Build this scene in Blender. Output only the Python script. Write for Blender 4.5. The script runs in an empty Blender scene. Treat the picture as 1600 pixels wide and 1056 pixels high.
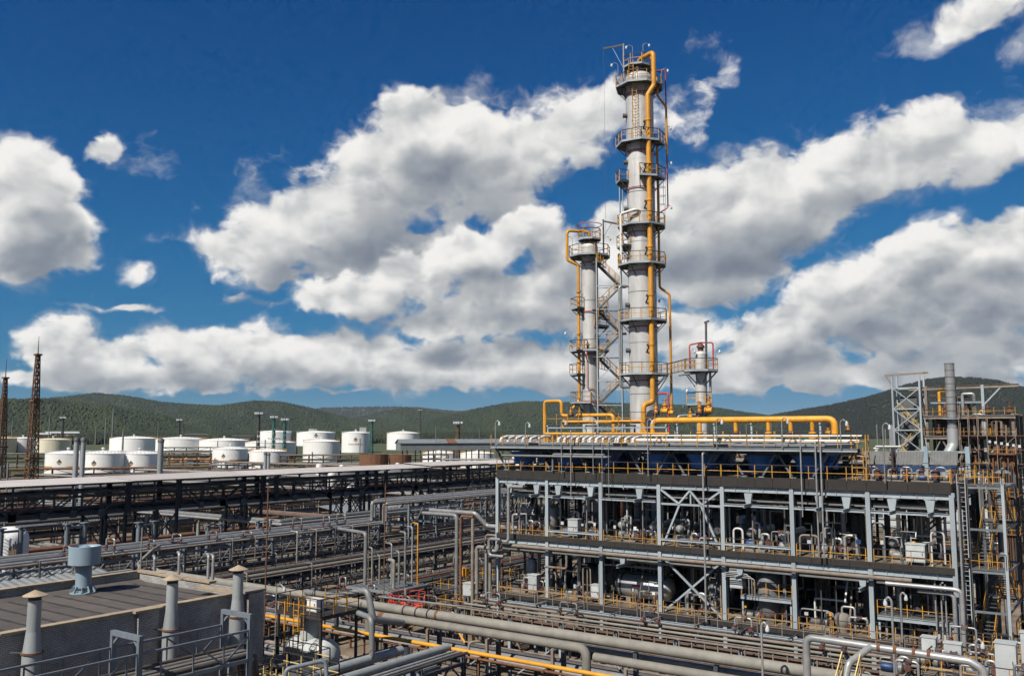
import bpy, math, random
import numpy as np
from mathutils import Vector, Matrix
random.seed(7)
PI = math.pi
scene = bpy.context.scene
COL = scene.collection
# ------------------------------------------------------------------ camera
YAW = math.radians(35.4); PITCH = math.radians(6.075)
cam = bpy.data.cameras.new("camera"); camo = bpy.data.objects.new("camera", cam); COL.objects.link(camo)
cam.sensor_width = 36.0; cam.lens = 31.5; cam.clip_start = 0.5; cam.clip_end = 40000
camo.location = (0, 0, 22.3); camo.rotation_euler = (PI / 2 + PITCH, 0, YAW)
scene.camera = camo
# ------------------------------------------------------------------ light
SUN_EL = math.radians(47); SUN_TRAVEL = math.radians(4)     # sun rays run along +Y, a little to +X
sd = Vector((math.sin(SUN_TRAVEL) * math.cos(SUN_EL), math.cos(SUN_TRAVEL) * math.cos(SUN_EL), -math.sin(SUN_EL)))
sun = bpy.data.lights.new("sun", 'SUN'); sun.energy = 5.0; sun.angle = math.radians(0.53); sun.color = (1.0, 0.93, 0.82)
suno = bpy.data.objects.new("sun", sun); COL.objects.link(suno)
suno.rotation_euler = sd.to_track_quat('-Z', 'Y').to_euler(); suno.location = (0, -50, 90)
vs = scene.view_settings
vs.view_transform = 'Standard'; vs.look = 'None'; vs.gamma = 1.0; vs.exposure = 0.42; vs.use_curve_mapping = False
scene.cycles.use_denoising = True
scene.cycles.use_adaptive_sampling = True; scene.cycles.adaptive_threshold = 0.02; scene.cycles.adaptive_min_samples = 8
scene.cycles.max_bounces = 5; scene.cycles.diffuse_bounces = 2; scene.cycles.glossy_bounces = 3
scene.cycles.transmission_bounces = 2; scene.cycles.volume_bounces = 0; scene.cycles.caustics_reflective = False; scene.cycles.caustics_refractive = False
# ------------------------------------------------------------------ world: clear sky with fair weather cumulus
W = bpy.data.worlds.new("World"); scene.world = W; W.use_nodes = True
W.cycles.sampling_method = 'MANUAL'; W.cycles.sample_map_resolution = 256
SKY_STRENGTH = 0.079
SKY_GAMMA = 1.6; SKY_TINT = (0.06, 0.30, 0.50); SKY_CLIP = (0.42, 0.30, 0.175); CLOUD_LIGHT = 1.05
CLOUDS_HIGH = [  # azimuth from the view axis, elevation, half sizes (radians), tilt (degrees), weight
    (-0.229, 0.227, 0.114, 0.052, 22, 1.00), (-0.152, 0.265, 0.115, 0.064, 25, 1.00), (-0.059, 0.288, 0.126, 0.069, 16, 1.00), (0.052, 0.332, 0.073, 0.040, 18, 1.00),
    (-0.110, 0.341, 0.055, 0.033, 15, 1.00), (-0.293, 0.199, 0.051, 0.029, 8, 0.90), (-0.265, 0.171, 0.024, 0.019, 0, 0.80), (-0.041, 0.366, 0.021, 0.038, -15, 0.10),
    (-0.144, 0.195, 0.106, 0.028, 8, 0.95), (-0.503, 0.217, 0.053, 0.062, 0, 1.00), (-0.503, 0.266, 0.037, 0.026, -10, 1.00), (-0.439, 0.279, 0.028, 0.020, 0, 0.50), (-0.512,
    0.172, 0.069, 0.022, 5, 1.00), (-0.476, 0.245, 0.022, 0.038, 10, 0.80), (-0.394, 0.285, 0.029, 0.025, -45, 0.08), (-0.397, 0.177, 0.039, 0.025, 30, 0.08), (0.196, 0.363,
    0.041, 0.064, -14, 0.12), (0.226, 0.368, 0.054, 0.027, 45, 0.06), (0.114, 0.351, 0.055, 0.034, 10, 0.90), (0.207, 0.320, 0.031, 0.027, 0, 0.08), (0.250, 0.246, 0.130,
    0.049, 12, 1.00), (0.409, 0.279, 0.123, 0.045, 8, 1.00), (0.487, 0.281, 0.081, 0.034, 3, 0.85), (0.152, 0.233, 0.081, 0.041, 15, 1.00), (0.228, 0.185, 0.097, 0.049, 10,
    1.00), (0.317, 0.235, 0.088, 0.040, 8, 1.00), (0.234, 0.299, 0.020, 0.014, 30, 0.02), (0.496, 0.401, 0.073, 0.025, 12, 0.55), (0.537, 0.371, 0.036, 0.025, -20, 0.25),
    (0.436, 0.403, 0.028, 0.028, 45, 0.08), (-0.405, 0.128, 0.066, 0.006, 0, 0.30), (-0.281, 0.138, 0.069, 0.008, 0, 0.30),
]
CLOUDS_LOW = [
    (-0.172, 0.149, 0.077, 0.023, 5, 1.00), (-0.115, 0.168, 0.064, 0.028, 8, 1.00), (-0.043, 0.197, 0.075, 0.027, 14, 1.00), (0.011, 0.229, 0.043, 0.021, 20, 1.00), (-0.000,
    0.147, 0.079, 0.043, 8, 1.00), (0.051, 0.190, 0.043, 0.051, 0, 1.00), (-0.072, 0.126, 0.078, 0.027, 5, 1.00), (0.094, 0.147, 0.057, 0.050, 0, 1.00), (-0.460, 0.085,
    0.048, 0.028, 0, 1.00), (-0.418, 0.077, 0.052, 0.029, 0, 1.00), (-0.351, 0.089, 0.050, 0.028, 0, 1.00), (-0.286, 0.084, 0.062, 0.031, 0, 1.00), (-0.219, 0.082, 0.063,
    0.033, 0, 1.00), (-0.149, 0.079, 0.071, 0.032, 0, 1.00), (-0.071, 0.073, 0.078, 0.030, 0, 1.00), (0.014, 0.077, 0.079, 0.034, 0, 1.00), (-0.481, 0.055, 0.051, 0.013, 0,
    0.90), (-0.375, 0.055, 0.173, 0.015, 0, 0.90), (0.093, 0.076, 0.078, 0.028, 0, 1.00), (0.300, 0.107, 0.061, 0.041, 10, 1.00), (0.365, 0.138, 0.073, 0.047, 8, 1.00),
    (0.428, 0.167, 0.078, 0.036, 12, 1.00), (0.502, 0.142, 0.094, 0.056, 0, 1.00), (0.431, 0.108, 0.117, 0.045, 0, 1.00), (0.279, 0.074, 0.110, 0.021, 0, 1.00), (0.185,
    0.106, 0.063, 0.034, 0, 1.00), (0.430, 0.067, 0.130, 0.018, 0, 1.00), (0.507, 0.076, 0.050, 0.022, 10, 1.00), (0.488, 0.190, 0.076, 0.023, 8, 0.90), (0.285, 0.053, 0.040,
    0.005, 0, 0.90), (0.093, 0.060, 0.078, 0.011, 0, 0.90), (0.232, 0.064, 0.090, 0.017, 0, 0.90), (0.362, 0.057, 0.100, 0.012, 0, 0.90), (-0.114, 0.060, 0.142, 0.010, 0,
    0.80), (-0.238, 0.059, 0.083, 0.010, 0, 0.80), (0.475, 0.052, 0.076, 0.013, 0, 0.80), (0.014, 0.056, 0.086, 0.009, 0, 0.70), (0.184, 0.054, 0.056, 0.006, 0, 0.60),
    (-0.440, 0.047, 0.077, 0.006, 0, 0.60), (0.405, 0.049, 0.059, 0.006, 0, 0.60), (-0.197, 0.049, 0.049, 0.005, 0, 0.50), (0.064, 0.052, 0.050, 0.009, 0, 0.75), (0.131,
    0.054, 0.057, 0.010, 0, 0.75), (0.225, 0.050, 0.063, 0.008, 0, 0.75), (0.337, 0.048, 0.061, 0.007, 0, 0.70), (-0.071, 0.050, 0.064, 0.007, 0, 0.60), (-0.324, 0.046,
    0.061, 0.006, 0, 0.60),
]
def build_world():
    nt = W.node_tree; nt.nodes.clear()
    N = nt.nodes; L = nt.links
    def link(a, b): L.new(a, b)
    def mk(t, tree=nt, **kw):
        n = tree.nodes.new(t)
        for k, v in kw.items(): setattr(n, k, v)
        return n
    def math_(op, a, b=None, c=None, tree=nt, clamp=False):
        n = tree.nodes.new('ShaderNodeMath'); n.operation = op; n.use_clamp = clamp
        for i, v in enumerate((a, b, c)):
            if v is None: continue
            if isinstance(v, (int, float)): n.inputs[i].default_value = v
            else: tree.links.new(v, n.inputs[i])
        return n.outputs[0]
    def smooth(v, lo, hi, tree=nt):
        n = tree.nodes.new('ShaderNodeMapRange'); n.interpolation_type = 'SMOOTHSTEP'
        tree.links.new(v, n.inputs[0]); n.inputs[1].default_value = lo; n.inputs[2].default_value = hi
        n.inputs[3].default_value = 0; n.inputs[4].default_value = 1
        return n.outputs[0]
    # group 1: the cloud masses, 1 in the middle, 0 at the rim; group 2: billows
    def group(name, outs):
        g = bpy.data.node_groups.new(name, 'ShaderNodeTree')
        g.interface.new_socket("Vector", in_out='INPUT', socket_type='NodeSocketVector')
        for o in outs: g.interface.new_socket(o, in_out='OUTPUT', socket_type='NodeSocketFloat')
        return g, g.nodes.new('NodeGroupInput').outputs[0], g.nodes.new('NodeGroupOutput')
    def noise(g, v, sc, det, rough, out='Fac'):
        n = mk('ShaderNodeTexNoise', g); n.noise_dimensions = '2D'; g.links.new(v, n.inputs['Vector'])
        n.inputs['Scale'].default_value = sc; n.inputs['Detail'].default_value = det; n.inputs['Roughness'].default_value = rough
        return n.outputs[out]
    def mass_group(name, clouds, around):
        g, vin, go = group(name, ["Mass"])
        wc = noise(g, vin, 15, 3, .55, 'Color')
        wv = mk('ShaderNodeVectorMath', g, operation='MULTIPLY_ADD'); g.links.new(wc, wv.inputs[0]); wv.inputs[1].default_value = (0.045, 0.04, 0)
        of = mk('ShaderNodeVectorMath', g, operation='ADD'); g.links.new(vin, of.inputs[0]); of.inputs[1].default_value = (-0.0225, -0.02, 1.0)
        g.links.new(of.outputs[0], wv.inputs[2])                # (az, el, 1), warped
        m = None
        for (az, el, ra, re, ang, wgt) in clouds:
            c, s_ = math.cos(math.radians(ang)), math.sin(math.radians(ang))
            src = wv.outputs[0]
            if m is not None:                                   # the chain keeps the shader's stack small
                ch = mk('ShaderNodeVectorMath', g, operation='MULTIPLY_ADD'); g.links.new(m, ch.inputs[0]); ch.inputs[1].default_value = (0, 0, 1e-7)
                g.links.new(wv.outputs[0], ch.inputs[2]); src = ch.outputs[0]
            dots = []
            for (A, B, r) in ((c, s_, ra), (-s_, c, re)):
                dn = mk('ShaderNodeVectorMath', g, operation='DOT_PRODUCT'); g.links.new(src, dn.inputs[0])
                dn.inputs[1].default_value = (A / r, B / r, -(A * az + B * el) / r); dots.append(dn.outputs['Value'])
            r2 = math_('MULTIPLY_ADD', dots[0], dots[0], 1.0 - wgt, tree=g); r2 = math_('MULTIPLY_ADD', dots[1], dots[1], r2, tree=g)
            m = r2 if m is None else math_('SMOOTH_MIN', m, r2, 0.5, tree=g)
        m = math_('MINIMUM', m, 4.0, tree=g)
        mass = math_('SUBTRACT', 1.0, math_('POWER', m, 0.6, tree=g), tree=g)
        if around:
            n2 = noise(g, vin, 3.1, 2, .5)                          # clouds of the same kind all round
            sep = mk('ShaderNodeSeparateXYZ', g); g.links.new(vin, sep.inputs[0])
            aa = math_('ABSOLUTE', sep.outputs[0], tree=g)
            away = smooth(math_('MAXIMUM', aa, math_('MULTIPLY', sep.outputs[1], 1.25, tree=g), tree=g), 0.62, 0.8, tree=g)
            low = math_('SUBTRACT', 1.0, smooth(sep.outputs[1], 0.55, 1.1, tree=g), tree=g)
            gen = math_('MULTIPLY_ADD', n2, 5.0, -2.75, tree=g)
            gen = math_('SUBTRACT', gen, math_('MULTIPLY_ADD', math_('MULTIPLY', away, low, tree=g), -6.0, 6.0, tree=g), tree=g)
            mass = math_('MAXIMUM', mass, gen, tree=g)
        mass = math_('MAXIMUM', mass, -1.2, tree=g)
        g.links.new(mass, go.inputs[0])
        return g
    g_high = mass_group('cloud_mass_high', CLOUDS_HIGH, False); g_low = mass_group('cloud_mass_low', CLOUDS_LOW, True)
    h, vin, go = group("cloud_billow", ["Puff", "Fine"])
    m1 = mk('ShaderNodeVectorMath', h, operation='MULTIPLY'); h.links.new(vin, m1.inputs[0]); m1.inputs[1].default_value = (1, 1.4, 0)
    wc = noise(h, m1.outputs[0], 14, 3, .6, 'Color')
    wq = mk('ShaderNodeVectorMath', h, operation='MULTIPLY_ADD'); h.links.new(wc, wq.inputs[0]); wq.inputs[1].default_value = (.04, .04, 0); h.links.new(m1.outputs[0], wq.inputs[2])
    v1 = mk('ShaderNodeTexVoronoi', h); v1.feature = 'F1'; v1.voronoi_dimensions = '2D'; v1.normalize = True
    h.links.new(wq.outputs[0], v1.inputs['Vector']); v1.inputs['Scale'].default_value = 11; v1.inputs['Detail'].default_value = 2.5; v1.inputs['Roughness'].default_value = 0.55
    nz = noise(h, wq.outputs[0], 17, 8, .58)
    se = mk('ShaderNodeSeparateXYZ', h); h.links.new(vin, se.inputs[0])
    h.links.new(math_('MULTIPLY_ADD', smooth(se.outputs[1], .05, .26, tree=h), -.3, .75, tree=h), v1.inputs['Roughness'])   # low, far clouds show smaller puffs
    h.links.new(math_('MULTIPLY_ADD', v1.outputs['Distance'], -1.4, 0.5, tree=h), go.inputs[0]); h.links.new(math_('MULTIPLY_ADD', nz, 1.45, -0.725, tree=h), go.inputs[1])
    # direction -> azimuth, elevation
    tc = mk('ShaderNodeTexCoord'); rot = mk('ShaderNodeVectorRotate', rotation_type='Z_AXIS'); link(tc.outputs['Generated'], rot.inputs['Vector']); rot.inputs['Angle'].default_value = -YAW
    sx = mk('ShaderNodeSeparateXYZ'); link(rot.outputs[0], sx.inputs[0])
    az = math_('ARCTAN2', sx.outputs[0], sx.outputs[1]); el = math_('ARCSINE', sx.outputs[2])
    cv = mk('ShaderNodeCombineXYZ'); link(az, cv.inputs[0]); link(el, cv.inputs[1])
    def ev(tree_, off=None):
        n = mk('ShaderNodeGroup'); n.node_tree = tree_
        if off:
            a = mk('ShaderNodeVectorMath', operation='ADD'); link(cv.outputs[0], a.inputs[0]); a.inputs[1].default_value = off; link(a.outputs[0], n.inputs[0])
        else: link(cv.outputs[0], n.inputs[0])
        return n.outputs
    bl = ev(h); bo = ev(h, (-0.009, 0.017, 0))
    puff, fine = bl[0], bl[1]
    lit = smooth(math_('SUBTRACT', math_('MULTIPLY_ADD', fine, 0.35, puff), math_('MULTIPLY_ADD', bo[1], 0.35, bo[0])), -0.4, 0.34)
    def layer(tree_, reach, grey):
        # sunlit from above and the left: thin towards the sun = bright, thick towards the sun = grey base
        m0 = ev(tree_)[0]; m2 = ev(tree_, (-0.3 * reach, reach, 0))[0]
        d0 = math_('ADD', m0, math_('MULTIPLY_ADD', puff, 0.75, fine))
        cover = smooth(d0, -0.06, 0.36)
        veil = math_('MULTIPLY', smooth(math_('MULTIPLY_ADD', fine, 1.5, m0), -0.28, 0.5), 0.5)          # thin torn edges
        cover = math_('MAXIMUM', cover, veil)
        thick = smooth(math_('MULTIPLY_ADD', puff, 0.35, m2), -0.15, 0.85)
        rim = math_('MULTIPLY_ADD', smooth(d0, 0.25, 0.95), -0.12, 1.0)
        shade = math_('MULTIPLY', math_('MULTIPLY', math_('MULTIPLY_ADD', thick, -grey, 1.0), math_('MULTIPLY_ADD', lit, 0.54, 0.58)), rim)
        ramp = mk('ShaderNodeValToRGB'); link(shade, ramp.inputs[0])
        cr = ramp.color_ramp; cr.elements[0].position = 0.2; cr.elements[0].color = (0.15, 0.18, 0.235, 1); cr.elements[1].position = 0.98; cr.elements[1].color = (0.86, 0.845, 0.82, 1)
        for p_, c_ in ((0.36, (0.26, 0.29, 0.335, 1)), (0.58, (0.47, 0.485, 0.50, 1)), (0.8, (0.70, 0.70, 0.69, 1))):
            e = cr.elements.new(p_); e.color = c_
        return cover, ramp.outputs[0]
    c1, k1_ = layer(g_high, 0.055, 0.56); c2, k2_ = layer(g_low, 0.035, 0.48)
    def scaled(c):
        n = mk('ShaderNodeVectorMath', operation='SCALE'); link(c, n.inputs[0]); n.inputs['Scale'].default_value = CLOUD_LIGHT / SKY_STRENGTH / 2 ** vs.exposure; return n.outputs[0]
    sky = mk('ShaderNodeTexSky', sky_type='NISHITA'); sky.sun_disc = False
    sky.sun_elevation = SUN_EL; sky.sun_rotation = PI + SUN_TRAVEL
    sky.air_density = 1.0; sky.dust_density = 0.2; sky.ozone_density = 3.5; sky.altitude = 300
    gm = mk('ShaderNodeGamma'); link(sky.outputs[0], gm.inputs[0]); gm.inputs[1].default_value = SKY_GAMMA
    v0 = mk('ShaderNodeVectorMath', operation='MULTIPLY'); link(gm.outputs[0], v0.inputs[0]); v0.inputs[1].default_value = SKY_TINT
    k1 = mk('ShaderNodeVectorMath', operation='MULTIPLY_ADD'); link(v0.outputs[0], k1.inputs[0]); k1.inputs[1].default_value = SKY_CLIP; k1.inputs[2].default_value = (1, 1, 1)
    k2 = mk('ShaderNodeVectorMath', operation='DIVIDE'); link(v0.outputs[0], k2.inputs[0]); link(k1.outputs[0], k2.inputs[1])
    mx1 = mk('ShaderNodeMix', data_type='RGBA'); link(c1, mx1.inputs['Factor']); link(k2.outputs[0], mx1.inputs[6]); link(scaled(k1_), mx1.inputs[7])
    mix = mk('ShaderNodeMix', data_type='RGBA'); link(c2, mix.inputs['Factor']); link(mx1.outputs[2], mix.inputs[6]); link(scaled(k2_), mix.inputs[7])
    bg = mk('ShaderNodeBackground'); link(mix.outputs[2], bg.inputs[0]); bg.inputs[1].default_value = SKY_STRENGTH
    out = mk('ShaderNodeOutputWorld'); link(bg.outputs[0], out.inputs[0])
build_world()
# ------------------------------------------------------------------ materials
MATS = {}
def mat(name, c1, c2=None, rough=0.55, metal=0.0, scale=3.0, rust=0.0, bump=0.0, streak=False, rustcol=(0.13, 0.055, 0.022)):
    """painted or bare surface: two tones broken up by noise, optional rust patches and vertical streaks"""
    m = bpy.data.materials.new(name); m.use_nodes = True; nt = m.node_tree; N = nt.nodes; L = nt.links
    bs = N['Principled BSDF']; bs.inputs['Metallic'].default_value = metal
    tc = N.new('ShaderNodeTexCoord'); ge = N.new('ShaderNodeNewGeometry'); oi = N.new('ShaderNodeObjectInfo')
    no = N.new('ShaderNodeTexNoise'); no.inputs['Scale'].default_value = scale; no.inputs['Detail'].default_value = 5; no.inputs['Roughness'].default_value = .65
    src = ge.outputs['Position']
    if streak:
        mp = N.new('ShaderNodeMapping'); mp.inputs['Scale'].default_value = (1, 1, 0.18); L.new(src, mp.inputs[0]); src = mp.outputs[0]
    L.new(src, no.inputs['Vector'])
    c2 = c2 or tuple(x * 0.72 for x in c1)
    rp = N.new('ShaderNodeValToRGB'); rp.color_ramp.elements[0].position = .34; rp.color_ramp.elements[1].position = .66
    rp.color_ramp.elements[0].color = (*c2, 1); rp.color_ramp.elements[1].color = (*c1, 1); L.new(no.outputs['Fac'], rp.inputs[0])
    # each object a touch lighter or darker
    mr = N.new('ShaderNodeMapRange'); L.new(oi.outputs['Random'], mr.inputs[0]); mr.inputs[3].default_value = 0.86; mr.inputs[4].default_value = 1.1
    vm = N.new('ShaderNodeVectorMath'); vm.operation = 'SCALE'; L.new(rp.outputs[0], vm.inputs[0]); L.new(mr.outputs[0], vm.inputs['Scale'])
    col = vm.outputs[0]; rg = None
    if rust > 0:
        n2 = N.new('ShaderNodeTexNoise'); n2.inputs['Scale'].default_value = scale * .55; n2.inputs['Detail'].default_value = 8; n2.inputs['Roughness'].default_value = .72; L.new(src, n2.inputs['Vector'])
        r2 = N.new('ShaderNodeMapRange'); r2.interpolation_type = 'SMOOTHSTEP'; L.new(n2.outputs['Fac'], r2.inputs[0]); r2.inputs[1].default_value = 0.72 - rust * .3; r2.inputs[2].default_value = 0.80 - rust * .3
        mx = N.new('ShaderNodeMix'); mx.data_type = 'RGBA'; L.new(r2.outputs[0], mx.inputs['Factor']); L.new(col, mx.inputs[6]); mx.inputs[7].default_value = (*rustcol, 1); col = mx.outputs[2]
        ra = N.new('ShaderNodeMapRange'); L.new(r2.outputs[0], ra.inputs[0]); ra.inputs[3].default_value = rough; ra.inputs[4].default_value = .9; L.new(ra.outputs[0], bs.inputs['Roughness']); rg = 1
        if metal > 0:
            rm = N.new('ShaderNodeMapRange'); L.new(r2.outputs[0], rm.inputs[0]); rm.inputs[3].default_value = metal; rm.inputs[4].default_value = 0; L.new(rm.outputs[0], bs.inputs['Metallic'])
    if not rg:
        ra = N.new('ShaderNodeMapRange'); L.new(no.outputs['Fac'], ra.inputs[0]); ra.inputs[3].default_value = min(1, rough + .12); ra.inputs[4].default_value = max(.05, rough - .12); L.new(ra.outputs[0], bs.inputs['Roughness'])
    L.new(col, bs.inputs['Base Color'])
    if bump > 0:
        b = N.new('ShaderNodeBump'); b.inputs['Strength'].default_value = bump; b.inputs['Distance'].default_value = .03; L.new(no.outputs['Fac'], b.inputs['Height']); L.new(b.outputs[0], bs.inputs['Normal'])
    MATS[name] = m
    return m
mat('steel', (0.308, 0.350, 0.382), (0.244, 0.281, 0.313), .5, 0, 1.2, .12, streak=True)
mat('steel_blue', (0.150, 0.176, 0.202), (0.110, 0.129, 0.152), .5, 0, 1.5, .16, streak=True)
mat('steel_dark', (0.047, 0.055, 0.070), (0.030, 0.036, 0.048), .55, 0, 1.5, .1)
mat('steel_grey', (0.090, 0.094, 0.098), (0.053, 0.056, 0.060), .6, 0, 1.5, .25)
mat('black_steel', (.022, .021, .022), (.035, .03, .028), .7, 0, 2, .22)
mat('clad', (0.442, 0.446, 0.451), (0.306, 0.310, 0.315), .42, .5, .9, 0, .05, True)
mat('clad_tower', (.56, .555, .545), (.36, .365, .37), .45, .15, .9, .05, .08, True, (.26, .20, .15))
mat('pipe_grey', (0.192, 0.199, 0.202), (0.130, 0.134, 0.137), .5, .1, 1.3, .22)
mat('pipe_bright', (0.316, 0.320, 0.325), (0.219, 0.223, 0.226), .42, .3, 1.1, .14)
mat('pipe_wrap', (0.207, 0.197, 0.171), (0.146, 0.139, 0.125), .8, 0, 1.0, .1, .15)
mat('pipe_rust', (0.213, 0.184, 0.155), (0.144, 0.115, 0.095), .75, 0, 1.2, .5, rustcol=(.17, .075, .03))
mat('pipe_dark', (0.070, 0.066, 0.063), (0.042, 0.038, 0.036), .7, 0, 1.4, .35)
mat('rust', (.17, .075, .035), (.09, .042, .024), .9, 0, 2.5)
mat('rust_mast', (.15, .07, .035), (.085, .045, .028), .9, 0, .9)
mat('yellow', (.62, .29, .022), (.46, .205, .018), .48, 0, 1.1, .14)
mat('yellow_rail', (.50, .26, .03), (.36, .17, .022), .55, 0, 2.0, .12)
mat('pale_yellow', (.66, .50, .20), (.55, .40, .15), .6, 0, 2.0, .1)
mat('red', (.42, .04, .025), (.32, .035, .025), .55, 0, 2, .12)
mat('red_bright', (.62, .06, .035), (.5, .05, .03), .5, 0, 1.2)
mat('motor_blue', (.012, .05, .15), (.008, .03, .09), .5, 0, 3, .15)
mat('valve_red', (.13, .045, .035), (.06, .03, .027), .65, 0, 5, .2)
mat('blue', (.022, .17, .58), (.015, .12, .44), .45, 0, 1.5, .06)
mat('white', (0.595, 0.595, 0.582), (0.493, 0.489, 0.476), .5, 0, .35, .0, 0, True)
mat('white_tank', (.78, .78, .77), (.70, .695, .68), .45, 0, .12, .1, 0, True)
mat('cream_tank', (.62, .58, .46), (.50, .45, .33), .6, 0, .15, .1, 0, True)
mat('gold', (.50, .27, .055), None, .5, 0, 2)
mat('ink', (.02, .02, .022), None, .5, 0, 2)
mat('cabinet', (.42, .445, .455), (.35, .375, .385), .5, 0, 1.2, .22)
mat('concrete', (0.232, 0.212, 0.188), (0.160, 0.148, 0.132), .9, 0, 1.0, 0, .2)
mat('concrete_deck', (0.204, 0.157, 0.106), (0.111, 0.085, 0.061), .95, 0, .8, 0, .2)
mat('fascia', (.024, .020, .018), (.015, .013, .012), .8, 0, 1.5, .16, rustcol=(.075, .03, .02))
mat('grating', (0.112, 0.112, 0.112), (0.064, 0.064, 0.064), .7, .2, 2.5, .15)
mat('felt', (.085, .073, .067), (.062, .054, .05), .95, 0, .5, 0, .3)
mat('felt_seam', (.034, .03, .028), None, .8, 0, 1.0)
mat('coping', (.36, .285, .20), (.25, .20, .145), .9, 0, 2.0, .05, .25)
mat('sheet', (.41, .385, .375), (.345, .325, .315), .55, .1, .25, .03, 0)
mat('sheet_grey', (0.216, 0.234, 0.245), (0.173, 0.187, 0.198), .55, .2, .4, .12)
mat('vent_blue', (.235, .31, .365), (.185, .25, .30), .5, .1, .9, .06, 0, True)
mat('stack_grey', (.31, .33, .34), (.235, .255, .265), .5, .15, 1.2, .22, 0, True)
mat('teal', (.03, .16, .14), None, .6, 0, 1)
mat('asphalt', (.062, .062, .066), (.046, .046, .05), .9, 0, .6, 0, .2)
mat('paint_white', (.70, .70, .69), (.6, .6, .59), .7, 0, 1)
mat('orange_wagon', (.42, .21, .09), (.32, .15, .06), .6, 0, .5, .15)
mat('lamp_glass', (.55, .57, .6), None, .15, 0, 1)
mat('wall_pale', (.42, .43, .44), (.36, .365, .37), .8, 0, .3)
mat('panel_tan', (0.289, 0.264, 0.234), (0.246, 0.225, 0.200), .85, 0, .6)
mat('leaf_ground', (.05, .075, .02), (.035, .055, .016), .95, 0, .3)
MAT = MATS.__getitem__
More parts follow.
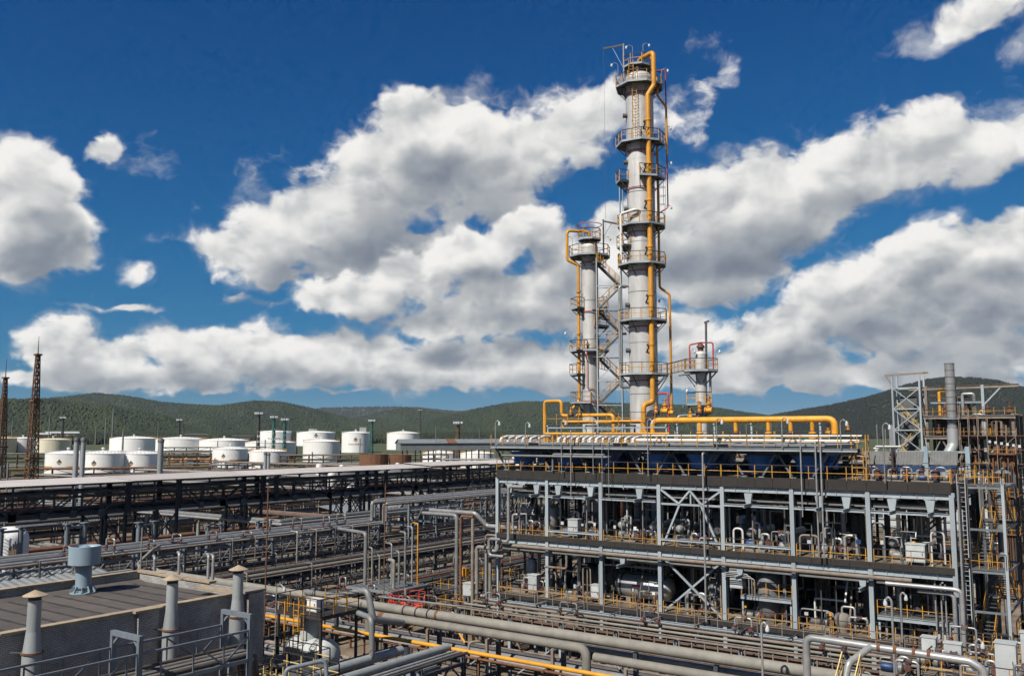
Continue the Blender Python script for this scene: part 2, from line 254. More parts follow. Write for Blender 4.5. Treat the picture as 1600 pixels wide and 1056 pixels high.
# ------------------------------------------------------------------ mesh building
def basis(d):
    d = Vector(d).normalized(); up = Vector((0, 0, 1)) if abs(d.z) < .95 else Vector((0, 1, 0))
    a = d.cross(up).normalized(); return a, a.cross(d).normalized()
_CS = {n: [(math.cos(2 * PI * i / n), math.sin(2 * PI * i / n)) for i in range(n)] for n in range(3, 97)}
class MB:
    def __init__(s): s.v = []; s.f = []; s.sm = []
    def face(s, ids, sm=False): s.f.append(ids); s.sm.append(sm)
    def box(s, lo, hi):
        (x0, y0, z0), (x1, y1, z1) = lo, hi; b = len(s.v)
        s.v += [(x0, y0, z0), (x1, y0, z0), (x1, y1, z0), (x0, y1, z0), (x0, y0, z1), (x1, y0, z1), (x1, y1, z1), (x0, y1, z1)]
        for q in ((0, 3, 2, 1), (4, 5, 6, 7), (0, 1, 5, 4), (1, 2, 6, 5), (2, 3, 7, 6), (3, 0, 4, 7)): s.face([b + i for i in q])
        return s
    def cbox(s, c, sz): return s.box([c[i] - sz[i] / 2 for i in range(3)], [c[i] + sz[i] / 2 for i in range(3)])
    def bar(s, a, b, w, h=None, side=None):
        """rectangular bar from a to b, w across and h high"""
        a = Vector(a); b = Vector(b); h = w if h is None else h; p, q = basis(b - a) if side is None else (Vector(side), Vector(side).cross((b - a).normalized()))
        p = p * w / 2; q = q * h / 2; k = len(s.v)
        for o in (a, b):
            for sx, sy in ((-1, -1), (1, -1), (1, 1), (-1, 1)): s.v.append(tuple(o + p * sx + q * sy))
        for i in range(4): s.face([k + i, k + (i + 1) % 4, k + 4 + (i + 1) % 4, k + 4 + i])
        s.face([k + 3, k + 2, k + 1, k]); s.face([k + 4, k + 5, k + 6, k + 7])
        return s
    def ibeam(s, a, b, w, h):
        """I section: one continuous profile swept from a to b (h along the section's own up)"""
        a = Vector(a); b = Vector(b); p, q = basis(b - a); t = max(.012, h * .09); u = max(.01, w * .08)
        pr = [(-w / 2, -h / 2), (w / 2, -h / 2), (w / 2, -h / 2 + t), (u, -h / 2 + t), (u, h / 2 - t), (w / 2, h / 2 - t), (w / 2, h / 2), (-w / 2, h / 2), (-w / 2, h / 2 - t), (-u, h / 2 - t), (-u, -h / 2 + t), (-w / 2, -h / 2 + t)]
        k = len(s.v); n = 12
        for o in (a, b): s.v += [tuple(o + p * x + q * y) for x, y in pr]
        for i in range(n): s.face([k + i, k + (i + 1) % n, k + n + (i + 1) % n, k + n + i])
        s.face(list(range(k + n - 1, k - 1, -1))); s.face(list(range(k + n, k + 2 * n)))
        return s
    def sweep(s, pts, r, n=8, caps=True, closed=False):
        P = [Vector(p) for p in pts]; m = len(P); rs = r if isinstance(r, (list, tuple)) else [r] * m
        T = []
        for i in range(m):
            a = P[i] - P[i - 1] if i > 0 or closed else P[1] - P[0]
            c = P[(i + 1) % m] - P[i] if i < m - 1 or closed else P[i] - P[i - 1]
            t = a.normalized() + c.normalized(); T.append(t.normalized() if t.length > 1e-6 else c.normalized())
        p, q = basis(T[0]); k = len(s.v)
        for i in range(m):
            p = (p - T[i] * p.dot(T[i])).normalized(); q = T[i].cross(p)
            for c, sn in _CS[n]: s.v.append(tuple(P[i] + (p * c + q * sn) * rs[i]))
        for i in range(m - 1 + (1 if closed else 0)):
            i2 = (i + 1) % m
            for j in range(n): s.face([k + i * n + j, k + i * n + (j + 1) % n, k + i2 * n + (j + 1) % n, k + i2 * n + j], n > 5)
        if caps and not closed:
            s.face([k + j for j in range(n - 1, -1, -1)]); s.face([k + (m - 1) * n + j for j in range(n)])
        return s
    def tube(s, a, b, r, n=8, r2=None): return s.sweep([a, b], [r, r if r2 is None else r2], n)
    def pipe(s, pts, r, n=8, bend=None):
        """pipe run through the points with swept elbows"""
        P = [Vector(p) for p in pts]; bend = r * 2.2 if bend is None else bend; out = [P[0]]
        for i in range(1, len(P) - 1):
            a = (P[i - 1] - P[i]); c = (P[i + 1] - P[i]); la, lc = a.length, c.length; a.normalize(); c.normalize()
            dt = max(-1, min(1, a.dot(c)))
            if dt < -.999: continue
            ang = math.acos(dt); t = min(bend / math.tan(ang / 2), la * .48, lc * .48)
            A = P[i] + a * t; B = P[i] + c * t
            for j in range(5):
                w = j / 4; out.append(A * (1 - w) ** 2 + P[i] * 2 * w * (1 - w) + B * w * w)
        out.append(P[-1])
        return s.sweep(out, r, n)
    def lathe(s, prof, c, n=24, axis='z', sm=True, cap=True):
        """profile [(radius, height)] turned round an axis through c"""
        k = len(s.v); cx, cy, cz = c; m = len(prof)
        for (r, h) in prof:
            for co, si in _CS[n]:
                if axis == 'z': s.v.append((cx + r * co, cy + r * si, cz + h))
                elif axis == 'x': s.v.append((cx + h, cy + r * co, cz + r * si))
                else: s.v.append((cx + r * si, cy + h, cz + r * co))
        for i in range(m - 1):
            step = sm and abs(prof[i + 1][1] - prof[i][1]) > .07
            for j in range(n): s.face([k + i * n + j, k + i * n + (j + 1) % n, k + (i + 1) * n + (j + 1) % n, k + (i + 1) * n + j], step)
        if cap:
            s.face([k + j for j in range(n - 1, -1, -1)]); s.face([k + (m - 1) * n + j for j in range(n)])
        return s
    def poly_prism(s, pts, z0, z1):
        k = len(s.v); n = len(pts); s.v += [(x, y, z0) for x, y in pts] + [(x, y, z1) for x, y in pts]
        for i in range(n): s.face([k + i, k + (i + 1) % n, k + n + (i + 1) % n, k + n + i])
        s.face(list(range(k + n - 1, k - 1, -1))); s.face(list(range(k + n, k + 2 * n)))
        return s
    def mesh(s, name, m, off=(0, 0, 0)):
        me = bpy.data.meshes.new(name)
        V = s.v if not any(off) else [(x - off[0], y - off[1], z - off[2]) for x, y, z in s.v]
        me.from_pydata(V, [], s.f); me.polygons.foreach_set('use_smooth', s.sm)
        if any(s.sm) and not all(s.sm):                        # flat faces keep hard edges against smooth ones
            ei = np.empty(len(me.loops), 'i'); me.loops.foreach_get('edge_index', ei); tot = np.array([len(f) for f in s.f]); flat = np.repeat(~np.array(s.sm, bool), tot)
            sh = np.zeros(len(me.edges), bool); sh[ei[flat]] = True; at = me.attributes.new('sharp_edge', 'BOOLEAN', 'EDGE'); at.data.foreach_set('value', sh)
        me.materials.append(m if not isinstance(m, str) else MAT(m)); me.update()
        return me
def world_off(parent):
    o = Vector((0, 0, 0))
    while parent is not None: o += parent.location; parent = parent.parent
    return o
def part(name, mb, m, parent):
    """one part of a thing, its points given in the place's own coordinates"""
    o = bpy.data.objects.new(name, mb.mesh(name, m, world_off(parent))); COL.objects.link(o); o.parent = parent
    return o
def tag(o, label, cat, group=None):
    o['label'] = label; o['category'] = cat
    if group: o['group'] = group
    return o
def thing(name, label, cat, loc=(0, 0, 0), group=None):
    o = bpy.data.objects.new(name, None); COL.objects.link(o); o.location = loc; o.empty_display_size = .3
    return tag(o, label, cat, group)
def solo(name, mb, m, label, cat, group=None, loc=None):
    loc = loc or mb.v[0]
    o = bpy.data.objects.new(name, mb.mesh(name, m, loc)); COL.objects.link(o); o.location = loc
    return tag(o, label, cat, group)
def setting(name, mb, m, parent=None):
    o = bpy.data.objects.new(name, mb.mesh(name, m)); COL.objects.link(o)
    if parent: o.parent = parent
    else: o['kind'] = 'structure'
    return o
def copy_tree(o, loc, label=None, group=None, parent=None):
    c = o.copy(); COL.objects.link(c)
    if parent is None:
        c.location = loc
        if label: c['label'] = label
        if group: c['group'] = group
    else: c.parent = parent
    for ch in list(o.children): copy_tree(ch, None, parent=c)
    return c
ORD = ['first', 'second', 'third', 'fourth', 'fifth', 'sixth', 'seventh', 'eighth', 'ninth', 'tenth', 'eleventh', 'twelfth', 'thirteenth', 'fourteenth', 'fifteenth', 'sixteenth', 'seventeenth', 'eighteenth', 'nineteenth', 'twentieth', 'twenty first', 'twenty second', 'twenty third', 'twenty fourth']
def railing(parent, pts, h=1.1, step=1.5, closed=False, r=.028, mp='yellow_rail', mr='black_steel', kick=False):
    """posts and knee rail as one part, the dark handrail as its own part below it"""
    mb = MB(); hr = MB(); P = [Vector(p) for p in pts]
    if closed: P.append(P[0])
    for a, b in zip(P[:-1], P[1:]):
        L = (b - a).length; n = max(1, round(L / step))
        for i in range(n + (1 if (b is P[-1] and not closed) else 0)):
            p = a.lerp(b, i / n); mb.bar(p, p + Vector((0, 0, h)), r * 2)
        mb.bar(a + Vector((0, 0, h * .52)), b + Vector((0, 0, h * .52)), r * 1.5)
        if kick: mb.bar(a + Vector((0, 0, .08)), b + Vector((0, 0, .08)), .012, .14)
        hr.bar(a + Vector((0, 0, h + r)), b + Vector((0, 0, h + r)), r * 2)
    o = part('railing', mb, mp, parent)
    part('handrail', hr, mr, o if o.parent.parent is None else parent)
    return o
def ladder(parent, a, z1, along=(1, 0), m='yellow_rail', cage=True, w=.5):
    a = Vector(a); d = Vector((along[0], along[1], 0)).normalized(); nrm = Vector((-d.y, d.x, 0)); mb = MB(); L = z1 - a.z
    for s in (-1, 1): mb.bar(a + d * s * w / 2, a + d * s * w / 2 + Vector((0, 0, L)), .06)
    k = int(L / .35)
    for i in range(1, k): mb.bar(a + d * w / 2 + Vector((0, 0, i * .35)), a - d * w / 2 + Vector((0, 0, i * .35)), .035)
    if cage:
        for i in range(int((L - 2) / 1.0)):
            z = a.z + 2.2 + i; ring = [a + d * (w * .62) * math.cos(t) + nrm * (.7 * math.sin(t)) + Vector((0, 0, z - a.z)) for t in np.linspace(0, PI, 6)]
            mb.sweep(ring, .025, 4)
        for t in (PI * .25, PI / 2, PI * .75):
            q = a + d * (w * .62) * math.cos(t) + nrm * .7 * math.sin(t); mb.bar(q + Vector((0, 0, 2.2)), q + Vector((0, 0, L)), .03)
    return part('ladder', mb, m, parent)
def stair(parent, a, b, w, m='steel_grey', rail='yellow_rail'):
    """one flight from a up to b, side along the flight's own left"""
    a = Vector(a); b = Vector(b); d = b - a; hd = Vector((d.x, d.y, 0)).normalized(); sd_ = Vector((-hd.y, hd.x, 0)); mb = MB(); rb = MB()
    for s in (-1, 1): mb.bar(a + sd_ * s * w / 2, b + sd_ * s * w / 2, .05, .22)
    n = max(3, int(abs(d.z) / .22))
    for i in range(1, n):
        p = a.lerp(b, i / n); mb.bar(p - sd_ * w / 2, p + sd_ * w / 2, .24, .04)
    for s in (-1, 1):
        o = sd_ * s * w / 2; u = Vector((0, 0, 1))
        rb.bar(a + o + u, b + o + u, .05); rb.bar(a + o + u * .5, b + o + u * .5, .035)
        for i in range(0, 5):
            p = a.lerp(b, i / 4) + o; rb.bar(p, p + u, .045)
    st = part('stair_flight', mb, m, parent); part('stair_railing', rb, rail, parent)
    return st
# ------------------------------------------------------------------ terrain
RIDGES = [  # distance, [(azimuth from the view axis in degrees, crest height)]
    (2300, [(-60, 90.0), (-36.87, 123.0), (-33.3, 119.0), (-29.71, 102.0), (-27.18, 104.0), (-23.98, 92.0), (-21.17, 71.0), (-19.94, 48.0), (-18.46, 24.0)]),
    (4300, [(-70, 120.0), (-35.52, 184.0), (-28.46, 167.0), (-26.54, 183.0), (-24.89, 201.0), (-23.18, 191.0), (-21.41, 167.0), (-19.62, 157.0), (-17.97, 153.0), (-15.9, 131.0), (-13.6, 96.0), (-11.26, 61.0)]),
    (3700, [(-21.38, 88.0), (-19.6, 119.0), (-17.97, 137.0), (-15.92, 156.0), (-14.4, 152.0), (-12.85, 132.0), (-11.27, 105.0), (-9.69, 79.0), (-7.29, 46.0)]),
    (8500, [(-14.75, 168.0), (-12.06, 252.0), (-10.49, 259.0), (-8.11, 267.0), (-6.1, 262.0), (-4.07, 232.0), (-1.63, 215.0), (1.63, 173.0)]),
    (4500, [(-12.04, 63.0), (-9.69, 107.0), (-8.11, 136.0), (-6.71, 155.0), (-4.88, 137.0), (-3.67, 121.0), (-0.82, 89.0), (2.04, 64.0)]),
    (3600, [(-7.29, 45.0), (-4.07, 99.0), (-2.45, 124.0), (-0.41, 147.0), (0.82, 154.0), (4.08, 150.0), (8.11, 144.0), (12.07, 135.0), (14.0, 114.0), (15.89, 96.0), (18.12, 68.0), (20.64, 44.0)]),
    (2600, [(12.81, 38.0), (15.89, 75.0), (17.77, 91.0), (19.62, 104.0), (21.42, 122.0), (22.49, 135.0), (23.2, 148.0), (24.93, 168.0), (25.93, 172.0), (27.24, 169.0), (28.51, 160.0), (29.74, 141.0), (32.11, 108.0), (45, 90.0), (70, 120.0)]),
    (4200, [(40, 60), (60, 150), (90, 170), (130, 120), (180, 160)]), (4200, [(-180, 160), (-130, 130), (-90, 170), (-65, 120)]),
]
def base_z(r): return np.interp(r, [0, 380, 700, 900, 1500, 3000, 20000], [0, 0, 8, 11, 17, 22, 24])
def ground_z(az, r):
    """height over azimuth from the view axis (degrees) and distance"""
    az = np.asarray(az, float); r = np.asarray(r, float); h = base_z(r) + 0 * az
    for R, pts in RIDGES:
        xs = [p[0] for p in pts]; ys = [p[1] - 10 for p in pts]
        top = np.interp(az, xs, ys, left=-50, right=-50)
        wf = R * .36; t = np.clip(1 - np.abs(r - R) / wf, 0, 1); t = t * t * (3 - 2 * t)
        wob = .86 + .14 * np.sin(az * 2.1 + R) * np.sin(r / 260. + az * .7)
        h = np.maximum(h, base_z(r) + (top - base_z(r)) * t * np.where(t > .92, 1, wob + (1 - wob) * np.clip((t - .6) / .32, 0, 1)))
    return h
def polar(az, r):
    a = np.radians(az) - YAW      # azimuth clockwise from +Y rotated by the camera's yaw
    return r * np.sin(a), r * np.cos(a)
def sheet_mesh(name, azs, rs, m, inner=None):
    A, R = np.meshgrid(azs, rs); Z = ground_z(A, R); X, Y = polar(A, R)
    V = np.stack([X, Y, Z], -1).reshape(-1, 3); n = len(azs); k = len(rs); F = []
    i, j = np.meshgrid(np.arange(k - 1), np.arange(n - 1), indexing='ij'); a = (i * n + j).ravel()
    F = np.stack([a, a + n, a + n + 1, a + 1], -1)
    me = bpy.data.meshes.new(name); me.vertices.add(len(V)); me.vertices.foreach_set('co', V.ravel())
    me.loops.add(F.size); me.loops.foreach_set('vertex_index', F.ravel().astype('i'))
    me.polygons.add(len(F)); me.polygons.foreach_set('loop_start', np.arange(0, F.size, 4, dtype='i'))
    me.polygons.foreach_set('use_smooth', np.ones(len(F), bool)); me.update(calc_edges=True); me.validate(); me.materials.append(m)
    if me.polygons[0].normal.z < 0: me.flip_normals()
    o = bpy.data.objects.new(name, me); COL.objects.link(o); o['kind'] = 'structure'
    return o
def ground_material():
    m = bpy.data.materials.new('plant_ground'); m.use_nodes = True; nt = m.node_tree; N = nt.nodes; L = nt.links; bs = N['Principled BSDF']; bs.inputs['Roughness'].default_value = .95
    ge = N.new('ShaderNodeNewGeometry')
    def noise(sc, det, ro=.6):
        n = N.new('ShaderNodeTexNoise'); n.inputs['Scale'].default_value = sc; n.inputs['Detail'].default_value = det; n.inputs['Roughness'].default_value = ro; L.new(ge.outputs['Position'], n.inputs['Vector']); return n.outputs['Fac']
    def ramp(f, *st):
        r = N.new('ShaderNodeValToRGB'); L.new(f, r.inputs[0]); e = r.color_ramp.elements; e[0].position, e[0].color = st[0][0], (*st[0][1], 1); e[1].position, e[1].color = st[-1][0], (*st[-1][1], 1)
        for p, c in st[1:-1]: x = e.new(p); x.color = (*c, 1)
        return r.outputs[0]
    dirt = ramp(noise(.35, 8), (.3, (.085, .066, .047)), (.5, (.17, .13, .092)), (.72, (.27, .21, .15)))
    fine = ramp(noise(6, 6), (.3, (.62, .62, .62)), (.7, (1.1, 1.1, 1.1)))
    mx = N.new('ShaderNodeMix'); mx.data_type = 'RGBA'; mx.blend_type = 'MULTIPLY'; mx.inputs['Factor'].default_value = 1; L.new(dirt, mx.inputs[6]); L.new(fine, mx.inputs[7])
    grass = ramp(noise(.8, 6), (.3, (.026, .038, .011)), (.7, (.06, .072, .024)))
    ln = N.new('ShaderNodeVectorMath'); ln.operation = 'LENGTH'; L.new(ge.outputs['Position'], ln.inputs[0])
    far = N.new('ShaderNodeMapRange'); L.new(ln.outputs['Value'], far.inputs[0]); far.inputs[1].default_value = 90; far.inputs[2].default_value = 700; far.inputs[3].default_value = -.12; far.inputs[4].default_value = .22
    ad = N.new('ShaderNodeMath'); ad.operation = 'ADD'; L.new(noise(.06, 5), ad.inputs[0]); L.new(far.outputs[0], ad.inputs[1])
    th = N.new('ShaderNodeMapRange'); th.interpolation_type = 'SMOOTHSTEP'; L.new(ad.outputs[0], th.inputs[0]); th.inputs[1].default_value = .5; th.inputs[2].default_value = .58
    m2 = N.new('ShaderNodeMix'); m2.data_type = 'RGBA'; L.new(th.outputs[0], m2.inputs['Factor']); L.new(mx.outputs[2], m2.inputs[6]); L.new(grass, m2.inputs[7])
    L.new(m2.outputs[2], bs.inputs['Base Color'])
    b = N.new('ShaderNodeBump'); b.inputs['Strength'].default_value = .4; b.inputs['Distance'].default_value = .1; L.new(noise(3, 8), b.inputs['Height']); L.new(b.outputs[0], bs.inputs['Normal'])
    return m
def forest_floor():
    m = mat('forest_floor', (.022, .036, .013), (.012, .022, .009), .95, 0, .02)
    return m
fine_az = np.concatenate([np.arange(-180, -46, 2.0), np.arange(-46, 46.01, .2), np.arange(48, 180.1, 2.0)])
sheet_mesh('ground', fine_az, np.concatenate([[0.5], np.arange(20, 400, 20), np.arange(400, 1600, 50), [1600]]), ground_material())
sheet_mesh('hills', fine_az, np.concatenate([[1600], np.arange(1650, 6000, 60), np.arange(6000, 13000, 350)]), forest_floor())
# ------------------------------------------------------------------ forest: one mass of trees nobody could count
def forest(name, count, r0, r1, az0, az1, hmin, hmax, seed, label, tone, keep=None):
    rng = np.random.default_rng(seed)
    az = rng.uniform(az0, az1, count * 2); r = r0 * (r1 / r0) ** rng.random(count * 2)
    if keep is not None:
        ok = keep(az, r, rng); az, r = az[ok], r[ok]
    az, r = az[:count], r[:count]; count = len(az)
    X, Y = polar(az, r); Z = ground_z(az, r) - 1
    H = rng.uniform(hmin, hmax, count); patch = np.sin(az * 1.7 + r / 210.) + np.sin(az * .63 - r / 330. + 1.3) + .7 * np.sin(az * 4.1 + r / 90.)
    conif = rng.random(count) < .45 + .22 * patch
    H = np.where(conif, H * 1.18, H); Wd = H * np.where(conif, .24, .40) * rng.uniform(.8, 1.25, count)
    k = 4; ang = np.linspace(0, 2 * PI, k, endpoint=False)
    ring = lambda f: np.stack([np.cos(ang), np.sin(ang)], -1) * f
    V = np.zeros((count, 2 * k + 1, 3)); ph = rng.uniform(0, 6, count)
    for j in range(k):
        for q, (hz_b, w_b, hz_c, w_c) in enumerate(((.12, .82, .10, 1.0), (.66, .95, .5, .55))):
            hz = np.where(conif, hz_c, hz_b); w = np.where(conif, w_c, w_b) * rng.uniform(.72, 1.2, count)
            a = ang[j] + ph
            V[:, q * k + j, 0] = X + np.cos(a) * Wd * w; V[:, q * k + j, 1] = Y + np.sin(a) * Wd * w; V[:, q * k + j, 2] = Z + H * (hz + rng.uniform(-.07, .07, count))
    V[:, 2 * k, 0] = X + rng.uniform(-.1, .1, count) * Wd; V[:, 2 * k, 1] = Y; V[:, 2 * k, 2] = Z + H
    T = []
    for j in range(k):
        j2 = (j + 1) % k; T += [(j, j2, k + j2), (j, k + j2, k + j), (k + j, k + j2, 2 * k)]
    T = np.array(T); F = (np.arange(count)[:, None, None] * (2 * k + 1) + T[None]).reshape(-1, 3)
    me = bpy.data.meshes.new(name); Vf = V.reshape(-1, 3); me.vertices.add(len(Vf)); me.vertices.foreach_set('co', Vf.ravel())
    me.loops.add(F.size); me.loops.foreach_set('vertex_index', F.ravel().astype('i')); me.polygons.add(len(F)); me.polygons.foreach_set('loop_start', np.arange(0, F.size, 3, dtype='i'))
    me.update(calc_edges=True)
    at = me.attributes.new('tint', 'FLOAT', 'FACE'); at.data.foreach_set('value', np.repeat(np.clip(np.where(conif, .12, .45) - .12 * patch + rng.normal(0, .2, count), 0, 1), len(T)).astype('f'))
    m = bpy.data.materials.new(name + '_foliage'); m.use_nodes = True; N = m.node_tree.nodes; L = m.node_tree.links; bs = N['Principled BSDF']; bs.inputs['Roughness'].default_value = .9
    an = N.new('ShaderNodeAttribute'); an.attribute_name = 'tint'; rp = N.new('ShaderNodeValToRGB'); L.new(an.outputs['Fac'], rp.inputs[0])
    rp.color_ramp.elements[0].color = (*tone[0], 1); rp.color_ramp.elements[1].color = (*tone[1], 1)
    L.new(rp.outputs[0], bs.inputs['Base Color']); me.materials.append(m)
    o = bpy.data.objects.new(name, me); COL.objects.link(o); o['kind'] = 'stuff'; o['label'] = label; o['category'] = 'forest'
    return o
MIXED = ((.009, .019, .009), (.030, .043, .013)); DARK = ((.003, .007, .006), (.008, .014, .008))  # DARK puts the tall hill's cloud shadow into the foliage colour
forest('forest', 122000, 1350, 4700, -45, 17, 4.5, 9, 3, 'mixed green forest covering the hills behind the tanks', MIXED)
forest('tree_belt', 12000, 960, 1400, -45, 20, 5, 10, 8, 'dark belt of trees directly behind the tank farm', ((.006, .014, .007), (.024, .036, .011)))
forest('far_forest', 9000, 5600, 8700, -17, 5, 12, 22, 5, 'bluish far forest on the most distant ridge', DARK)
forest('hill_forest', 52000, 1300, 2750, 13, 45, 4.5, 9, 4, 'dark forest with painted cloud shadow covering the tall hill behind the furnace unit', DARK)
# ------------------------------------------------------------------ tank farm
def at_az(az, r, z=None):
    x, y = polar(np.array(az), np.array(r)); return (float(x), float(y), float(ground_z(az, r)) if z is None else z)
def wrap(R, a0, pts, proud=.03):
    """points (along the wall, up) laid on a cylinder of radius R round the origin, centred on plan angle a0"""
    return [((R + proud) * math.cos(a0 + x / R), (R + proud) * math.sin(a0 + x / R), z) for x, z in pts]
def lettering_mesh(text):
    cu = bpy.data.curves.new('lettering', 'FONT'); cu.body = text; cu.align_x = 'CENTER'; cu.size = 1.0
    o = bpy.data.objects.new('lettering', cu); me = bpy.data.meshes.new_from_object(o); V = [tuple(v.co) for v in me.vertices]; F = [tuple(p.vertices) for p in me.polygons]
    bpy.data.objects.remove(o); return V, F
LETTER = lettering_mesh('РОСНЕФТЬ')
def emblem(parent, R, a0, z, s):
    """upright bars making a pointed tower: black above, gold below"""
    hs = [.38, .62, .85, 1.1, .85, .62, .38]; bk = MB(); gd = MB()
    for i, h in enumerate(hs):
        x = (i - 3) * .2 * s
        for mb, z0, z1 in ((bk, z + .1 * s, z + h * s), (gd, z - h * .62 * s, z + .04 * s)):
            p = wrap(R, a0, [(x - .07 * s, z0), (x + .07 * s, z0), (x + .07 * s, z1), (x - .07 * s, z1)], .05); k = len(mb.v); o = world_off(parent)
            mb.v += [(q[0] + o.x, q[1] + o.y, q[2] + o.z) for q in p]; mb.face([k, k + 1, k + 2, k + 3])
    part('emblem', bk, 'ink', parent); part('emblem_base', gd, 'gold', parent)
def tank(name, label, c, dia, h, roof=.09, stripe=None, mark=None, group='white storage tanks', m='white_tank', face_cam=0.0, rail=True):
    R = dia / 2; t = thing(name, label, 'tank', c, group); x, y, z = c; sg = 56
    mb = MB(); courses = max(5, int(h / 1.5)); pr = []
    for i in range(courses):
        rr = R - .012 * (i % 2); pr += [(rr, h * i / courses), (rr, h * (i + 1) / courses - .01)]
    pr += [(R + .12, h - .02), (R + .12, h + .1)]
    mb.lathe(pr, c, sg, cap=False); sh = part('shell', mb, m, t)
    rb = MB(); rh = dia * roof; rb.lathe([(R + .12, h + .1), (R * .75, h + rh * .5), (R * .45, h + rh * .82), (R * .12, h + rh), (.02, h + rh + .05)], c, sg); ro = part('roof', rb, m, t)
    vb = MB(); vb.lathe([(.5, 0), (.5, .9), (.9, .95), (.9, 1.2), (.05, 1.5)], (x, y, z + h + rh), 12); part('roof_vent', vb, 'white', ro)
    toc = math.atan2(-y, -x) + face_cam
    if rail:
        rl = MB()
        for i in range(36):
            a = 2 * PI * i / 36; p = Vector((x + R * math.cos(a), y + R * math.sin(a), z + h + .1)); rl.bar(p, p + Vector((0, 0, 1.1)), .1)
        rl.sweep([(x + R * math.cos(2 * PI * i / 36), y + R * math.sin(2 * PI * i / 36), z + h + 1.2) for i in range(36)], .06, 4, closed=True)
        part('rim_railing', rl, 'yellow_rail' if not mark else 'white', t)
    # winding stair
    st = MB(); n = 22; a1 = toc + 1.25
    for i in range(n):
        a = a1 + i * .032 * 19 / dia * 2; q = Vector((x + (R + .5) * math.cos(a), y + (R + .5) * math.sin(a), z + h * i / n)); b = a + .064 * 19 / dia
        q2 = Vector((x + (R + .5) * math.cos(b), y + (R + .5) * math.sin(b), z + h * (i + 1) / n)); st.bar(q, q2, .8, .12); st.bar(q + Vector((0, 0, 1)), q2 + Vector((0, 0, 1)), .06)
    part('spiral_stair', st, 'steel_grey', t)
    if stripe is not None:
        for nm, z0, z1, mm in (('gold_band', stripe, stripe + .75, 'gold'), ('dark_band', stripe - .3, stripe - .02, 'ink')):
            b = MB(); k = 40; A = [toc + .36 + 5.56 * i / k for i in range(k + 1)]
            for a in A: b.v += [(x + (R + .03) * math.cos(a), y + (R + .03) * math.sin(a), z + z0), (x + (R + .03) * math.cos(a), y + (R + .03) * math.sin(a), z + z1)]
            for i in range(k): b.face([2 * i, 2 * i + 2, 2 * i + 3, 2 * i + 1], True)
            part(nm, b, mm, sh)
    if mark:
        zt, sz = mark; emblem(t, R, toc, zt + sz * 1.3, sz * 1.2)
        V, F = LETTER; b = MB(); b.v = [(x + q[0], y + q[1], z + q[2]) for q in wrap(R, toc, [(v[0] * sz * 1.15, v[1] * sz + zt - sz * .9) for v in V], .05)]
        for f in F: b.face(list(f))
        part('lettering', b, 'ink', sh)
    return t
AZ = lambda px: math.degrees(math.atan((px - 800) / 1407.))
for px, D, dia, h, st, mk_, lab in [
    (109, 459, 19, 11.2, 5.0, (5.7, 1.25), 'white tank with gold band, leftmost of the three behind the gallery roof'),
    (163, 447, 19, 11.6, 5.0, (5.7, 1.25), 'white tank with gold band, middle of the three behind the gallery roof'),
    (220, 451, 19, 11.2, 4.6, (5.2, 1.25), 'white tank with gold band, rightmost of the three behind the gallery roof'),
    (361, 527, 19, 10.0, 3.6, (4.3, 1.3), 'white tank with gold band right of the tank wagons, emblem in front'),
    (420, 493, 19, 10.1, 2.6, None, 'plain fronted white tank with two vent posts before it'),
    (210, 744, 34, 9.8, None, None, 'wide low white tank behind the gold banded three, leftmost of the low row'),
    (283, 700, 34, 10.2, None, None, 'wide low white tank in the back row above the wagons'),
    (351, 680, 34, 9.8, None, None, 'wide low white tank, third of the back row from the left'),
    (424, 640, 34, 9.6, None, None, 'wide low white tank, fourth of the back row, behind the vent posts'),
    (429, 900, 32, 12.6, None, (7.5, 1.9), 'tall far white tank with emblem beside the teal light masts'),
    (494, 880, 36, 12.2, None, (6.5, 2.1), 'broad far white tank with emblem right of the teal light masts'),
    (503, 580, 22.8, 12.2, None, None, 'white tank standing before the broad far tank with emblem'),
    (556, 697, 20.9, 14.6, None, (7.2, 1.7), 'slim tall white tank with emblem and lettering'),
    (630, 760, 27, 13.4, None, None, 'white tank at the left end of the long grey shed'),
    (687, 512, 19, 8.0, None, None, 'low white tank below the long grey shed, left of the pair'),
    (746, 502, 19, 8.2, None, None, 'low white tank below the long grey shed, right of the pair'),
    (825, 532, 19, 8.6, None, None, 'white tank half hidden by the left end of the process frame')]:
    c = at_az(AZ(px), D); tank('storage_tank', lab, c, dia, h, .05 if dia > 30 else .07, st, mk_, face_cam=-.38 if st else 0.0)
for px, D, dia, h, mm, lab in [(-2, 742, 24, 10.2, 'cream_tank', 'dull beige tank at the left edge behind the rusty mast'), (37, 760, 22.8, 9.6, 'white_tank', 'plain white tank directly behind the tall rusty mast'),
                               (84, 725, 24, 9.4, 'cream_tank', 'stained cream tank right of the tall rusty mast')]:
    tank('storage_tank', lab, at_az(AZ(px), D), dia, h, .05, None, None, 'weathered tanks by the masts', mm)
# rusty open drums
for px, D, w, z0, z1, lab in [(585, 350, 11, 6.0, 14.4, 'rust red metal drum, left of the pair behind the gallery roof'), (626, 350, 8.5, 8.0, 14.2, 'rust red metal drum, right of the pair behind the gallery roof')]:
    c = at_az(AZ(px), D, 0); t = thing('rusty_drum', lab, 'drum', c, 'rust red drums')
    part('shell', MB().lathe([(w * .5, z0), (w * .5, z1), (w * .47, z1), (w * .47, z1 - 1)], c, 18, sm=False), 'rust', t)
    lb = MB()
    for i in range(5): lb.bar((c[0] + w * .4 * math.cos(i * 1.25), c[1] + w * .4 * math.sin(i * 1.25), 0), (c[0] + w * .4 * math.cos(i * 1.25), c[1] + w * .4 * math.sin(i * 1.25), z0), .5); 
    part('leg_frame', lb, 'rust', t)
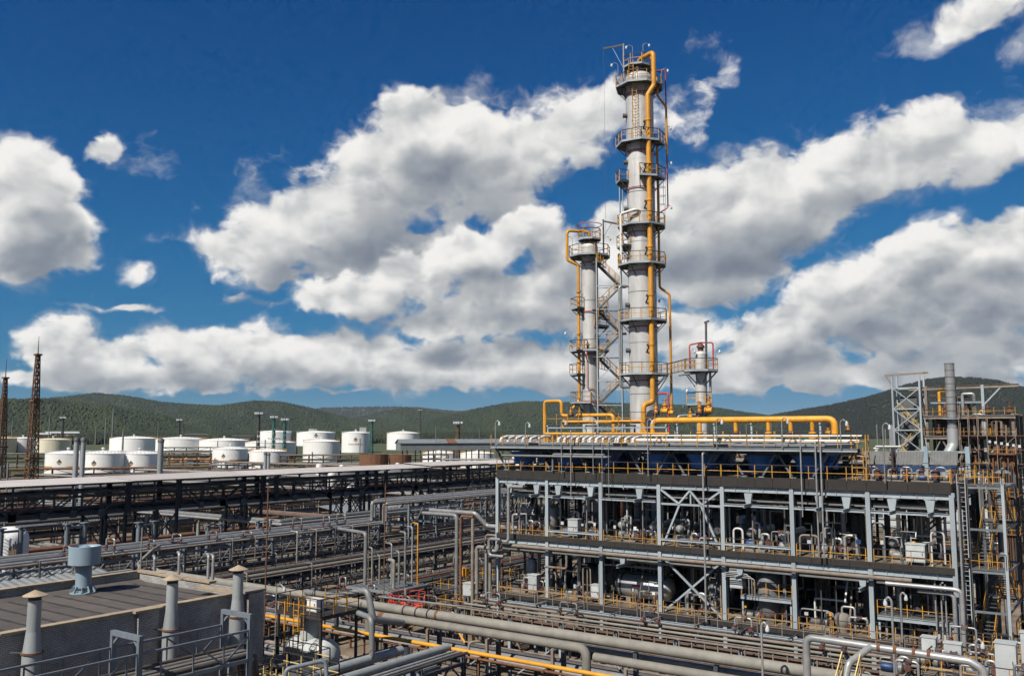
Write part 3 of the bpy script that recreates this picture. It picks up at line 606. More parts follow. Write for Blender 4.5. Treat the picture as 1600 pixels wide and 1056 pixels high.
# squat unpainted tanks just behind the gallery roof
for px, D, dia, h, lab in [(535, 330, 26, 9.2, 'low grey sheet metal tank behind the gallery roof'), (622, 345, 22, 9.4, 'low patched grey tank under the rust red drums')]:
    tank('squat_tank', lab, at_az(AZ(px), D, 0), dia, h, .02, None, None, 'squat grey tanks', 'sheet_grey', rail=False)
# railway tank wagons
for i, px in enumerate((272, 293, 313, 330)):
    c = at_az(AZ(px), 560, 3.3); t = thing('tank_wagon', 'orange brown railway tank wagon, %s from the left in the row' % ORD[i], 'wagon', c, 'tank wagons')
    a = math.radians(AZ(px)) - YAW; d = Vector((math.cos(a), -math.sin(a), 0)); cv = Vector(c)
    part('barrel', MB().sweep([cv + d * -3.6 + Vector((0, 0, 2.9)), cv + d * -3.3 + Vector((0, 0, 2.9)), cv + d * 3.3 + Vector((0, 0, 2.9)), cv + d * 3.6 + Vector((0, 0, 2.9))], [1.1, 1.5, 1.5, 1.1], 14), 'orange_wagon', t)
    part('dome', MB().lathe([(.7, 0), (.7, .6), (.5, .75)], cv + Vector((0, 0, 4.3)), 10), 'orange_wagon', t)
    part('underframe', MB().bar(cv + d * -3.8 + Vector((0, 0, 1.2)), cv + d * 3.8 + Vector((0, 0, 1.2)), 1.6, .4), 'black_steel', t)
    for s in (-2.4, -1.4, 1.4, 2.4):
        part('wheel', MB().tube(cv + d * s + Vector((0, 0, .5)) + Vector((d.y, -d.x, 0)) * .9, cv + d * s + Vector((0, 0, .5)) - Vector((d.y, -d.x, 0)) * .9, .48, 10), 'black_steel', t)
# ------------------------------------------------------------------ lattice masts, light masts, poles
def lattice(name, label, cat, c, w0, w1, h, m, bays, group=None, tip=6.0, k=.14, plats=()):
    t = thing(name, label, cat, c, group); cx, cy, cz = c; legs = [(1, 1), (-1, 1), (-1, -1), (1, -1)]
    W = lambda u: (w0 + (w1 - w0) * u) / 2
    for sx, sy in legs: part('leg', MB().bar((cx + sx * W(0), cy + sy * W(0), cz), (cx + sx * W(1), cy + sy * W(1), cz + h), k * 1.5), m, t)
    br = MB()
    for i in range(bays):
        u, v = i / bays, (i + 1) / bays
        for q in range(4):
            (ax, ay), (bx, by) = legs[q], legs[(q + 1) % 4]
            br.bar((cx + ax * W(u), cy + ay * W(u), cz + h * u), (cx + bx * W(v), cy + by * W(v), cz + h * v), k)
            br.bar((cx + bx * W(u), cy + by * W(u), cz + h * u), (cx + ax * W(v), cy + ay * W(v), cz + h * v), k)
            br.bar((cx + ax * W(v), cy + ay * W(v), cz + h * v), (cx + bx * W(v), cy + by * W(v), cz + h * v), k)
    part('bracing', br, m, t)
    for u in plats:
        part('platform', MB().cbox((cx, cy, cz + h * u), (W(u) * 2 + .9, W(u) * 2 + .9, .5)), m, t)
    if tip: part('rod', MB().tube((cx, cy, cz + h), (cx, cy, cz + h + tip), .16, 6, .06), m, t)
    return t
lattice('lattice_mast', 'tall rusty lattice mast standing before the white tanks at left', 'mast', at_az(AZ(53), 300, 0), 3.2, .85, 45.5, 'rust_mast', 20, None, 5.5, .16, (.33, .7, 1.0))
lattice('lattice_mast', 'rusty lattice mast cut by the left edge of the picture', 'mast', at_az(AZ(4), 330, 0), 3.0, .8, 40, 'rust_mast', 17, None, 6, .16, (.45, 1.0))
def light_mast(label, px, D, z1, m='steel_grey', head='steel_grey', w=1.6, group='light masts among the tanks'):
    c = at_az(AZ(px), D); h = z1 - c[2]; t = lattice('light_mast', label, 'light mast', c, w, w * .6, h, m, max(6, int(h / 3)), group, 0, .18)
    part('lamp_platform', MB().cbox((c[0], c[1], z1), (w * 2.2, w * 2.2, .3)), head, t)
    for sx in (-1, 0, 1):
        for sy in (-1, 1): part('floodlight', MB().cbox((c[0] + sx * w * .9, c[1] + sy * w * .9, z1 + .9), (.9, .7, 1.1)), 'lamp_glass', t)
    return t
light_mast('dark light mast with lamp cluster above the back row of tanks', 404, 560, 33.5)
light_mast('teal lattice light mast, left of the two by the far tanks', 428, 600, 32, 'teal', 'teal')
light_mast('teal lattice light mast, right of the two by the far tanks', 445, 600, 30.5, 'teal', 'teal')
light_mast('teal lattice light mast right of the slim tank', 581, 640, 30.5, 'teal', 'teal')
light_mast('grey light mast before the pale hall at left', 98, 800, 34)
light_mast('grey light mast over the second low tank', 280, 820, 33)
light_mast('rust toned light mast between the two low tanks by the shed', 716, 470, 27, 'rust_mast', 'rust_mast')
light_mast('distant power line mast right of the far tanks', 656, 1500, 60, w=2.5)
for i, (px, D, z1, r) in enumerate([(77, 900, 36, .5), (176, 900, 45, .9), (165, 900, 36, .6), (653, 700, 27, .25), (681, 420, 25.5, .2), (749, 430, 25, .2), (193, 480, 24, .55), (19, 900, 34, .5), (150, 950, 30, .5), (247, 900, 33, .4)]):
    c = at_az(AZ(px), D)
    solo('slender_pole', MB().tube(c, (c[0], c[1], z1), r, 8, r * .7), 'pipe_grey', 'slender grey pole among the tanks, %s from the left' % ORD[sorted([77, 176, 165, 653, 681, 749, 193, 19, 150, 247]).index(px)], 'pole', 'slender poles in the tank farm')
# vent posts just behind the gallery
for i, (px, D, z1, r) in enumerate([(121, 170, 21.2, .42), (131.5, 170, 21.2, .42), (252.5, 175, 21.0, .5), (416, 240, 17.2, .42), (421, 240, 17.0, .42)]):
    c = at_az(AZ(px), D, 0); t = thing('vent_post', 'pale grey vent post rising behind the gallery roof, %s from the left' % ORD[i], 'vent post', c, 'vent posts behind the gallery')
    part('tube', MB().tube(c, (c[0], c[1], z1), r, 12), 'stack_grey', t); part('cap', MB().lathe([(r * 1.15, -.3), (r * 1.15, .25), (.05, .5)], (c[0], c[1], z1), 12), 'steel_grey', t)
for i, (px, D, z1) in enumerate([(5, 150, 17.6), (16, 150, 18.2)]):
    c = at_az(AZ(px), D, 0); solo('thin_post', MB().tube(c, (c[0], c[1], z1), .12, 6), 'steel_blue', 'thin blue grey post behind the gallery at the left edge, %s' % ['outer', 'inner'][i], 'post', 'thin posts at the left edge')
# ------------------------------------------------------------------ far buildings
def hall(name, label, px, D, w, d, h, roofm, wallm, rise=1.2, z=None, group=None, stripe=None):
    c = at_az(AZ(px), D, z); t = thing(name, label, 'building', c, group); t.rotation_euler.z = -math.radians(AZ(px)) + YAW; o = Vector(c)
    W = MB().box((-w / 2, -d / 2, -6), (w / 2, d / 2, h)); ob = bpy.data.objects.new('wall', W.mesh('wall', wallm)); COL.objects.link(ob); ob.parent = t
    r = MB(); r.v = [(-w / 2 - .4, -d / 2 - .4, h), (w / 2 + .4, -d / 2 - .4, h), (w / 2 + .4, d / 2 + .4, h), (-w / 2 - .4, d / 2 + .4, h), (-w / 2 - .4, 0, h + rise), (w / 2 + .4, 0, h + rise)]
    for f in ((0, 1, 5, 4), (2, 3, 4, 5), (0, 4, 3), (1, 2, 5), (3, 2, 1, 0)): r.face(list(f))
    ob = bpy.data.objects.new('roof', r.mesh('roof', roofm)); COL.objects.link(ob); ob.parent = t
    if stripe:
        b = MB().box((-w / 2 - .05, -d / 2 - .1, h - 1.0), (w / 2 + .05, -d / 2 - .002, h - .3)); ob = bpy.data.objects.new('stripe', b.mesh('stripe', stripe)); COL.objects.link(ob); ob.parent = t
    n = max(2, int(w / 9))
    for i in range(n):
        x = -w / 2 + w * (i + .5) / n; b = MB().box((x - 1.3, -d / 2 - .12, h * .35), (x + 1.3, -d / 2 - .002, h * .62)); ob = bpy.data.objects.new('window', b.mesh('window', 'steel_dark')); COL.objects.link(ob); ob.parent = t
    return t
hall('industrial_hall', 'pale hall with a red eaves stripe at the foot of the left hill', 98, 1150, 34, 22, 9, 'wall_pale', 'wall_pale', 2, stripe='red')
hall('industrial_hall', 'blue grey hall with a pale roof left of the striped hall', 68, 1100, 14, 18, 8, 'wall_pale', 'steel_dark', 2)
hall('far_block', 'small grey block between the low tanks', 308, 1000, 22, 14, 9, 'sheet_grey', 'steel_grey', .5)
hall('far_block', 'small grey block behind the third low tank', 381, 980, 22, 14, 8, 'sheet_grey', 'steel_grey', .5)
hall('white_kiosk', 'tiny white block above the tall far tank', 487, 1300, 8, 8, 14, 'white', 'white', .2)
hall('white_kiosk', 'tiny white block above the slim tank', 567, 1250, 9, 8, 16, 'white', 'wall_pale', .2)
hall('white_kiosk', 'small white house at the forest edge right of the far tanks', 701, 1500, 10, 8, 5, 'wall_pale', 'white', 1)
# long grey shed with a rusty roof patch, on stilts, running to the right
t = thing('long_shed', 'long grey shed on stilts with a rusty patch on its roof', 'shed', (-284, 309, 0))
A = Vector((-284, 309, 0)); B = Vector((-243, 372, 0)); dv = (B - A).normalized(); nv = Vector((dv.y, -dv.x, 0)); Z = lambda v, z: v + Vector((0, 0, z))
w = MB(); w.bar(Z(A, 16.2), Z(B, 16.2), 9, 3.2); part('wall', w, 'sheet_grey', t)
def slab(mb, a, b, c, d, th=.12):
    n = (Vector(b) - Vector(a)).cross(Vector(d) - Vector(a)).normalized() * th; k = len(mb.v); P = [Vector(q) for q in (a, b, c, d)]
    mb.v += [tuple(p) for p in P] + [tuple(p + n) for p in P]
    for f in ((3, 2, 1, 0), (4, 5, 6, 7), (0, 1, 5, 4), (1, 2, 6, 5), (2, 3, 7, 6), (3, 0, 4, 7)): mb.face([k + i for i in f])
    return mb
for s, nm in ((1, 'roof_slope'), (-1, 'roof_slope')): part(nm, slab(MB(), Z(A - dv * .6 + nv * 5 * s, 17.7), Z(B + dv * .6 + nv * 5 * s, 17.7), Z(B + dv * .6, 19.6), Z(A - dv * .6, 19.6)), 'sheet_grey', t)
pA = A.lerp(B, .30); pB = A.lerp(B, .36); part('rust_patch', slab(MB(), Z(pA + nv * 5.02, 17.86), Z(pB + nv * 5.02, 17.86), Z(pB + nv * .1, 19.78), Z(pA + nv * .1, 19.78), .02), 'rust', t)
gb = MB(); k = [Z(A + nv * 4.5 - dv * .1, 17.7), Z(A - nv * 4.5 - dv * .1, 17.7), Z(A - dv * .1, 19.5)]; gb.v = [tuple(q) for q in k] + [tuple(q + dv * .2) for q in k]; gb.face([0, 1, 2]); gb.face([5, 4, 3]); gb.face([0, 2, 5, 3]); gb.face([2, 1, 4, 5]); gb.face([1, 0, 3, 4])
part('gable', gb, 'sheet_grey', t)
for i in range(12):
    p = A.lerp(B, (i + .5) / 12)
    for s in (-4, 4): part('stilt', MB().bar(Z(p + nv * s, 0), Z(p + nv * s, 14.6), .4), 'steel_grey', t)
# ------------------------------------------------------------------ the process frame: three decks, seven bays
FX = [-54.5 + 6 * i for i in range(8)]; FY = [74.25, 80.25, 86.25]
DECKS = [(5.65, 6.1, 6.5), (11.45, 11.9, 12.3), (17.35, 17.8, 18.55)]     # beam bottom, beam top, floor
frame = thing('process_frame', 'three storey open steel process frame with pale grey columns', 'steel frame', (-33.5, 80.25, 0))
for yi, y in enumerate(FY):
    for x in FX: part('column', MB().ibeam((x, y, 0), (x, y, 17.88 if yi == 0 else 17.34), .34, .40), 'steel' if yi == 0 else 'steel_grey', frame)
for li, (z0, z1, zf) in enumerate(DECKS):
    for i in range(7):
        xa, xb = FX[i] + .18, FX[i + 1] - .18
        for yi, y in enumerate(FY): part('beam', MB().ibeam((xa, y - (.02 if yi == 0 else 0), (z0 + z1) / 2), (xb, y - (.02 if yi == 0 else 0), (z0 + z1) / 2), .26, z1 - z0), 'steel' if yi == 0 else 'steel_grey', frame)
        part('deck_slab', MB().box((FX[i] + .003, 74.05, z1 + .004), (FX[i + 1] - .003, 86.4, zf - .004)), 'concrete_deck', frame)
        for k in range(4): part('edge_panel', MB().box((FX[i] + 1.5 * k + .012, 73.97, z1 + .01), (FX[i] + 1.5 * (k + 1) - .012, 74.046, zf + .10)), 'fascia', frame)   # dark edge panels, four to a bay
        # stiffener plates on the front beam
        for k in range(1, 5): part('stiffener', MB().box((FX[i] + 1.2 * k - .012, 74.08, z0 + .045), (FX[i] + 1.2 * k + .012, 74.22, z1 - .045)), 'steel', frame)
    for x in FX:
        for a, b in ((74.47, 80.03), (80.47, 86.03)): part('cross_beam', MB().ibeam((x, a, (z0 + z1) / 2), (x, b, (z0 + z1) / 2), .24, z1 - z0 - .02), 'steel_grey', frame)
    for i in range(7):
        for y in (76.3, 78.3, 82.3, 84.3): part('joist', MB().ibeam((FX[i] + .14, y, z1 - .16), (FX[i + 1] - .14, y, z1 - .16), .14, .28), 'steel_grey', frame)
    for i in range(7):
        if li == 2: railing(frame, [(FX[i] + .02, 74.0, zf), (FX[i + 1] - .02, 74.0, zf)], step=1.5)
        else: railing(frame, [(FX[i] + .3, 74.1, zf), (FX[i + 1] - .3, 74.1, zf)], step=1.5)
    railing(frame, [(-12.45, 74.1, zf), (-12.45, 86.2, zf)], step=1.5); railing(frame, [(-54.55, 74.1, zf), (-54.55, 86.2, zf)], step=1.5)
    railing(frame, [(-54.4, 86.35, zf), (-12.6, 86.35, zf)], step=1.5)
# light strut in front of the middle deck, bracing, hangers
for i in range(7):
    if i != 2: part('front_strut', MB().ibeam((FX[i] + .19, 74.05, 12.95 if i < 5 else 12.75), (FX[i + 1] - .19, 74.05, 12.95 if i < 5 else 12.75), .16, .20), 'steel', frame) if i in (1, 3, 4) else None
def brace(a, b, w=.16): part('brace', MB().bar(a, b, w, w), 'steel', frame)
xa, xb = FX[3], FX[4]                                                        # braced bay
brace((xa + .2, 74.24, 16.05), (xb - .2, 74.24, 16.05), .17)
brace((xa + .2, 74.18, 17.3), (xa + 1.95, 74.18, 16.1)); brace((xb - .2, 74.18, 17.3), (xb - 1.95, 74.18, 16.1))
brace((xa + 3.0, 74.2, 17.3), (xa + 1.95, 74.2, 16.15)); brace((xb - 3.0, 74.16, 17.3), (xb - 1.95, 74.16, 16.15)); brace((xa + 3.0, 74.32, 17.3), (xa + 3.0, 74.32, 16.15), .12)
brace((xa + 1.95, 74.2, 15.95), (xa + .35, 74.2, 12.45)); brace((xb - 1.95, 74.2, 15.95), (xb - .35, 74.2, 12.45))
brace((xa + .3, 74.2, 11.3), (xb - .3, 74.2, 6.7)); brace((xa + .3, 74.36, 6.7), (xb - .3, 74.36, 11.3))
for i in range(7):
    for y in (80.25, 86.25):
        if i in (0, 3, 6): part('brace', MB().bar((FX[i] + .3, y, 6.6), (FX[i + 1] - .3, y, 11.3), .15), 'steel_grey', frame); part('brace', MB().bar((FX[i] + .3, y + .2, 12.4), (FX[i + 1] - .3, y + .2, 17.2), .15), 'steel_grey', frame)
for n, (x, z) in enumerate([(-52.6, 17.3), (-49.4, 17.3), (-46.9, 17.3), (-43.3, 17.3), (-38.2, 17.3), (-28.0, 17.3), (-22.1, 17.3), (-20.0, 17.3), (-16.6, 17.3), (-13.9, 17.3), (-40.0, 11.4), (-28.9, 11.4), (-19.0, 11.4)]):
    hb = MB(); hb.v = [(x - .34, 73.6, z), (x + .34, 73.6, z), (x + .2, 73.6, z - .85), (x - .2, 73.6, z - .85), (x - .34, 73.95, z), (x + .34, 73.95, z), (x + .2, 73.95, z - .85), (x - .2, 73.95, z - .85)]
    for f in ((3, 2, 1, 0), (4, 5, 6, 7), (0, 1, 5, 4), (1, 2, 6, 5), (2, 3, 7, 6), (3, 0, 4, 7)): hb.face(list(f))
    part('hanger', hb, 'steel', frame)
    part('hoist_beam', MB().ibeam((x, 72.6, z - 1.0), (x, 79.8, z - 1.0), .2, .28), 'steel', frame)
for i in range(7):
    if i in (0, 1, 2, 4, 5, 6): part('hoist_rail', MB().ibeam((FX[i] + (.25 if i else 1.6), 73.86, 16.25), (FX[i + 1] - .2 - (1.2 if i == 1 else 0), 73.86, 16.25), .2, .22), 'steel', frame)
# small upper gallery on the lower storey
def mezz(x0, x1, z, y0=74.6, y1=78):
    part('mezzanine', MB().box((x0, y0, z - .1), (x1, y1, z)), 'grating', frame); part('mezzanine_beam', MB().ibeam((x0, y0 - .12, z - .2), (x1, y0 - .12, z - .2), .14, .3), 'steel', frame)
    railing(frame, [(x0, y0 + .05, z), (x1, y0 + .05, z)], step=1.2)
    for x in (x0 + .1, x1 - .1): part('mezzanine_post', MB().bar((x, y0 + .1, 6.5), (x, y0 + .1, z - .1), .14), 'steel', frame)
mezz(-29.2, -24.9, 8.8); mezz(-18.2, -12.8, 8.4, 74.5, 77)
for x in FX[1:-1:2]: ladder(frame, (x + .8, 79.5, 6.5), 12.4, (1, 0)); 
# side wall sheeting at the right end
part('end_panel', MB().box((-12.2, 74.6, 6.2), (-12.08, 75.6, 18.4)), 'sheet_grey', frame)
part('end_panel', MB().box((-12.2, 84.8, 0.2), (-12.08, 86.1, 18.4)), 'sheet_grey', frame)
# ------------------------------------------------------------------ air coolers on the top deck
CX = [-53.1, -47.8, -43.5, -37.8, -33.5, -28.0, -23.8]
cool = None
def air_cooler(x, label):
    t = thing('air_cooler', label, 'air cooler', (x, 79, 18.55), 'air coolers along the top deck'); w = 2.05
    part('tube_bundle', MB().box((x - w, 75.0, 20.95), (x + w, 83.4, 21.35)), 'sheet_grey', t)
    part('header_box', MB().box((x - w - .03, 74.7, 20.98), (x + w + .03, 74.98, 21.42)), 'sheet_grey', t); part('header_box', MB().box((x - w - .03, 83.42, 20.98), (x + w + .03, 83.7, 21.42)), 'sheet', t)
    for s in (-1, 1): part('side_frame', MB().ibeam((x + s * (w - .05), 74.75, 20.72), (x + s * (w - .05), 83.6, 20.72), .16, .42), 'steel_grey', t)
    for y in (74.85, 79.2, 83.5): part('cross_frame', MB().ibeam((x - w + .12, y, 20.68), (x + w - .12, y, 20.68), .14, .3), 'steel_grey', t)
    for y in (77.1, 81.3):
        h = MB(); A = [(x - 1.95, y - 1.95), (x + 1.95, y - 1.95), (x + 1.95, y + 1.95), (x - 1.95, y + 1.95)]; n = 16
        top = []; bot = []
        for i in range(n):
            a = 2 * PI * (i + .5) / n; c, s = math.cos(a), math.sin(a); k = 1.35 / max(abs(c), abs(s)); top.append((x + c * k, y + s * k, 20.45)); bot.append((x + c * 1.12, y + s * 1.12, 19.75))
        h.v = top + bot + [(p[0], p[1], 19.2) for p in bot]
        for q in (0, 1):
            for i in range(n): h.face([q * n + (i + 1) % n, q * n + i, (q + 1) * n + i, (q + 1) * n + (i + 1) % n])
        hd = part('fan_hood', h, 'blue', t)
        f = MB(); f.lathe([(.25, 19.45), (.25, 19.75), (.05, 19.8)], (x, y, 0), 10)
        for i in range(6):
            a = i * PI / 3; d = Vector((math.cos(a), math.sin(a), 0)); f.bar(Vector((x, y, 19.6)) + d * .2, Vector((x, y, 19.62)) + d * 1.06, .22, .03)
        part('fan', f, 'steel_dark', hd); part('motor', MB().lathe([(.32, 18.75), (.32, 19.3), (.1, 19.36)], (x, y, 0), 10), 'blue', t)
        part('motor_beam', MB().bar((x - w, y, 18.72), (x + w, y, 18.72), .3, .16), 'steel_dark', t)
    for y in (74.9, 79.2, 83.5):
        for s in (-1, 1):
            part('strut', MB().ibeam((x + s * .75, y, 18.58), (x + s * (w - .1), y, 20.52), .13, .15), 'steel_blue' if y < 75 else 'steel_grey', t)
        if y < 75: 
            for s in (-1, 1): part('foot_plate', MB().cbox((x + s * .75, y, 18.62), (.5, .4, .1)), 'steel', t)
    return t
for i, x in enumerate(CX):
    lab = 'air cooler with blue fan hoods, %s from the left end of the top deck' % ORD[i]
    if i == 0: cool = air_cooler(x, lab)
    else: copy_tree(cool, (x, 79, 18.55), lab)
# white inlet bends in rows on the cooler headers
el0 = None
for gi, (x0, x1, n) in enumerate([(-54.6, -50.0, 6), (-47.6, -41.2, 10), (-41.0, -39.4, 3)]):
    for k in range(n):
        x = x0 + (x1 - x0) * k / (n - 1); lab = 'white pipe bend on the cooler header, %s of the %s row' % (ORD[k], ['left', 'middle', 'short right'][gi])
        if el0 is None:
            el0 = thing('inlet_bend', lab, 'pipe bend', (x, 75.2, 21.35), 'white inlet bends on the coolers')
            part('bend', MB().pipe([(x, 74.86, 21.40), (x, 74.86, 21.78), (x, 75.9, 22.0), (x, 77.0, 22.0)], .14, 10, .3), 'white', el0); part('flange', MB().tube((x, 74.86, 21.44), (x, 74.86, 21.52), .22, 10), 'white', el0)
        else: copy_tree(el0, (x, 75.2, 21.35), lab)
t = thing('cooler_walkway', 'grated walkway with yellow posts over the air coolers', 'walkway', (-37, 74.4, 20.9))
for i in range(6): part('grating', MB().box((-55 + i * 6.0, 73.7, 21.02), (-55 + (i + 1) * 6.0 - .02, 74.62, 21.1)), 'grating', t)
part('edge_beam', MB().ibeam((-55, 73.66, 20.93), (-19, 73.66, 20.93), .12, .2), 'steel', t); part('edge_beam', MB().ibeam((-55, 74.6, 20.9), (-19, 74.6, 20.9), .1, .2), 'steel_grey', t)
for i in range(12): part('bracket', MB().bar((-54.5 + 3.2 * i, 74.55, 20.2), (-54.5 + 3.2 * i, 73.7, 20.85), .1), 'steel_grey', t)
for i in range(12): railing(t, [(-55 + 3 * i, 73.72, 21.1), (-52.02 + 3 * i, 73.72, 21.1)], step=1.5)
for i, (x0, x1, z, r) in enumerate([(-39.2, -31.2, 21.66, .17), (-30.8, -25.4, 21.66, .17), (-25.2, -19.2, 21.64, .17), (-38.6, -19.0, 22.1, .08)]):
    solo('white_header', MB().pipe([(x0, 75.2, z), (x1, 75.2, z)], r, 12), 'white', 'white cooler header pipe, ' + ['left of the three thick ones', 'middle of the three thick ones', 'right of the three thick ones', 'thin and long above the thick ones'][i], 'pipe', 'white cooler headers')
solo('cooler_drain', MB().pipe([(-53.5, 73.6, 20.1), (-41.5, 73.6, 20.1), (-41.5, 74.2, 20.1)], .12, 8), 'pipe_grey', 'grey drain pipe under the left coolers', 'pipe'); solo('cooler_drain', MB().pipe([(-47.6, 73.8, 18.7), (-47.6, 73.8, 20.3), (-41.8, 73.8, 20.3)], .1, 8), 'pipe_grey', 'thin bent pipe in front of the left coolers', 'pipe')
# lamp poles on the top deck
def lamp(label, x, y, z0, z1, group='curved lamp poles on the process frame', arm=.5, r=.05):
    t = thing('lamp_pole', label, 'lamp', (x, y, z0), group)
    part('pole', MB().pipe([(x, y, z0), (x, y, z1), (x + arm * .5, y, z1 + .25), (x + arm, y, z1 - .05)], r, 6, .3), 'pipe_bright', t)
    part('lamp_head', MB().lathe([(.04, .18), (.08, .08), (.13, -.08), (.11, -.2), (.02, -.22)], (x + arm, y, z1 - .1), 10), 'lamp_glass', t)
    return t
for i, (x, z0, z1) in enumerate([(-54.3, 21.1, 23.4), (-50.6, 21.1, 23.2), (-46.4, 18.5, 23.4), (-42.9, 18.5, 23.4), (-37.2, 18.5, 23.4), (-30.6, 21.1, 23.4), (-24.9, 21.1, 23.4), (-20.2, 21.1, 23.2), (-17.0, 18.5, 22.9)]):
    lamp('curved lamp pole at the top deck edge, %s from the left' % ORD[i], x, 73.5, z0, z1)
for i, (x, z0, z1, r) in enumerate([(-45.3, 16.3, 22.6, .06), (-41.9, 16.4, 22.9, .03), (-41.2, 16.4, 22.9, .03), (-31.9, 6.4, 20.6, .09), (-23.4, 15.6, 21.8, .06), (-22.2, 12.5, 21.6, .07), (-21.8, 12.5, 21.6, .07)]):
    solo('riser_pipe', MB().pipe([(x, 73.4, z0), (x, 73.4, z1), (x, 74.4, z1)], r, 6), 'pipe_bright', 'thin upright pipe clamped outside the top deck, %s from the left' % ORD[i], 'pipe', 'thin risers outside the frame')
# ------------------------------------------------------------------ yellow gas header over the coolers
def pipe(label, pts, r, m, n=12, bend=None, group=None, name='pipe'): return solo(name, MB().pipe(pts, r, n, bend), m, label, 'pipe', group, tuple(pts[0]))
pipe('long orange yellow header pipe with down legs above the right coolers', [(-41.4, 83, 22.0), (-41.4, 83, 23.6), (-23.3, 83, 23.6), (-23.3, 83, 22.2)], .30, 'yellow', 14, name='header_pipe')
pipe('orange yellow header pipe above the left coolers', [(-51.9, 82.4, 23.5), (-42.3, 82.4, 23.5), (-41.9, 82.4, 22.2)], .2, 'yellow', 14, name='header_pipe')
pipe('orange yellow pipe arch at the left end of the coolers', [(-54.3, 82.6, 21.4), (-54.3, 82.6, 25.8), (-52.1, 82.6, 25.8), (-52.1, 82.6, 24.2), (-51.2, 82.6, 24.2)], .18, 'yellow', 14, name='arch_pipe')
for i, x in enumerate((-36.3, -32.6, -29.4, -27.3, -25.3)):
    t = thing('down_leg', 'yellow valve leg under the long header, %s from the left' % ORD[i], 'valve', (x, 83, 21.5), 'yellow down legs')
    part('leg_pipe', MB().tube((x, 83, 21.4), (x, 83, 23.4), .2, 10), 'yellow', t); part('valve_body', MB().lathe([(.22, 0), (.36, .05), (.36, .14), (.26, .2), (.26, .45), (.36, .5), (.36, .6), (.22, .64)], (x, 83, 21.8), 12), 'valve_red' if i % 2 else 'yellow', t)
pipe('lower yellow manifold pipe, left half', [(-52.9, 80.6, 22.25), (-46.6, 80.6, 22.25)], .16, 'yellow', 10, name='manifold_pipe'); pipe('lower yellow manifold pipe, right half', [(-46.2, 80.6, 22.25), (-38.4, 80.6, 22.25)], .16, 'yellow', 10, name='manifold_pipe')
st0 = None
for k in range(22):
    x = -52.6 + k * .64; side = 'left' if x < -46.4 else 'right'
    if st0 is None:
        st0 = thing('manifold_stub', 'short yellow flanged stub below the lower manifold, first from the left', 'pipe stub', (x, 80.6, 21.35), 'yellow manifold stubs')
        part('stub', MB().tube((x, 80.6, 21.35), (x, 80.6, 22.15), .1, 8), 'yellow', st0); part('flange', MB().tube((x, 80.6, 21.7), (x, 80.6, 21.82), .19, 8), 'yellow', st0)
    else: copy_tree(st0, (x, 80.6, 21.35), 'short yellow flanged stub below the lower manifold, %s from the left' % ORD[k])
t = thing('pipe_bridge', 'low grey frame carrying the yellow pipes over the coolers', 'pipe support', (-46, 82, 20.7))
for x in (-53.2, -48.5, -43.8, -39.2): part('post', MB().bar((x, 81.6, 21.36), (x, 81.6, 23.2), .16), 'steel', t); part('post', MB().bar((x, 83.6, 21.36), (x, 83.6, 23.2), .16), 'steel', t); part('cap_beam', MB().bar((x, 81.4, 23.1), (x, 83.8, 23.1), .16), 'steel', t)
part('rail_beam', MB().bar((-53.2, 81.5, 22.9), (-39.2, 81.5, 22.9), .14), 'steel', t)
for i, x in enumerate((-53.3, -45.8)): railing(t, [(x, 81.3, 23.3), (x + 5.5, 81.3, 23.3)], step=1.4)
t = thing('pipe_bridge', 'grey trestle frame under the long yellow header', 'pipe support', (-31, 83, 20.7))
for x in (-38.4, -34.5, -30.8, -24.4): part('post', MB().bar((x, 82.4, 21.36), (x, 82.4, 23.2), .16), 'steel', t); part('cap_beam', MB().bar((x, 82.2, 23.2), (x, 83.6, 23.2), .15), 'steel', t)
for i in range(3): railing(t, [(-38.4 + i * 5, 81.9, 21.4), (-33.5 + i * 5, 81.9, 21.4)], step=1.6)
def gate_valve(label, c, s, m, stem=True, group=None, m2=None):
    t = thing('gate_valve', label, 'valve', c, group); x, y, z = c
    part('valve_body', MB().lathe([(.3 * s, -.5 * s), (.42 * s, -.45 * s), (.42 * s, -.35 * s), (.28 * s, -.3 * s), (.34 * s, 0), (.28 * s, .3 * s), (.42 * s, .35 * s), (.42 * s, .45 * s), (.3 * s, .5 * s)], c, 12, 'x'), m2 or m, t)
    part('bonnet', MB().lathe([(.26 * s, 0), (.24 * s, .5 * s), (.38 * s, .55 * s), (.38 * s, .66 * s), (.16 * s, .72 * s), (.1 * s, 1.5 * s)], (x, y, z + .2 * s), 10), m, t)
    if stem:
        part('hand_wheel', MB().sweep([(x + .34 * s * math.cos(a), y + .34 * s * math.sin(a), z + 1.5 * s) for a in np.linspace(0, 2 * PI, 12, endpoint=False)], .04 * s, 5, closed=True).bar((x - .34 * s, y, z + 1.5 * s), (x + .34 * s, y, z + 1.5 * s), .03 * s), 'valve_red', t)
    return t
for i, (x, y, z, s) in enumerate([(-51.3, 83.2, 24.3, .8), (-50.2, 83.2, 24.3, .8), (-52.6, 83.6, 22.9, .7), (-41.6, 84.2, 24.4, 1.0), (-40.6, 84.2, 24.6, 1.2), (-39.8, 84.0, 24.4, .9), (-36.9, 84.4, 24.4, 1.1), (-35.9, 84.4, 24.6, 1.3), (-37.8, 84.2, 24.0, .8), (-22.2, 83.2, 22.6, .7), (-24.0, 83.4, 22.4, .7)]):
    gate_valve('orange yellow valve with bonnet beside the towers, %s from the left' % ORD[i], (x, y, z), s * .62, 'yellow', True, 'yellow valves round the towers', 'yellow' if i % 3 else 'valve_red')
pipe('red pipe bent beside the foot of the tall tower', [(-43.9, 89.2, 26.6), (-42.3, 88.6, 26.6), (-42.3, 88.6, 22.4)], .11, 'red', 10)
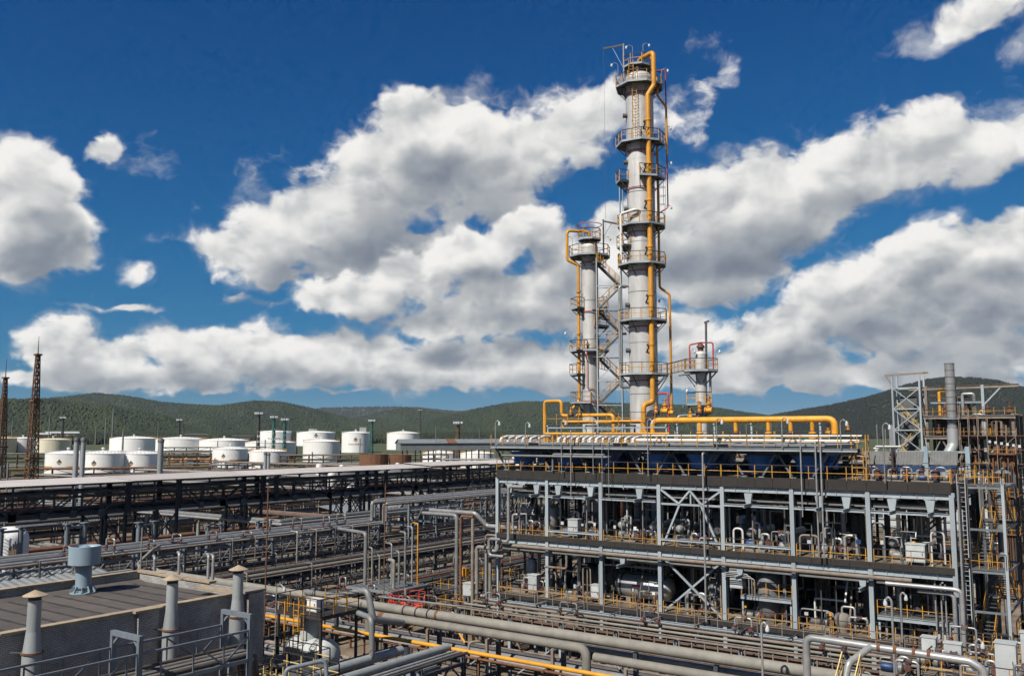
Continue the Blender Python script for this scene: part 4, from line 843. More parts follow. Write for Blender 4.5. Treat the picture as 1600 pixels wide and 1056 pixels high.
pipe('orange crossing pipe between the second tower and the header', [(-53.4, 88, 24.3), (-51.9, 86, 24.3), (-47.6, 86, 24.3), (-47.6, 86, 22.5)], .2, 'yellow', 10)
# ------------------------------------------------------------------ towers
CAMD = Vector((45.9, -90, 0)).normalized(); RT = Vector((math.cos(YAW), math.sin(YAW), 0))
def ring_platform(t, c, r, z, a0=0, a1=360, wd=1.15, n=8, rail=True, m='grating'):
    cx, cy, _ = c; full = a1 - a0 >= 359; k = n if full else max(2, round((a1 - a0) / 45)); A = [math.radians(a0 + (a1 - a0) * i / k) for i in range(k + (0 if full else 1))]
    ri, ro = r + .06, r + wd; mb = MB(); q = len(A)
    I = [(cx + ri * math.cos(a), cy + ri * math.sin(a)) for a in A]; O = [(cx + ro * math.cos(a), cy + ro * math.sin(a)) for a in A]
    mb.v = [(x, y, z) for x, y in I] + [(x, y, z) for x, y in O] + [(x, y, z - .2) for x, y in O] + [(x, y, z - .06) for x, y in I]
    for i in range(q if full else q - 1):
        j = (i + 1) % q; mb.face([i, q + i, q + j, j]); mb.face([q + i, 2 * q + i, 2 * q + j, q + j]); mb.face([2 * q + i, 3 * q + i, 3 * q + j, 2 * q + j]); mb.face([3 * q + i, i, j, 3 * q + j])
    pl = part('platform', mb, m, t)
    for a in A:
        br = MB(); d = Vector((math.cos(a), math.sin(a), 0)); o = Vector((cx, cy, 0)); br.bar(o + d * (r + .02) + Vector((0, 0, z - .16)), o + d * (ro - .05) + Vector((0, 0, z - .16)), .09, .14); br.bar(o + d * (r + .02) + Vector((0, 0, z - 1.35)), o + d * (ro - .12) + Vector((0, 0, z - .2)), .08); part('bracket', br, 'steel_grey', pl)
    eb = MB()
    for i in range(q if full else q - 1):
        j = (i + 1) % q; eb.bar((*O[i], z - .1), (*O[j], z - .1), .05, .22)
    part('edge_beam', eb, 'steel', pl)
    if rail:
        pts = [(x, y, z) for x, y in O]
        if not full: pts = [(*I[0], z)] + pts + [(*I[-1], z)]
        railing(pl, pts, step=1.3, closed=full, r=.035)
    return pl
def tower(name, label, c, r, z0, z1, rings, m='clad_tower'):
    t = thing(name, label, 'tower', c); x, y, _ = c; pr = [(r, z0)]; z = z0
    while z < z1 - .2:
        z = min(z + 1.9, z1); pr += [(r, z - .03), (r - .014, z - .025), (r - .014, z - .005), (r, z)]
    part('shell', MB().lathe(pr, (x, y, 0), 40, cap=False), m, t)
    for q_, zq in enumerate(np.arange(z0 + 3.8, z1 - 1, 5.7)): part('strap', MB().lathe([(r + .012, 0), (r + .012, .075)], (x, y, zq), 40, cap=False), 'clad' if q_ % 2 else 'pipe_grey', t)
    part('head', MB().lathe([(r, z1), (r * .94, z1 + r * .22), (r * .76, z1 + r * .4), (r * .45, z1 + r * .5), (.02, z1 + r * .53)], (x, y, 0), 40, cap=False), m, t)
    for z in rings: part('cooling_ring', MB().sweep([(x + (r + .13) * math.cos(a), y + (r + .13) * math.sin(a), z) for a in np.linspace(0, 2 * PI, 28, endpoint=False)], .055, 6, closed=True), 'red', t)
    return t
ct = (-45.91, 90.0, 0); R1 = 1.58
tw = tower('distillation_tower', 'tall silver distillation tower with ring platforms and orange pipe', ct, R1, 0, 62.9, (61.0, 54.2, 49.9, 44.8, 40.4, 34.1, 28.1))
part('base_skirt', MB().lathe([(R1 + .35, 0), (R1 + .35, 1.2), (R1 + .1, 1.4), (R1 + .1, 1.5)], (ct[0], ct[1], 0), 32), 'concrete', tw)
for z, a0, a1 in [(62.03, 0, 360), (55.25, 150, 300), (55.25, -60, 30), (50.9, 170, 240), (51.1, -65, 20), (45.67, 0, 360), (43.4, 165, 250), (41.24, 0, 360), (34.89, 0, 360), (28.91, 0, 360)]: ring_platform(tw, ct, R1, z, a0, a1, 1.22)
ring_platform(tw, (ct[0] - .2, ct[1], 0), .35, 64.5, 0, 360, 1.35)
for a in range(4):
    d = Vector((math.cos(a * PI / 2 + .4), math.sin(a * PI / 2 + .4), 0)); part('top_post', MB().bar(Vector((ct[0], ct[1], 63.1)) + d * 1.2, Vector((ct[0], ct[1], 64.4)) + d * 1.2, .12), 'steel_grey', tw)
cv = Vector((ct[0], ct[1], 0)); UP = Vector((0, 0, 1))
ladder(tw, cv + CAMD * (R1 + .3) - RT * .55 + UP * 55.3, 61.9, (RT.x, RT.y), 'yellow_rail'); ladder(tw, cv + CAMD * (R1 + .2) - RT * .9 + UP * 62.1, 64.6, (RT.x, RT.y), 'yellow_rail', False)
ladder(tw, cv + RT * (R1 + .5) + UP * 46, 51, (CAMD.x, CAMD.y), 'steel'); ladder(tw, cv - RT * (R1 + .5) + UP * 45.8, 50.9, (CAMD.x, CAMD.y), 'steel')
for z, s in ((58.5, -1), (53.0, -1), (47.6, -1), (36.6, -1), (31.5, -1)): part('manway', MB().tube(cv - RT * (R1 - .1) + CAMD * .4 + UP * z, cv - RT * (R1 + .35) + CAMD * .4 + UP * z, .26, 12), 'steel_grey', tw)
for z in (57.4, 52.4, 48.2, 42.9, 37.5, 32.0):                                 # clamp brackets of the orange pipe
    part('pipe_bracket', MB().bar(cv + CAMD * (R1 - .1) + RT * .4 + UP * z, cv + CAMD * (R1 + .75) + RT * .9 + UP * (z + .1), .16).bar(cv + CAMD * (R1 - .1) + RT * .3 + UP * (z - .9), cv + CAMD * (R1 + .6) + RT * .7 + UP * (z - .1), .12), 'black_steel', tw)
    part('pipe_clamp', MB().tube(cv + CAMD * (R1 + .62) + RT * .95 + UP * (z - .1), cv + CAMD * (R1 + .62) + RT * .95 + UP * (z + .12), .36, 12), 'yellow', tw)
pq = cv + CAMD * (R1 + .62) + RT * .95; pu = cv + CAMD * 2.3 + RT * 1.65
pipe('fat orange yellow overhead pipe running down the tall tower', [cv + UP * 63.2, cv + UP * 65.3, pu + UP * 65.3, pu + UP * 61.4, pq + UP * 60.3, pq + UP * 25.7, pq - RT * 1.0 + CAMD * .3 + UP * 25.4, pq - RT * 1.1 + CAMD * .4 + UP * 22.4], .285, 'yellow', 16, .55, name='overhead_pipe')
pr_ = cv + RT * 1.95 + CAMD * .4
pipe('thin orange yellow pipe on the right flank of the tall tower', [pr_ + UP * 55, pr_ + UP * 38.6, pr_ + RT * 1.1 + UP * 37.8, pr_ + RT * 1.1 + UP * 25.2], .14, 'yellow', 10, .4)
pe = cv + RT * 3.05 + CAMD * .3
pipe('thin dark red pipe at the upper right of the tall tower', [cv + RT * 1.5 + UP * 64.0, pe + UP * 64.0, pe + UP * 47.8, cv + RT * 1.7 + CAMD * .3 + UP * 46.9], .075, 'red', 8, .3)
pipe('orange elbow pipe under the top platform of the tall tower', [cv + RT * 1.4 + CAMD * .8 + UP * 62.9, cv + RT * 2.0 + CAMD * 1.0 + UP * 62.9, cv + RT * 2.1 + CAMD * 1.0 + UP * 60.6, pe + UP * 59.6, pe + UP * 54], .13, 'yellow', 8, .5)
pipe('silver pipe hanging between the two towers', [cv - RT * 1.4 + UP * 38.8, cv - RT * 2.6 + CAMD * .4 + UP * 38.8, cv - RT * 2.6 + CAMD * .4 + UP * 27.4, cv - RT * 1.4 + UP * 27.4], .16, 'pipe_bright', 10, .4)
pipe('white bent pipe on the middle platform of the tall tower', [cv - RT * 2.3 + CAMD * .9 + UP * 41.6, cv - RT * 2.3 + CAMD * .9 + UP * 46.9, cv - RT * .6 + CAMD * 1.9 + UP * 47.2, cv - RT * .2 + CAMD * 1.5 + UP * 47.1], .17, 'white', 10, .4)
t = thing('davit_crane', 'grey davit arm on top of the tall tower', 'davit', cv - RT * 1.9 + UP * 62)
dq = cv - RT * 1.75 + CAMD * .2; part('mast', MB().tube(dq + UP * 60.5, dq + UP * 67.2, .11, 8), 'pipe_bright', t); part('jib', MB().bar(dq + UP * 67.1 + RT * .1, dq + UP * 66.6 - RT * 2.4, .14, .2), 'steel_grey', t); part('stay', MB().bar(dq + UP * 64.2, dq + UP * 66.75 - RT * 1.3, .06), 'steel', t)
part('hoist_line', MB().bar(dq - RT * 2.3 + UP * 66.5, dq - RT * 2.3 + UP * 45, .02), 'steel_grey', t)
def tower_lamp(label, p, h, arm):
    t = thing('tower_lamp', label, 'lamp', p, 'small lamps on the tower platforms'); p = Vector(p)
    part('stem', MB().pipe([p, p + UP * h, p + UP * (h + .2) + arm * .4, p + UP * h + arm * .7], .035, 6, .2), 'pipe_bright', t); part('lamp_head', MB().lathe([(.04, .2), (.11, .1), (.14, -.08), (.07, -.18), (.02, -.2)], p + UP * (h - .12) + arm * .72, 10), 'lamp_glass', t)
for i, (dx, dc, z, h, s) in enumerate([(-2.4, 1.2, 62.1, 2.2, -1), (2.6, .6, 62.1, 1.8, 1), (-.7, .8, 64.6, 2.0, -1), (.5, .9, 64.6, 2.2, 1), (2.8, .2, 55.3, 1.9, 1), (2.8, .2, 51.2, 1.9, 1), (2.7, .3, 45.7, 2.2, 1), (2.6, .4, 34.9, 2.3, -1)]):
    tower_lamp('small lamp on the tall tower, %s from the top' % ORD[[2, 3, 1, 0, 4, 5, 6, 7][i]], cv + RT * dx + CAMD * dc + UP * z, h, RT * s)
# second tower
c2 = (-53.93, 92.0, 0); R2 = 1.0; v2 = Vector(c2)
t2 = tower('slim_tower', 'shorter slim silver tower left of the tall one', c2, R2, 0, 44.6, (42.6, 36.7, 31.6, 26.1))
for z, a0, a1, wd in [(43.5, 0, 360, 1.5), (37.2, 160, 260, 1.3), (37.2, 0, 100, 1.3), (32.1, 180, 260, 1.5), (32.1, -80, 60, 1.3), (29.3, 180, 260, 1.5), (26.0, 170, 300, 1.4), (35.0, -30, 60, 1.3)]: ring_platform(t2, c2, R2, z, a0, a1, wd)
ring_platform(t2, (c2[0], c2[1], 0), .2, 45.6, 0, 360, 1.2); 
for a in range(4):
    d = Vector((math.cos(a * PI / 2 + .4), math.sin(a * PI / 2 + .4), 0)); part('top_post', MB().bar(v2 + UP * 44.6 + d * .8, v2 + UP * 45.5 + d * .8, .1), 'steel_grey', t2)
part('top_ring', MB().sweep([(c2[0] + 1.5 * math.cos(a), c2[1] + 1.5 * math.sin(a), 47.3) for a in np.linspace(0, 2 * PI, 20, endpoint=False)], .05, 6, closed=True), 'red', t2)
part('base_skirt', MB().lathe([(R2 + .3, 0), (R2 + .3, 1.2), (R2 + .05, 1.4)], c2, 24), 'concrete', t2)
l2 = v2 - RT * 1.32 + CAMD * .5
pipe('orange yellow overhead loop and downpipe of the second tower', [v2 + UP * 44.7, v2 + UP * 46.5, v2 - RT * 2.65 + CAMD * .6 + UP * 46.5, v2 - RT * 2.65 + CAMD * .6 + UP * 42.9, l2 + UP * 42.3, l2 + UP * 26.2, l2 - RT * .8 + UP * 25.2], .175, 'yellow', 14, .5, name='overhead_pipe')
pipe('thin orange pipe framing the front of the second tower', [v2 + CAMD * 1.15 - RT * .1 + UP * 32.9, v2 + CAMD * 1.15 - RT * .35 + UP * 32.9, v2 + CAMD * 1.15 - RT * .35 + UP * 27.6, v2 + CAMD * 1.1 + RT * .8 + UP * 27.4], .05, 'red', 6, .15)
for z in (39.0, 34.0, 30.6): part('pipe_clamp', MB().tube(l2 + UP * z, l2 + UP * (z + .2), .29, 10), 'yellow', t2)
t = thing('davit_crane', 'small davit arm on the second tower', 'davit', v2 + RT * 1.6 + UP * 43.5); dq = v2 + RT * 1.7
part('mast', MB().tube(dq + UP * 43.5, dq + UP * 48.0, .1, 8), 'steel_grey', t); part('jib', MB().bar(dq + UP * 47.8, dq + UP * 47.4 + RT * 2.0, .2, .16), 'steel_grey', t); part('stay', MB().bar(dq + UP * 45.8, dq + UP * 47.5 + RT * 1.0, .05), 'steel_grey', t)
for i, (dx, z) in enumerate([(-2.0, 43.6), (1.8, 43.6), (-2.2, 32.2), (2.0, 32.2)]): tower_lamp('small lamp on the second tower, ' + ['upper left', 'upper right', 'lower left', 'lower right'][i], v2 + RT * dx + CAMD * .5 + UP * z, 2.0, RT * (-1 if dx < 0 else 1))
# third tower
c3 = (-38.19, 88.0, 0); R3 = .58; v3 = Vector(c3)
t3 = tower('small_tower', 'small silver column with a platform right of the tall tower', c3, R3, 0, 30.6, ())
ring_platform(t3, c3, R3, 28.9, 0, 360, 1.25); ring_platform(t3, c3, R3, 25.4, 180, 330, 1.1)
part('stack', MB().tube(v3 + RT * .55 + UP * 29, v3 + RT * .62 + UP * 33.9, .13, 8), 'steel_grey', t3); part('stack_cap', MB().bar(v3 + RT * .45 + UP * 33.9, v3 + RT * .95 + UP * 34.1, .2), 'steel_grey', t3)
part('top_nozzle', MB().lathe([(.3, 30.8), (.3, 31.2), (.42, 31.25), (.42, 31.4), (.2, 31.7)], (c3[0], c3[1], 0), 12), 'valve_red', t3)
pipe('red and orange pipe arch on the small column', [v3 - RT * 1.2 + CAMD * .5 + UP * 29, v3 - RT * 1.2 + CAMD * .5 + UP * 31.5, v3 + UP * 31.8, v3 + RT * 1.3 + UP * 31.8, v3 + RT * 1.3 + UP * 29], .08, 'red', 8, .25)
pipe('silver pipe bending away from the small column', [v3 + RT * .9 + CAMD * .5 + UP * 28.6, v3 + RT * .9 + CAMD * .5 + UP * 24.3, v3 - RT * 2.6 + CAMD * .6 + UP * 24.1, v3 - RT * 2.6 + CAMD * .6 + UP * 21.5], .13, 'pipe_bright', 10, .4)
pipe('long thin silver pipe along the small column bridge', [v3 + RT * .9 + CAMD * .5 + UP * 28.75, v3 - RT * 2.4 + CAMD * .9 + UP * 28.3], .1, 'pipe_bright', 8)
for i, (dx, z) in enumerate([(-1.1, 29), (1.5, 29), (-2.0, 24.9)]): tower_lamp('small lamp on the small column, ' + ['left of its platform', 'right of its platform', 'below its bridge'][i], v3 + RT * dx + CAMD * .6 + UP * z, 1.9, RT * .6)
t = thing('access_bridge', 'railed bridge from the tall tower to the small column', 'walkway', (-42, 89, 28.9))
A = cv + RT * 2.6 + UP * 28.88; B = v3 - RT * 1.6 + UP * 28.88; sdv = CAMD * .45
part('deck', MB().bar(A, B, .95, .14, CAMD), 'grating', t); railing(t, [A + sdv, B + sdv], step=1.2); railing(t, [A - sdv, B - sdv], step=1.2)
for p in (.1, .9): part('strut', MB().bar(A.lerp(B, p) - UP * .1, (cv if p < .5 else v3) + RT * (1.5 if p < .5 else -.5) + UP * 26.9, .09), 'steel', t)
# stair tower between the two big towers
t = thing('stair_tower', 'zigzag grey stair tower between the two big towers', 'stair tower', (-50.2, 91, 0)); sx, sy = -50.4, 90.6
q = [Vector((sx, sy, 0)) + RT * a + CAMD * b for a, b in ((-1.5, .8), (1.3, .8), (1.3, -.8), (-1.5, -.8))]
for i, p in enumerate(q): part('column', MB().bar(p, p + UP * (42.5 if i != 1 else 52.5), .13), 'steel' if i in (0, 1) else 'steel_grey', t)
zz = 20.0; k = 0; brm = MB()
while zz < 42:
    a = q[0].lerp(q[3], .25 if k % 2 == 0 else .75); b = q[1].lerp(q[2], .25 if k % 2 == 0 else .75)
    if k % 2: a, b = b, a
    stair(t, a + UP * zz, b + UP * (zz + 2.75), .75, 'steel_grey', 'yellow_rail')
    e = 1 if k % 2 == 0 else 0; pa, pb = (q[1], q[2]) if e else (q[0], q[3])
    part('landing', MB().bar(pa + UP * (zz + 2.75), pb + UP * (zz + 2.75), 1.1, .1, RT if True else None), 'grating', t); railing(t, [pa + UP * (zz + 2.8), pb + UP * (zz + 2.8)], step=.8)
    for i in range(4): brm.bar(q[i] + UP * zz, q[(i + 1) % 4] + UP * zz, .1)
    brm.bar(q[0] + UP * zz, q[1] + UP * (zz + 2.75), .07) if k % 3 == 0 else brm.bar(q[1] + UP * zz, q[2] + UP * (zz + 2.75), .07)
    zz += 2.75; k += 1
part('bracing', brm, 'steel', t)
for i, z in enumerate((41.2, 34.8, 28.9)):
    u = thing('tower_link', 'short railed walkway from the stair tower to the tall tower, %s' % ['topmost', 'middle', 'lowest'][i], 'walkway', q[1] + UP * z, 'links from the stair tower')
    A = Vector((sx, sy, z)) + RT * 1.0 + CAMD * .8; B = cv - RT * 2.5 + UP * z + CAMD * .8; part('deck', MB().bar(A, B, .9, .12, CAMD), 'grating', u); railing(u, [A + CAMD * .42, B + CAMD * .42], step=1.1)
    u = thing('tower_link', 'short railed walkway from the stair tower to the second tower, %s' % ['topmost', 'middle', 'lowest'][i], 'walkway', q[0] + UP * z, 'links from the stair tower')
    A = Vector((sx, sy, z + .8)) - RT * 1.3 + CAMD * .6; B = v2 + RT * 2.0 + UP * (z + .8) + CAMD * .4; part('deck', MB().bar(A, B, .9, .12, CAMD), 'grating', u); railing(u, [A + CAMD * .42, B + CAMD * .42], step=1.1)
# ------------------------------------------------------------------ equipment inside the process frame
rnd = random.Random(11)
BAYN = ['leftmost', 'second', 'third', 'fourth', 'fifth', 'sixth', 'rightmost']
DECKN = ['lower', 'middle']
def exchanger(label, x, z, y0=75.4, L=5.5, r=.34, gap=.84, m='clad', n=2):
    t = thing('heat_exchanger', label, 'heat exchanger', (x, y0, z), 'stacked heat exchangers')
    for k in range(n):
        zc = z + .62 + k * gap
        sh = part('shell', MB().lathe([(.02, -.16), (r * .6, -.12), (r * .95, .0), (r, .12), (r, .5), (r * 1.14, .5), (r * 1.14, .62), (r, .62), (r, L), (r * .6, L + .2), (.02, L + .24)], (x, y0, zc), 20, 'y'), m, t)
        part('bolt_ring', MB().lathe([(r * 1.2, .53), (r * 1.2, .59)], (x, y0, zc), 20, 'y'), 'steel_grey', sh)
    for y in (y0 + 1.2, y0 + L - 1): part('saddle', MB().box((x - r * .7, y - .12, z), (x + r * .7, y + .12, z + .45)), 'concrete', t)
    part('nozzle', MB().pipe([(x, y0 + .9, z + .62 + (n - 1) * gap + r - .05), (x, y0 + .9, z + 2.3), (x + .6, y0 + .9, z + 2.3), (x + .6, y0 + .7, z + .1)], .12, 10, .35), 'clad', t)
    return t
def cabinet(label, c, sz, m='cabinet', group='grey cabinets on the process frame', legs=True):
    x, y, z = c; w, d, h = sz; t = thing('control_cabinet', label, 'cabinet', c, group); b = .25 if legs else 0
    part('housing', MB().box((x - w / 2, y - d / 2, z + b), (x + w / 2, y + d / 2, z + h)), m, t); part('lid', MB().box((x - w / 2 - .05, y - d / 2 - .05, z + h), (x + w / 2 + .05, y + d / 2 + .05, z + h + .07)), m, t)
    dr = part('door', MB().box((x - w / 2 + .05, y - d / 2 - .03, z + b + .06), (x + w / 2 - .05, y - d / 2 - .002, z + h - .06)), m, t); part('handle', MB().box((x + w / 2 - .2, y - d / 2 - .07, z + h * .5), (x + w / 2 - .15, y - d / 2 - .031, z + h * .5 + .2)), 'steel_dark', dr)
    if legs:
        for sx in (-1, 1):
            for sy in (-1, 1): part('leg', MB().bar((x + sx * (w / 2 - .06), y + sy * (d / 2 - .06), z), (x + sx * (w / 2 - .06), y + sy * (d / 2 - .06), z + b), .07), 'steel_grey', t)
    return t
def pump(label, c, s=1.0, m='pipe_grey', group='pumps on the process frame'):
    x, y, z = c; t = thing('pump', label, 'pump', c, group)
    part('base', MB().box((x - .9 * s, y - .4 * s, z), (x + .9 * s, y + .4 * s, z + .22 * s)), 'concrete', t)
    part('motor', MB().lathe([(.1, -.05), (.3 * s, 0), (.33 * s, .1), (.33 * s, .8 * s), (.22 * s, .92 * s)], (x - .85 * s, y, z + .6 * s), 12, 'x'), rnd.choice(['motor_blue', 'steel_grey', 'pipe_grey']), t)
    part('casing', MB().lathe([(.2 * s, 0), (.42 * s, .06), (.42 * s, .34 * s), (.2 * s, .4 * s)], (x + .35 * s, y, z + .62 * s), 12, 'x'), m, t)
    part('discharge', MB().pipe([(x + .5 * s, y, z + .9 * s), (x + .5 * s, y, z + 1.5 * s), (x + 1.15 * s, y, z + 1.5 * s), (x + 1.15 * s, y, z + .1)], .11 * s, 8, .22), 'clad', t)
    vb = part('valve', MB().lathe([(.12, 0), (.24, .05), (.24, .13), (.14, .18), (.14, .5), (.24, .55), (.24, .63), (.12, .66)], (x + 1.15 * s, y, z + .5 * s), 10), 'valve_red', t)
    part('hand_wheel', MB().lathe([(.2, 0), (.24, .04), (.2, .08)], (x + 1.15 * s, y - .42, z + .8 * s), 10, 'y'), 'valve_red', vb)
    return t
def valve_group(label, c, group='valve clusters on the process frame'):
    x, y, z = c; t = thing('valve_cluster', label, 'valves', c, group); h = rnd.uniform(.8, 1.9); W_ = rnd.uniform(.45, .8); rp_ = rnd.choice([.06, .08, .1])
    part('bypass_pipe', MB().pipe([(x - W_, y, z), (x - W_, y, z + h), (x + W_, y, z + h), (x + W_, y, z)], rp_, 8, .2), rnd.choice(['clad', 'pipe_grey', 'pipe_bright']), t)
    for dx in (-W_, .1, W_):
        zc = z + (h * .45 if dx != .1 else h); v = part('valve', MB().lathe([(.09, -.22), (.17, -.19), (.17, -.13), (.11, -.08), (.13, 0), (.11, .08), (.17, .13), (.17, .19), (.09, .22)], (x + dx, y, zc), 10, 'z' if dx != .1 else 'x'), 'valve_red', t)
        part('hand_wheel', MB().lathe([(.12, 0), (.15, .03), (.12, .06)], (x + dx, y - .42, zc), 10, 'y').bar((x + dx, y - .4, zc), (x + dx, y - .08, zc), .04), rnd.choice(['valve_red', 'steel_dark', 'steel_grey']), v)
    return t
def white_loop(label, x, y, z, h, d, m='white', r=.17, group='pale bent pipes on the process frame'):
    return pipe(label, [(x, y, z), (x, y, z + h), (x + d, y, z + h), (x + d, y + .1, z + .2)], r, m, 10, .35, group, 'bent_pipe')
# middle deck
for i, (x, n, lab) in enumerate([(-41.2, 2, 'third bay, left of centre'), (-38.2, 2, 'third bay, right of the first stack'), (-35.3, 2, 'braced bay'), (-28.9, 2, 'fifth bay, left'), (-25.9, 2, 'fifth bay, right'), (-17.3, 2, 'rightmost bay'), (-22.6, 1, 'sixth bay'), (-47.2, 1, 'second bay')]):
    exchanger('stacked round heat exchanger ends on the middle deck, ' + lab if n == 2 else 'single round heat exchanger end on the middle deck, ' + lab, x, 12.3, 75.6 + (i % 2) * .5, n=n)
cabinet('tall grey cabinet on the middle deck, second bay from the left', (-46.0, 75.2, 12.3), (1.1, .8, 1.75)); cabinet('grey cabinet on the middle deck near the right end', (-15.3, 75.1, 12.3), (1.35, .9, 1.55))
cabinet('grey cabinet on the lower deck, leftmost bay', (-50.7, 75.2, 6.5), (1.0, .8, 1.9)); cabinet('grey cabinet on the lower deck, third bay', (-43.6, 75.2, 6.5), (.9, .7, 1.6)); cabinet('grey cabinet on the small gallery in the fifth bay', (-29.6, 74.9, 9.0), (1.1, .8, 1.6)); cabinet('grey cabinet at the right end of the lower deck', (-13.6, 75.4, 6.5), (1.0, .8, 1.7))
# drum on the lower deck
t = thing('horizontal_drum', 'horizontal silver drum on the lower deck with black top edge', 'vessel', (-39.8, 78, 6.5))
part('shell', MB().lathe([(.02, -2.95), (.6, -2.85), (.95, -2.6), (1.08, -2.3), (1.08, 2.3), (.95, 2.6), (.6, 2.85), (.02, 2.95)], (-39.8, 77.6, 8.0), 26, 'x'), 'clad', t)
for x in (-41.3, -38.2): part('saddle', MB().box((x - .2, 77.0, 6.5), (x + .2, 78.3, 7.1)), 'concrete', t)
for x in (-41.9, -37.6): part('band', MB().lathe([(1.095, -.12), (1.095, .12)], (x, 77.6, 8.0), 26, 'x'), 'steel_dark', t)
part('sign', MB().box((-40.6, 76.53, 8.05), (-39.6, 76.55, 8.3)), 'red_bright', t); part('top_walkway', MB().box((-42.2, 77.2, 9.25), (-37.4, 78.2, 9.32)), 'grating', t); railing(t, [(-42.2, 77.2, 9.32), (-37.4, 77.2, 9.32)], step=1.2)
t = thing('horizontal_drum', 'dark horizontal drum in the shade of the lower deck', 'vessel', (-46, 80, 6.5))
part('shell', MB().lathe([(.02, -2.4), (.7, -2.2), (1.15, -1.9), (1.2, -1.6), (1.2, 2.8), (1.1, 3.1), (.02, 3.4)], (-45.6, 79.6, 8.2), 24, 'x'), 'steel_grey', t)
for x in (-46.8, -44.0): part('saddle', MB().box((x - .2, 79.0, 6.5), (x + .2, 80.2, 7.2)), 'concrete', t)
def vessel(label, c, r, h, m='clad', group='upright vessels in the process frame'):
    x, y, z = c; t = thing('upright_vessel', label, 'vessel', c, group); part('shell', MB().lathe([(r * .7, 0), (r * .7, .35), (r * .8, .45), (r, .7), (r, h - .35), (r * .8, h - .1), (r * .3, h), (.02, h + .02)], c, 20), m, t)
    part('top_nozzle', MB().pipe([(x, y, z + h - .05), (x, y, z + h + .5), (x + r + .4, y, z + h + .5), (x + r + .4, y, z + .2)], r * .16, 8, .25), 'clad', t); return t
for x, y, r, h, m, lab in [(-52.6, 77.5, .55, 3.2, 'clad', 'leftmost bay'), (-32.4, 76.8, .7, 3.0, 'pipe_grey', 'braced bay'), (-27.3, 76.0, .95, 4.3, 'pipe_grey', 'fifth bay'), (-21.2, 75.6, .6, 1.5, 'concrete', 'sixth bay, short'), (-19.6, 78.6, .7, 4.4, 'steel_grey', 'sixth bay, at the back'), (-15.7, 76.6, .35, 5.0, 'pipe_dark', 'rightmost bay')]:
    vessel('upright vessel on the lower deck, ' + lab, (x, y, 6.5), r, h, m)
for x, y, r, h, m, lab in [(-50.2, 77.5, .7, 2.8, 'clad', 'leftmost bay'), (-32.2, 77.5, .55, 3.2, 'steel_grey', 'braced bay'), (-20.3, 77.8, .6, 3.6, 'pipe_dark', 'sixth bay')]:
    vessel('upright vessel on the middle deck, ' + lab, (x, y, 12.3), r, h, m)
# pumps and valve clusters: one of each per bay and row
for d, z in ((0, 6.5), (1, 12.3)):
    for i in range(7):
        xc = FX[i] + 3
        if (d, i) not in ((0, 2), (0, 3)): pump('pump with red brown valve on the %s deck, front of the %s bay' % (DECKN[d], BAYN[i]), (xc + rnd.uniform(-1.8, -.6), 75.4 + rnd.uniform(0, .4), z), rnd.uniform(.75, 1.0))
        pump('pump behind the front row on the %s deck, %s bay' % (DECKN[d], BAYN[i]), (xc + rnd.uniform(-1, 1.4), 78.8, z), 1.0)
        valve_group('valve cluster with red brown bodies on the %s deck, front of the %s bay' % (DECKN[d], BAYN[i]), (xc + rnd.uniform(.9, 1.7), 75.0 + rnd.uniform(0, .5), z))
        valve_group('valve cluster further back on the %s deck, %s bay' % (DECKN[d], BAYN[i]), (xc + rnd.uniform(-1.6, 0), 77.4 + rnd.uniform(0, .4), z))
        valve_group('valve cluster in the deep shade of the %s deck, %s bay' % (DECKN[d], BAYN[i]), (xc + rnd.uniform(-1.6, 1.4), 82.6, z))
for d, z, hh in ((0, 6.5, 4.9), (1, 12.3, 4.95)):
    for i in range(7):
        for row, (yy, lab) in enumerate([(74.75, 'front'), (77.0, 'second row'), (80.9, 'middle row'), (84.6, 'back row')]):
            xs_ = sorted(FX[i] + .6 + rnd.random() * 4.8 for _ in range([2, 3, 4, 4][row]))
            for k, x in enumerate(xs_):
                r = rnd.choice([.06, .08, .1, .13, .17, .22]) if row else rnd.choice([.04, .06, .07])
                top = z + hh if row else z + rnd.uniform(2.5, hh); m = rnd.choice(['clad', 'pipe_grey', 'pipe_bright', 'pipe_dark', 'pipe_rust', 'steel_grey'] if row < 2 else ['pipe_dark', 'steel_grey', 'pipe_grey', 'pipe_rust', 'steel_dark'])  # back rows take darker materials, painting in the deep shade
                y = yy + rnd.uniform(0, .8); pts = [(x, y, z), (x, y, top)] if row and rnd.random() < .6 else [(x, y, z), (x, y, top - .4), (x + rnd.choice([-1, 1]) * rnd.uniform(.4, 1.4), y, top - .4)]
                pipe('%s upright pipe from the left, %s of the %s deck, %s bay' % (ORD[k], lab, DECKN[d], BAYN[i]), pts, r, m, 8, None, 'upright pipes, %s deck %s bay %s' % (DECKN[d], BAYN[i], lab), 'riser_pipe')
        for k, (yy, dz) in enumerate([(75.6, -.5), (76.6, -.85), (78.6, -.6), (82, -.7), (84.4, -1.0)]):
            r = rnd.choice([.08, .1, .14, .2]); zz = z + hh + .1 + dz - r
            pipe('ceiling pipe under the %s floor, %s bay, %s from the front' % (['middle', 'top'][d], BAYN[i], ORD[k]), [(FX[i] + .1, yy, zz), (FX[i + 1] - .1, yy, zz)], r, rnd.choice(['pipe_grey', 'clad', 'pipe_dark', 'pipe_rust']), 8, None, 'ceiling pipes in the frame', 'ceiling_pipe')
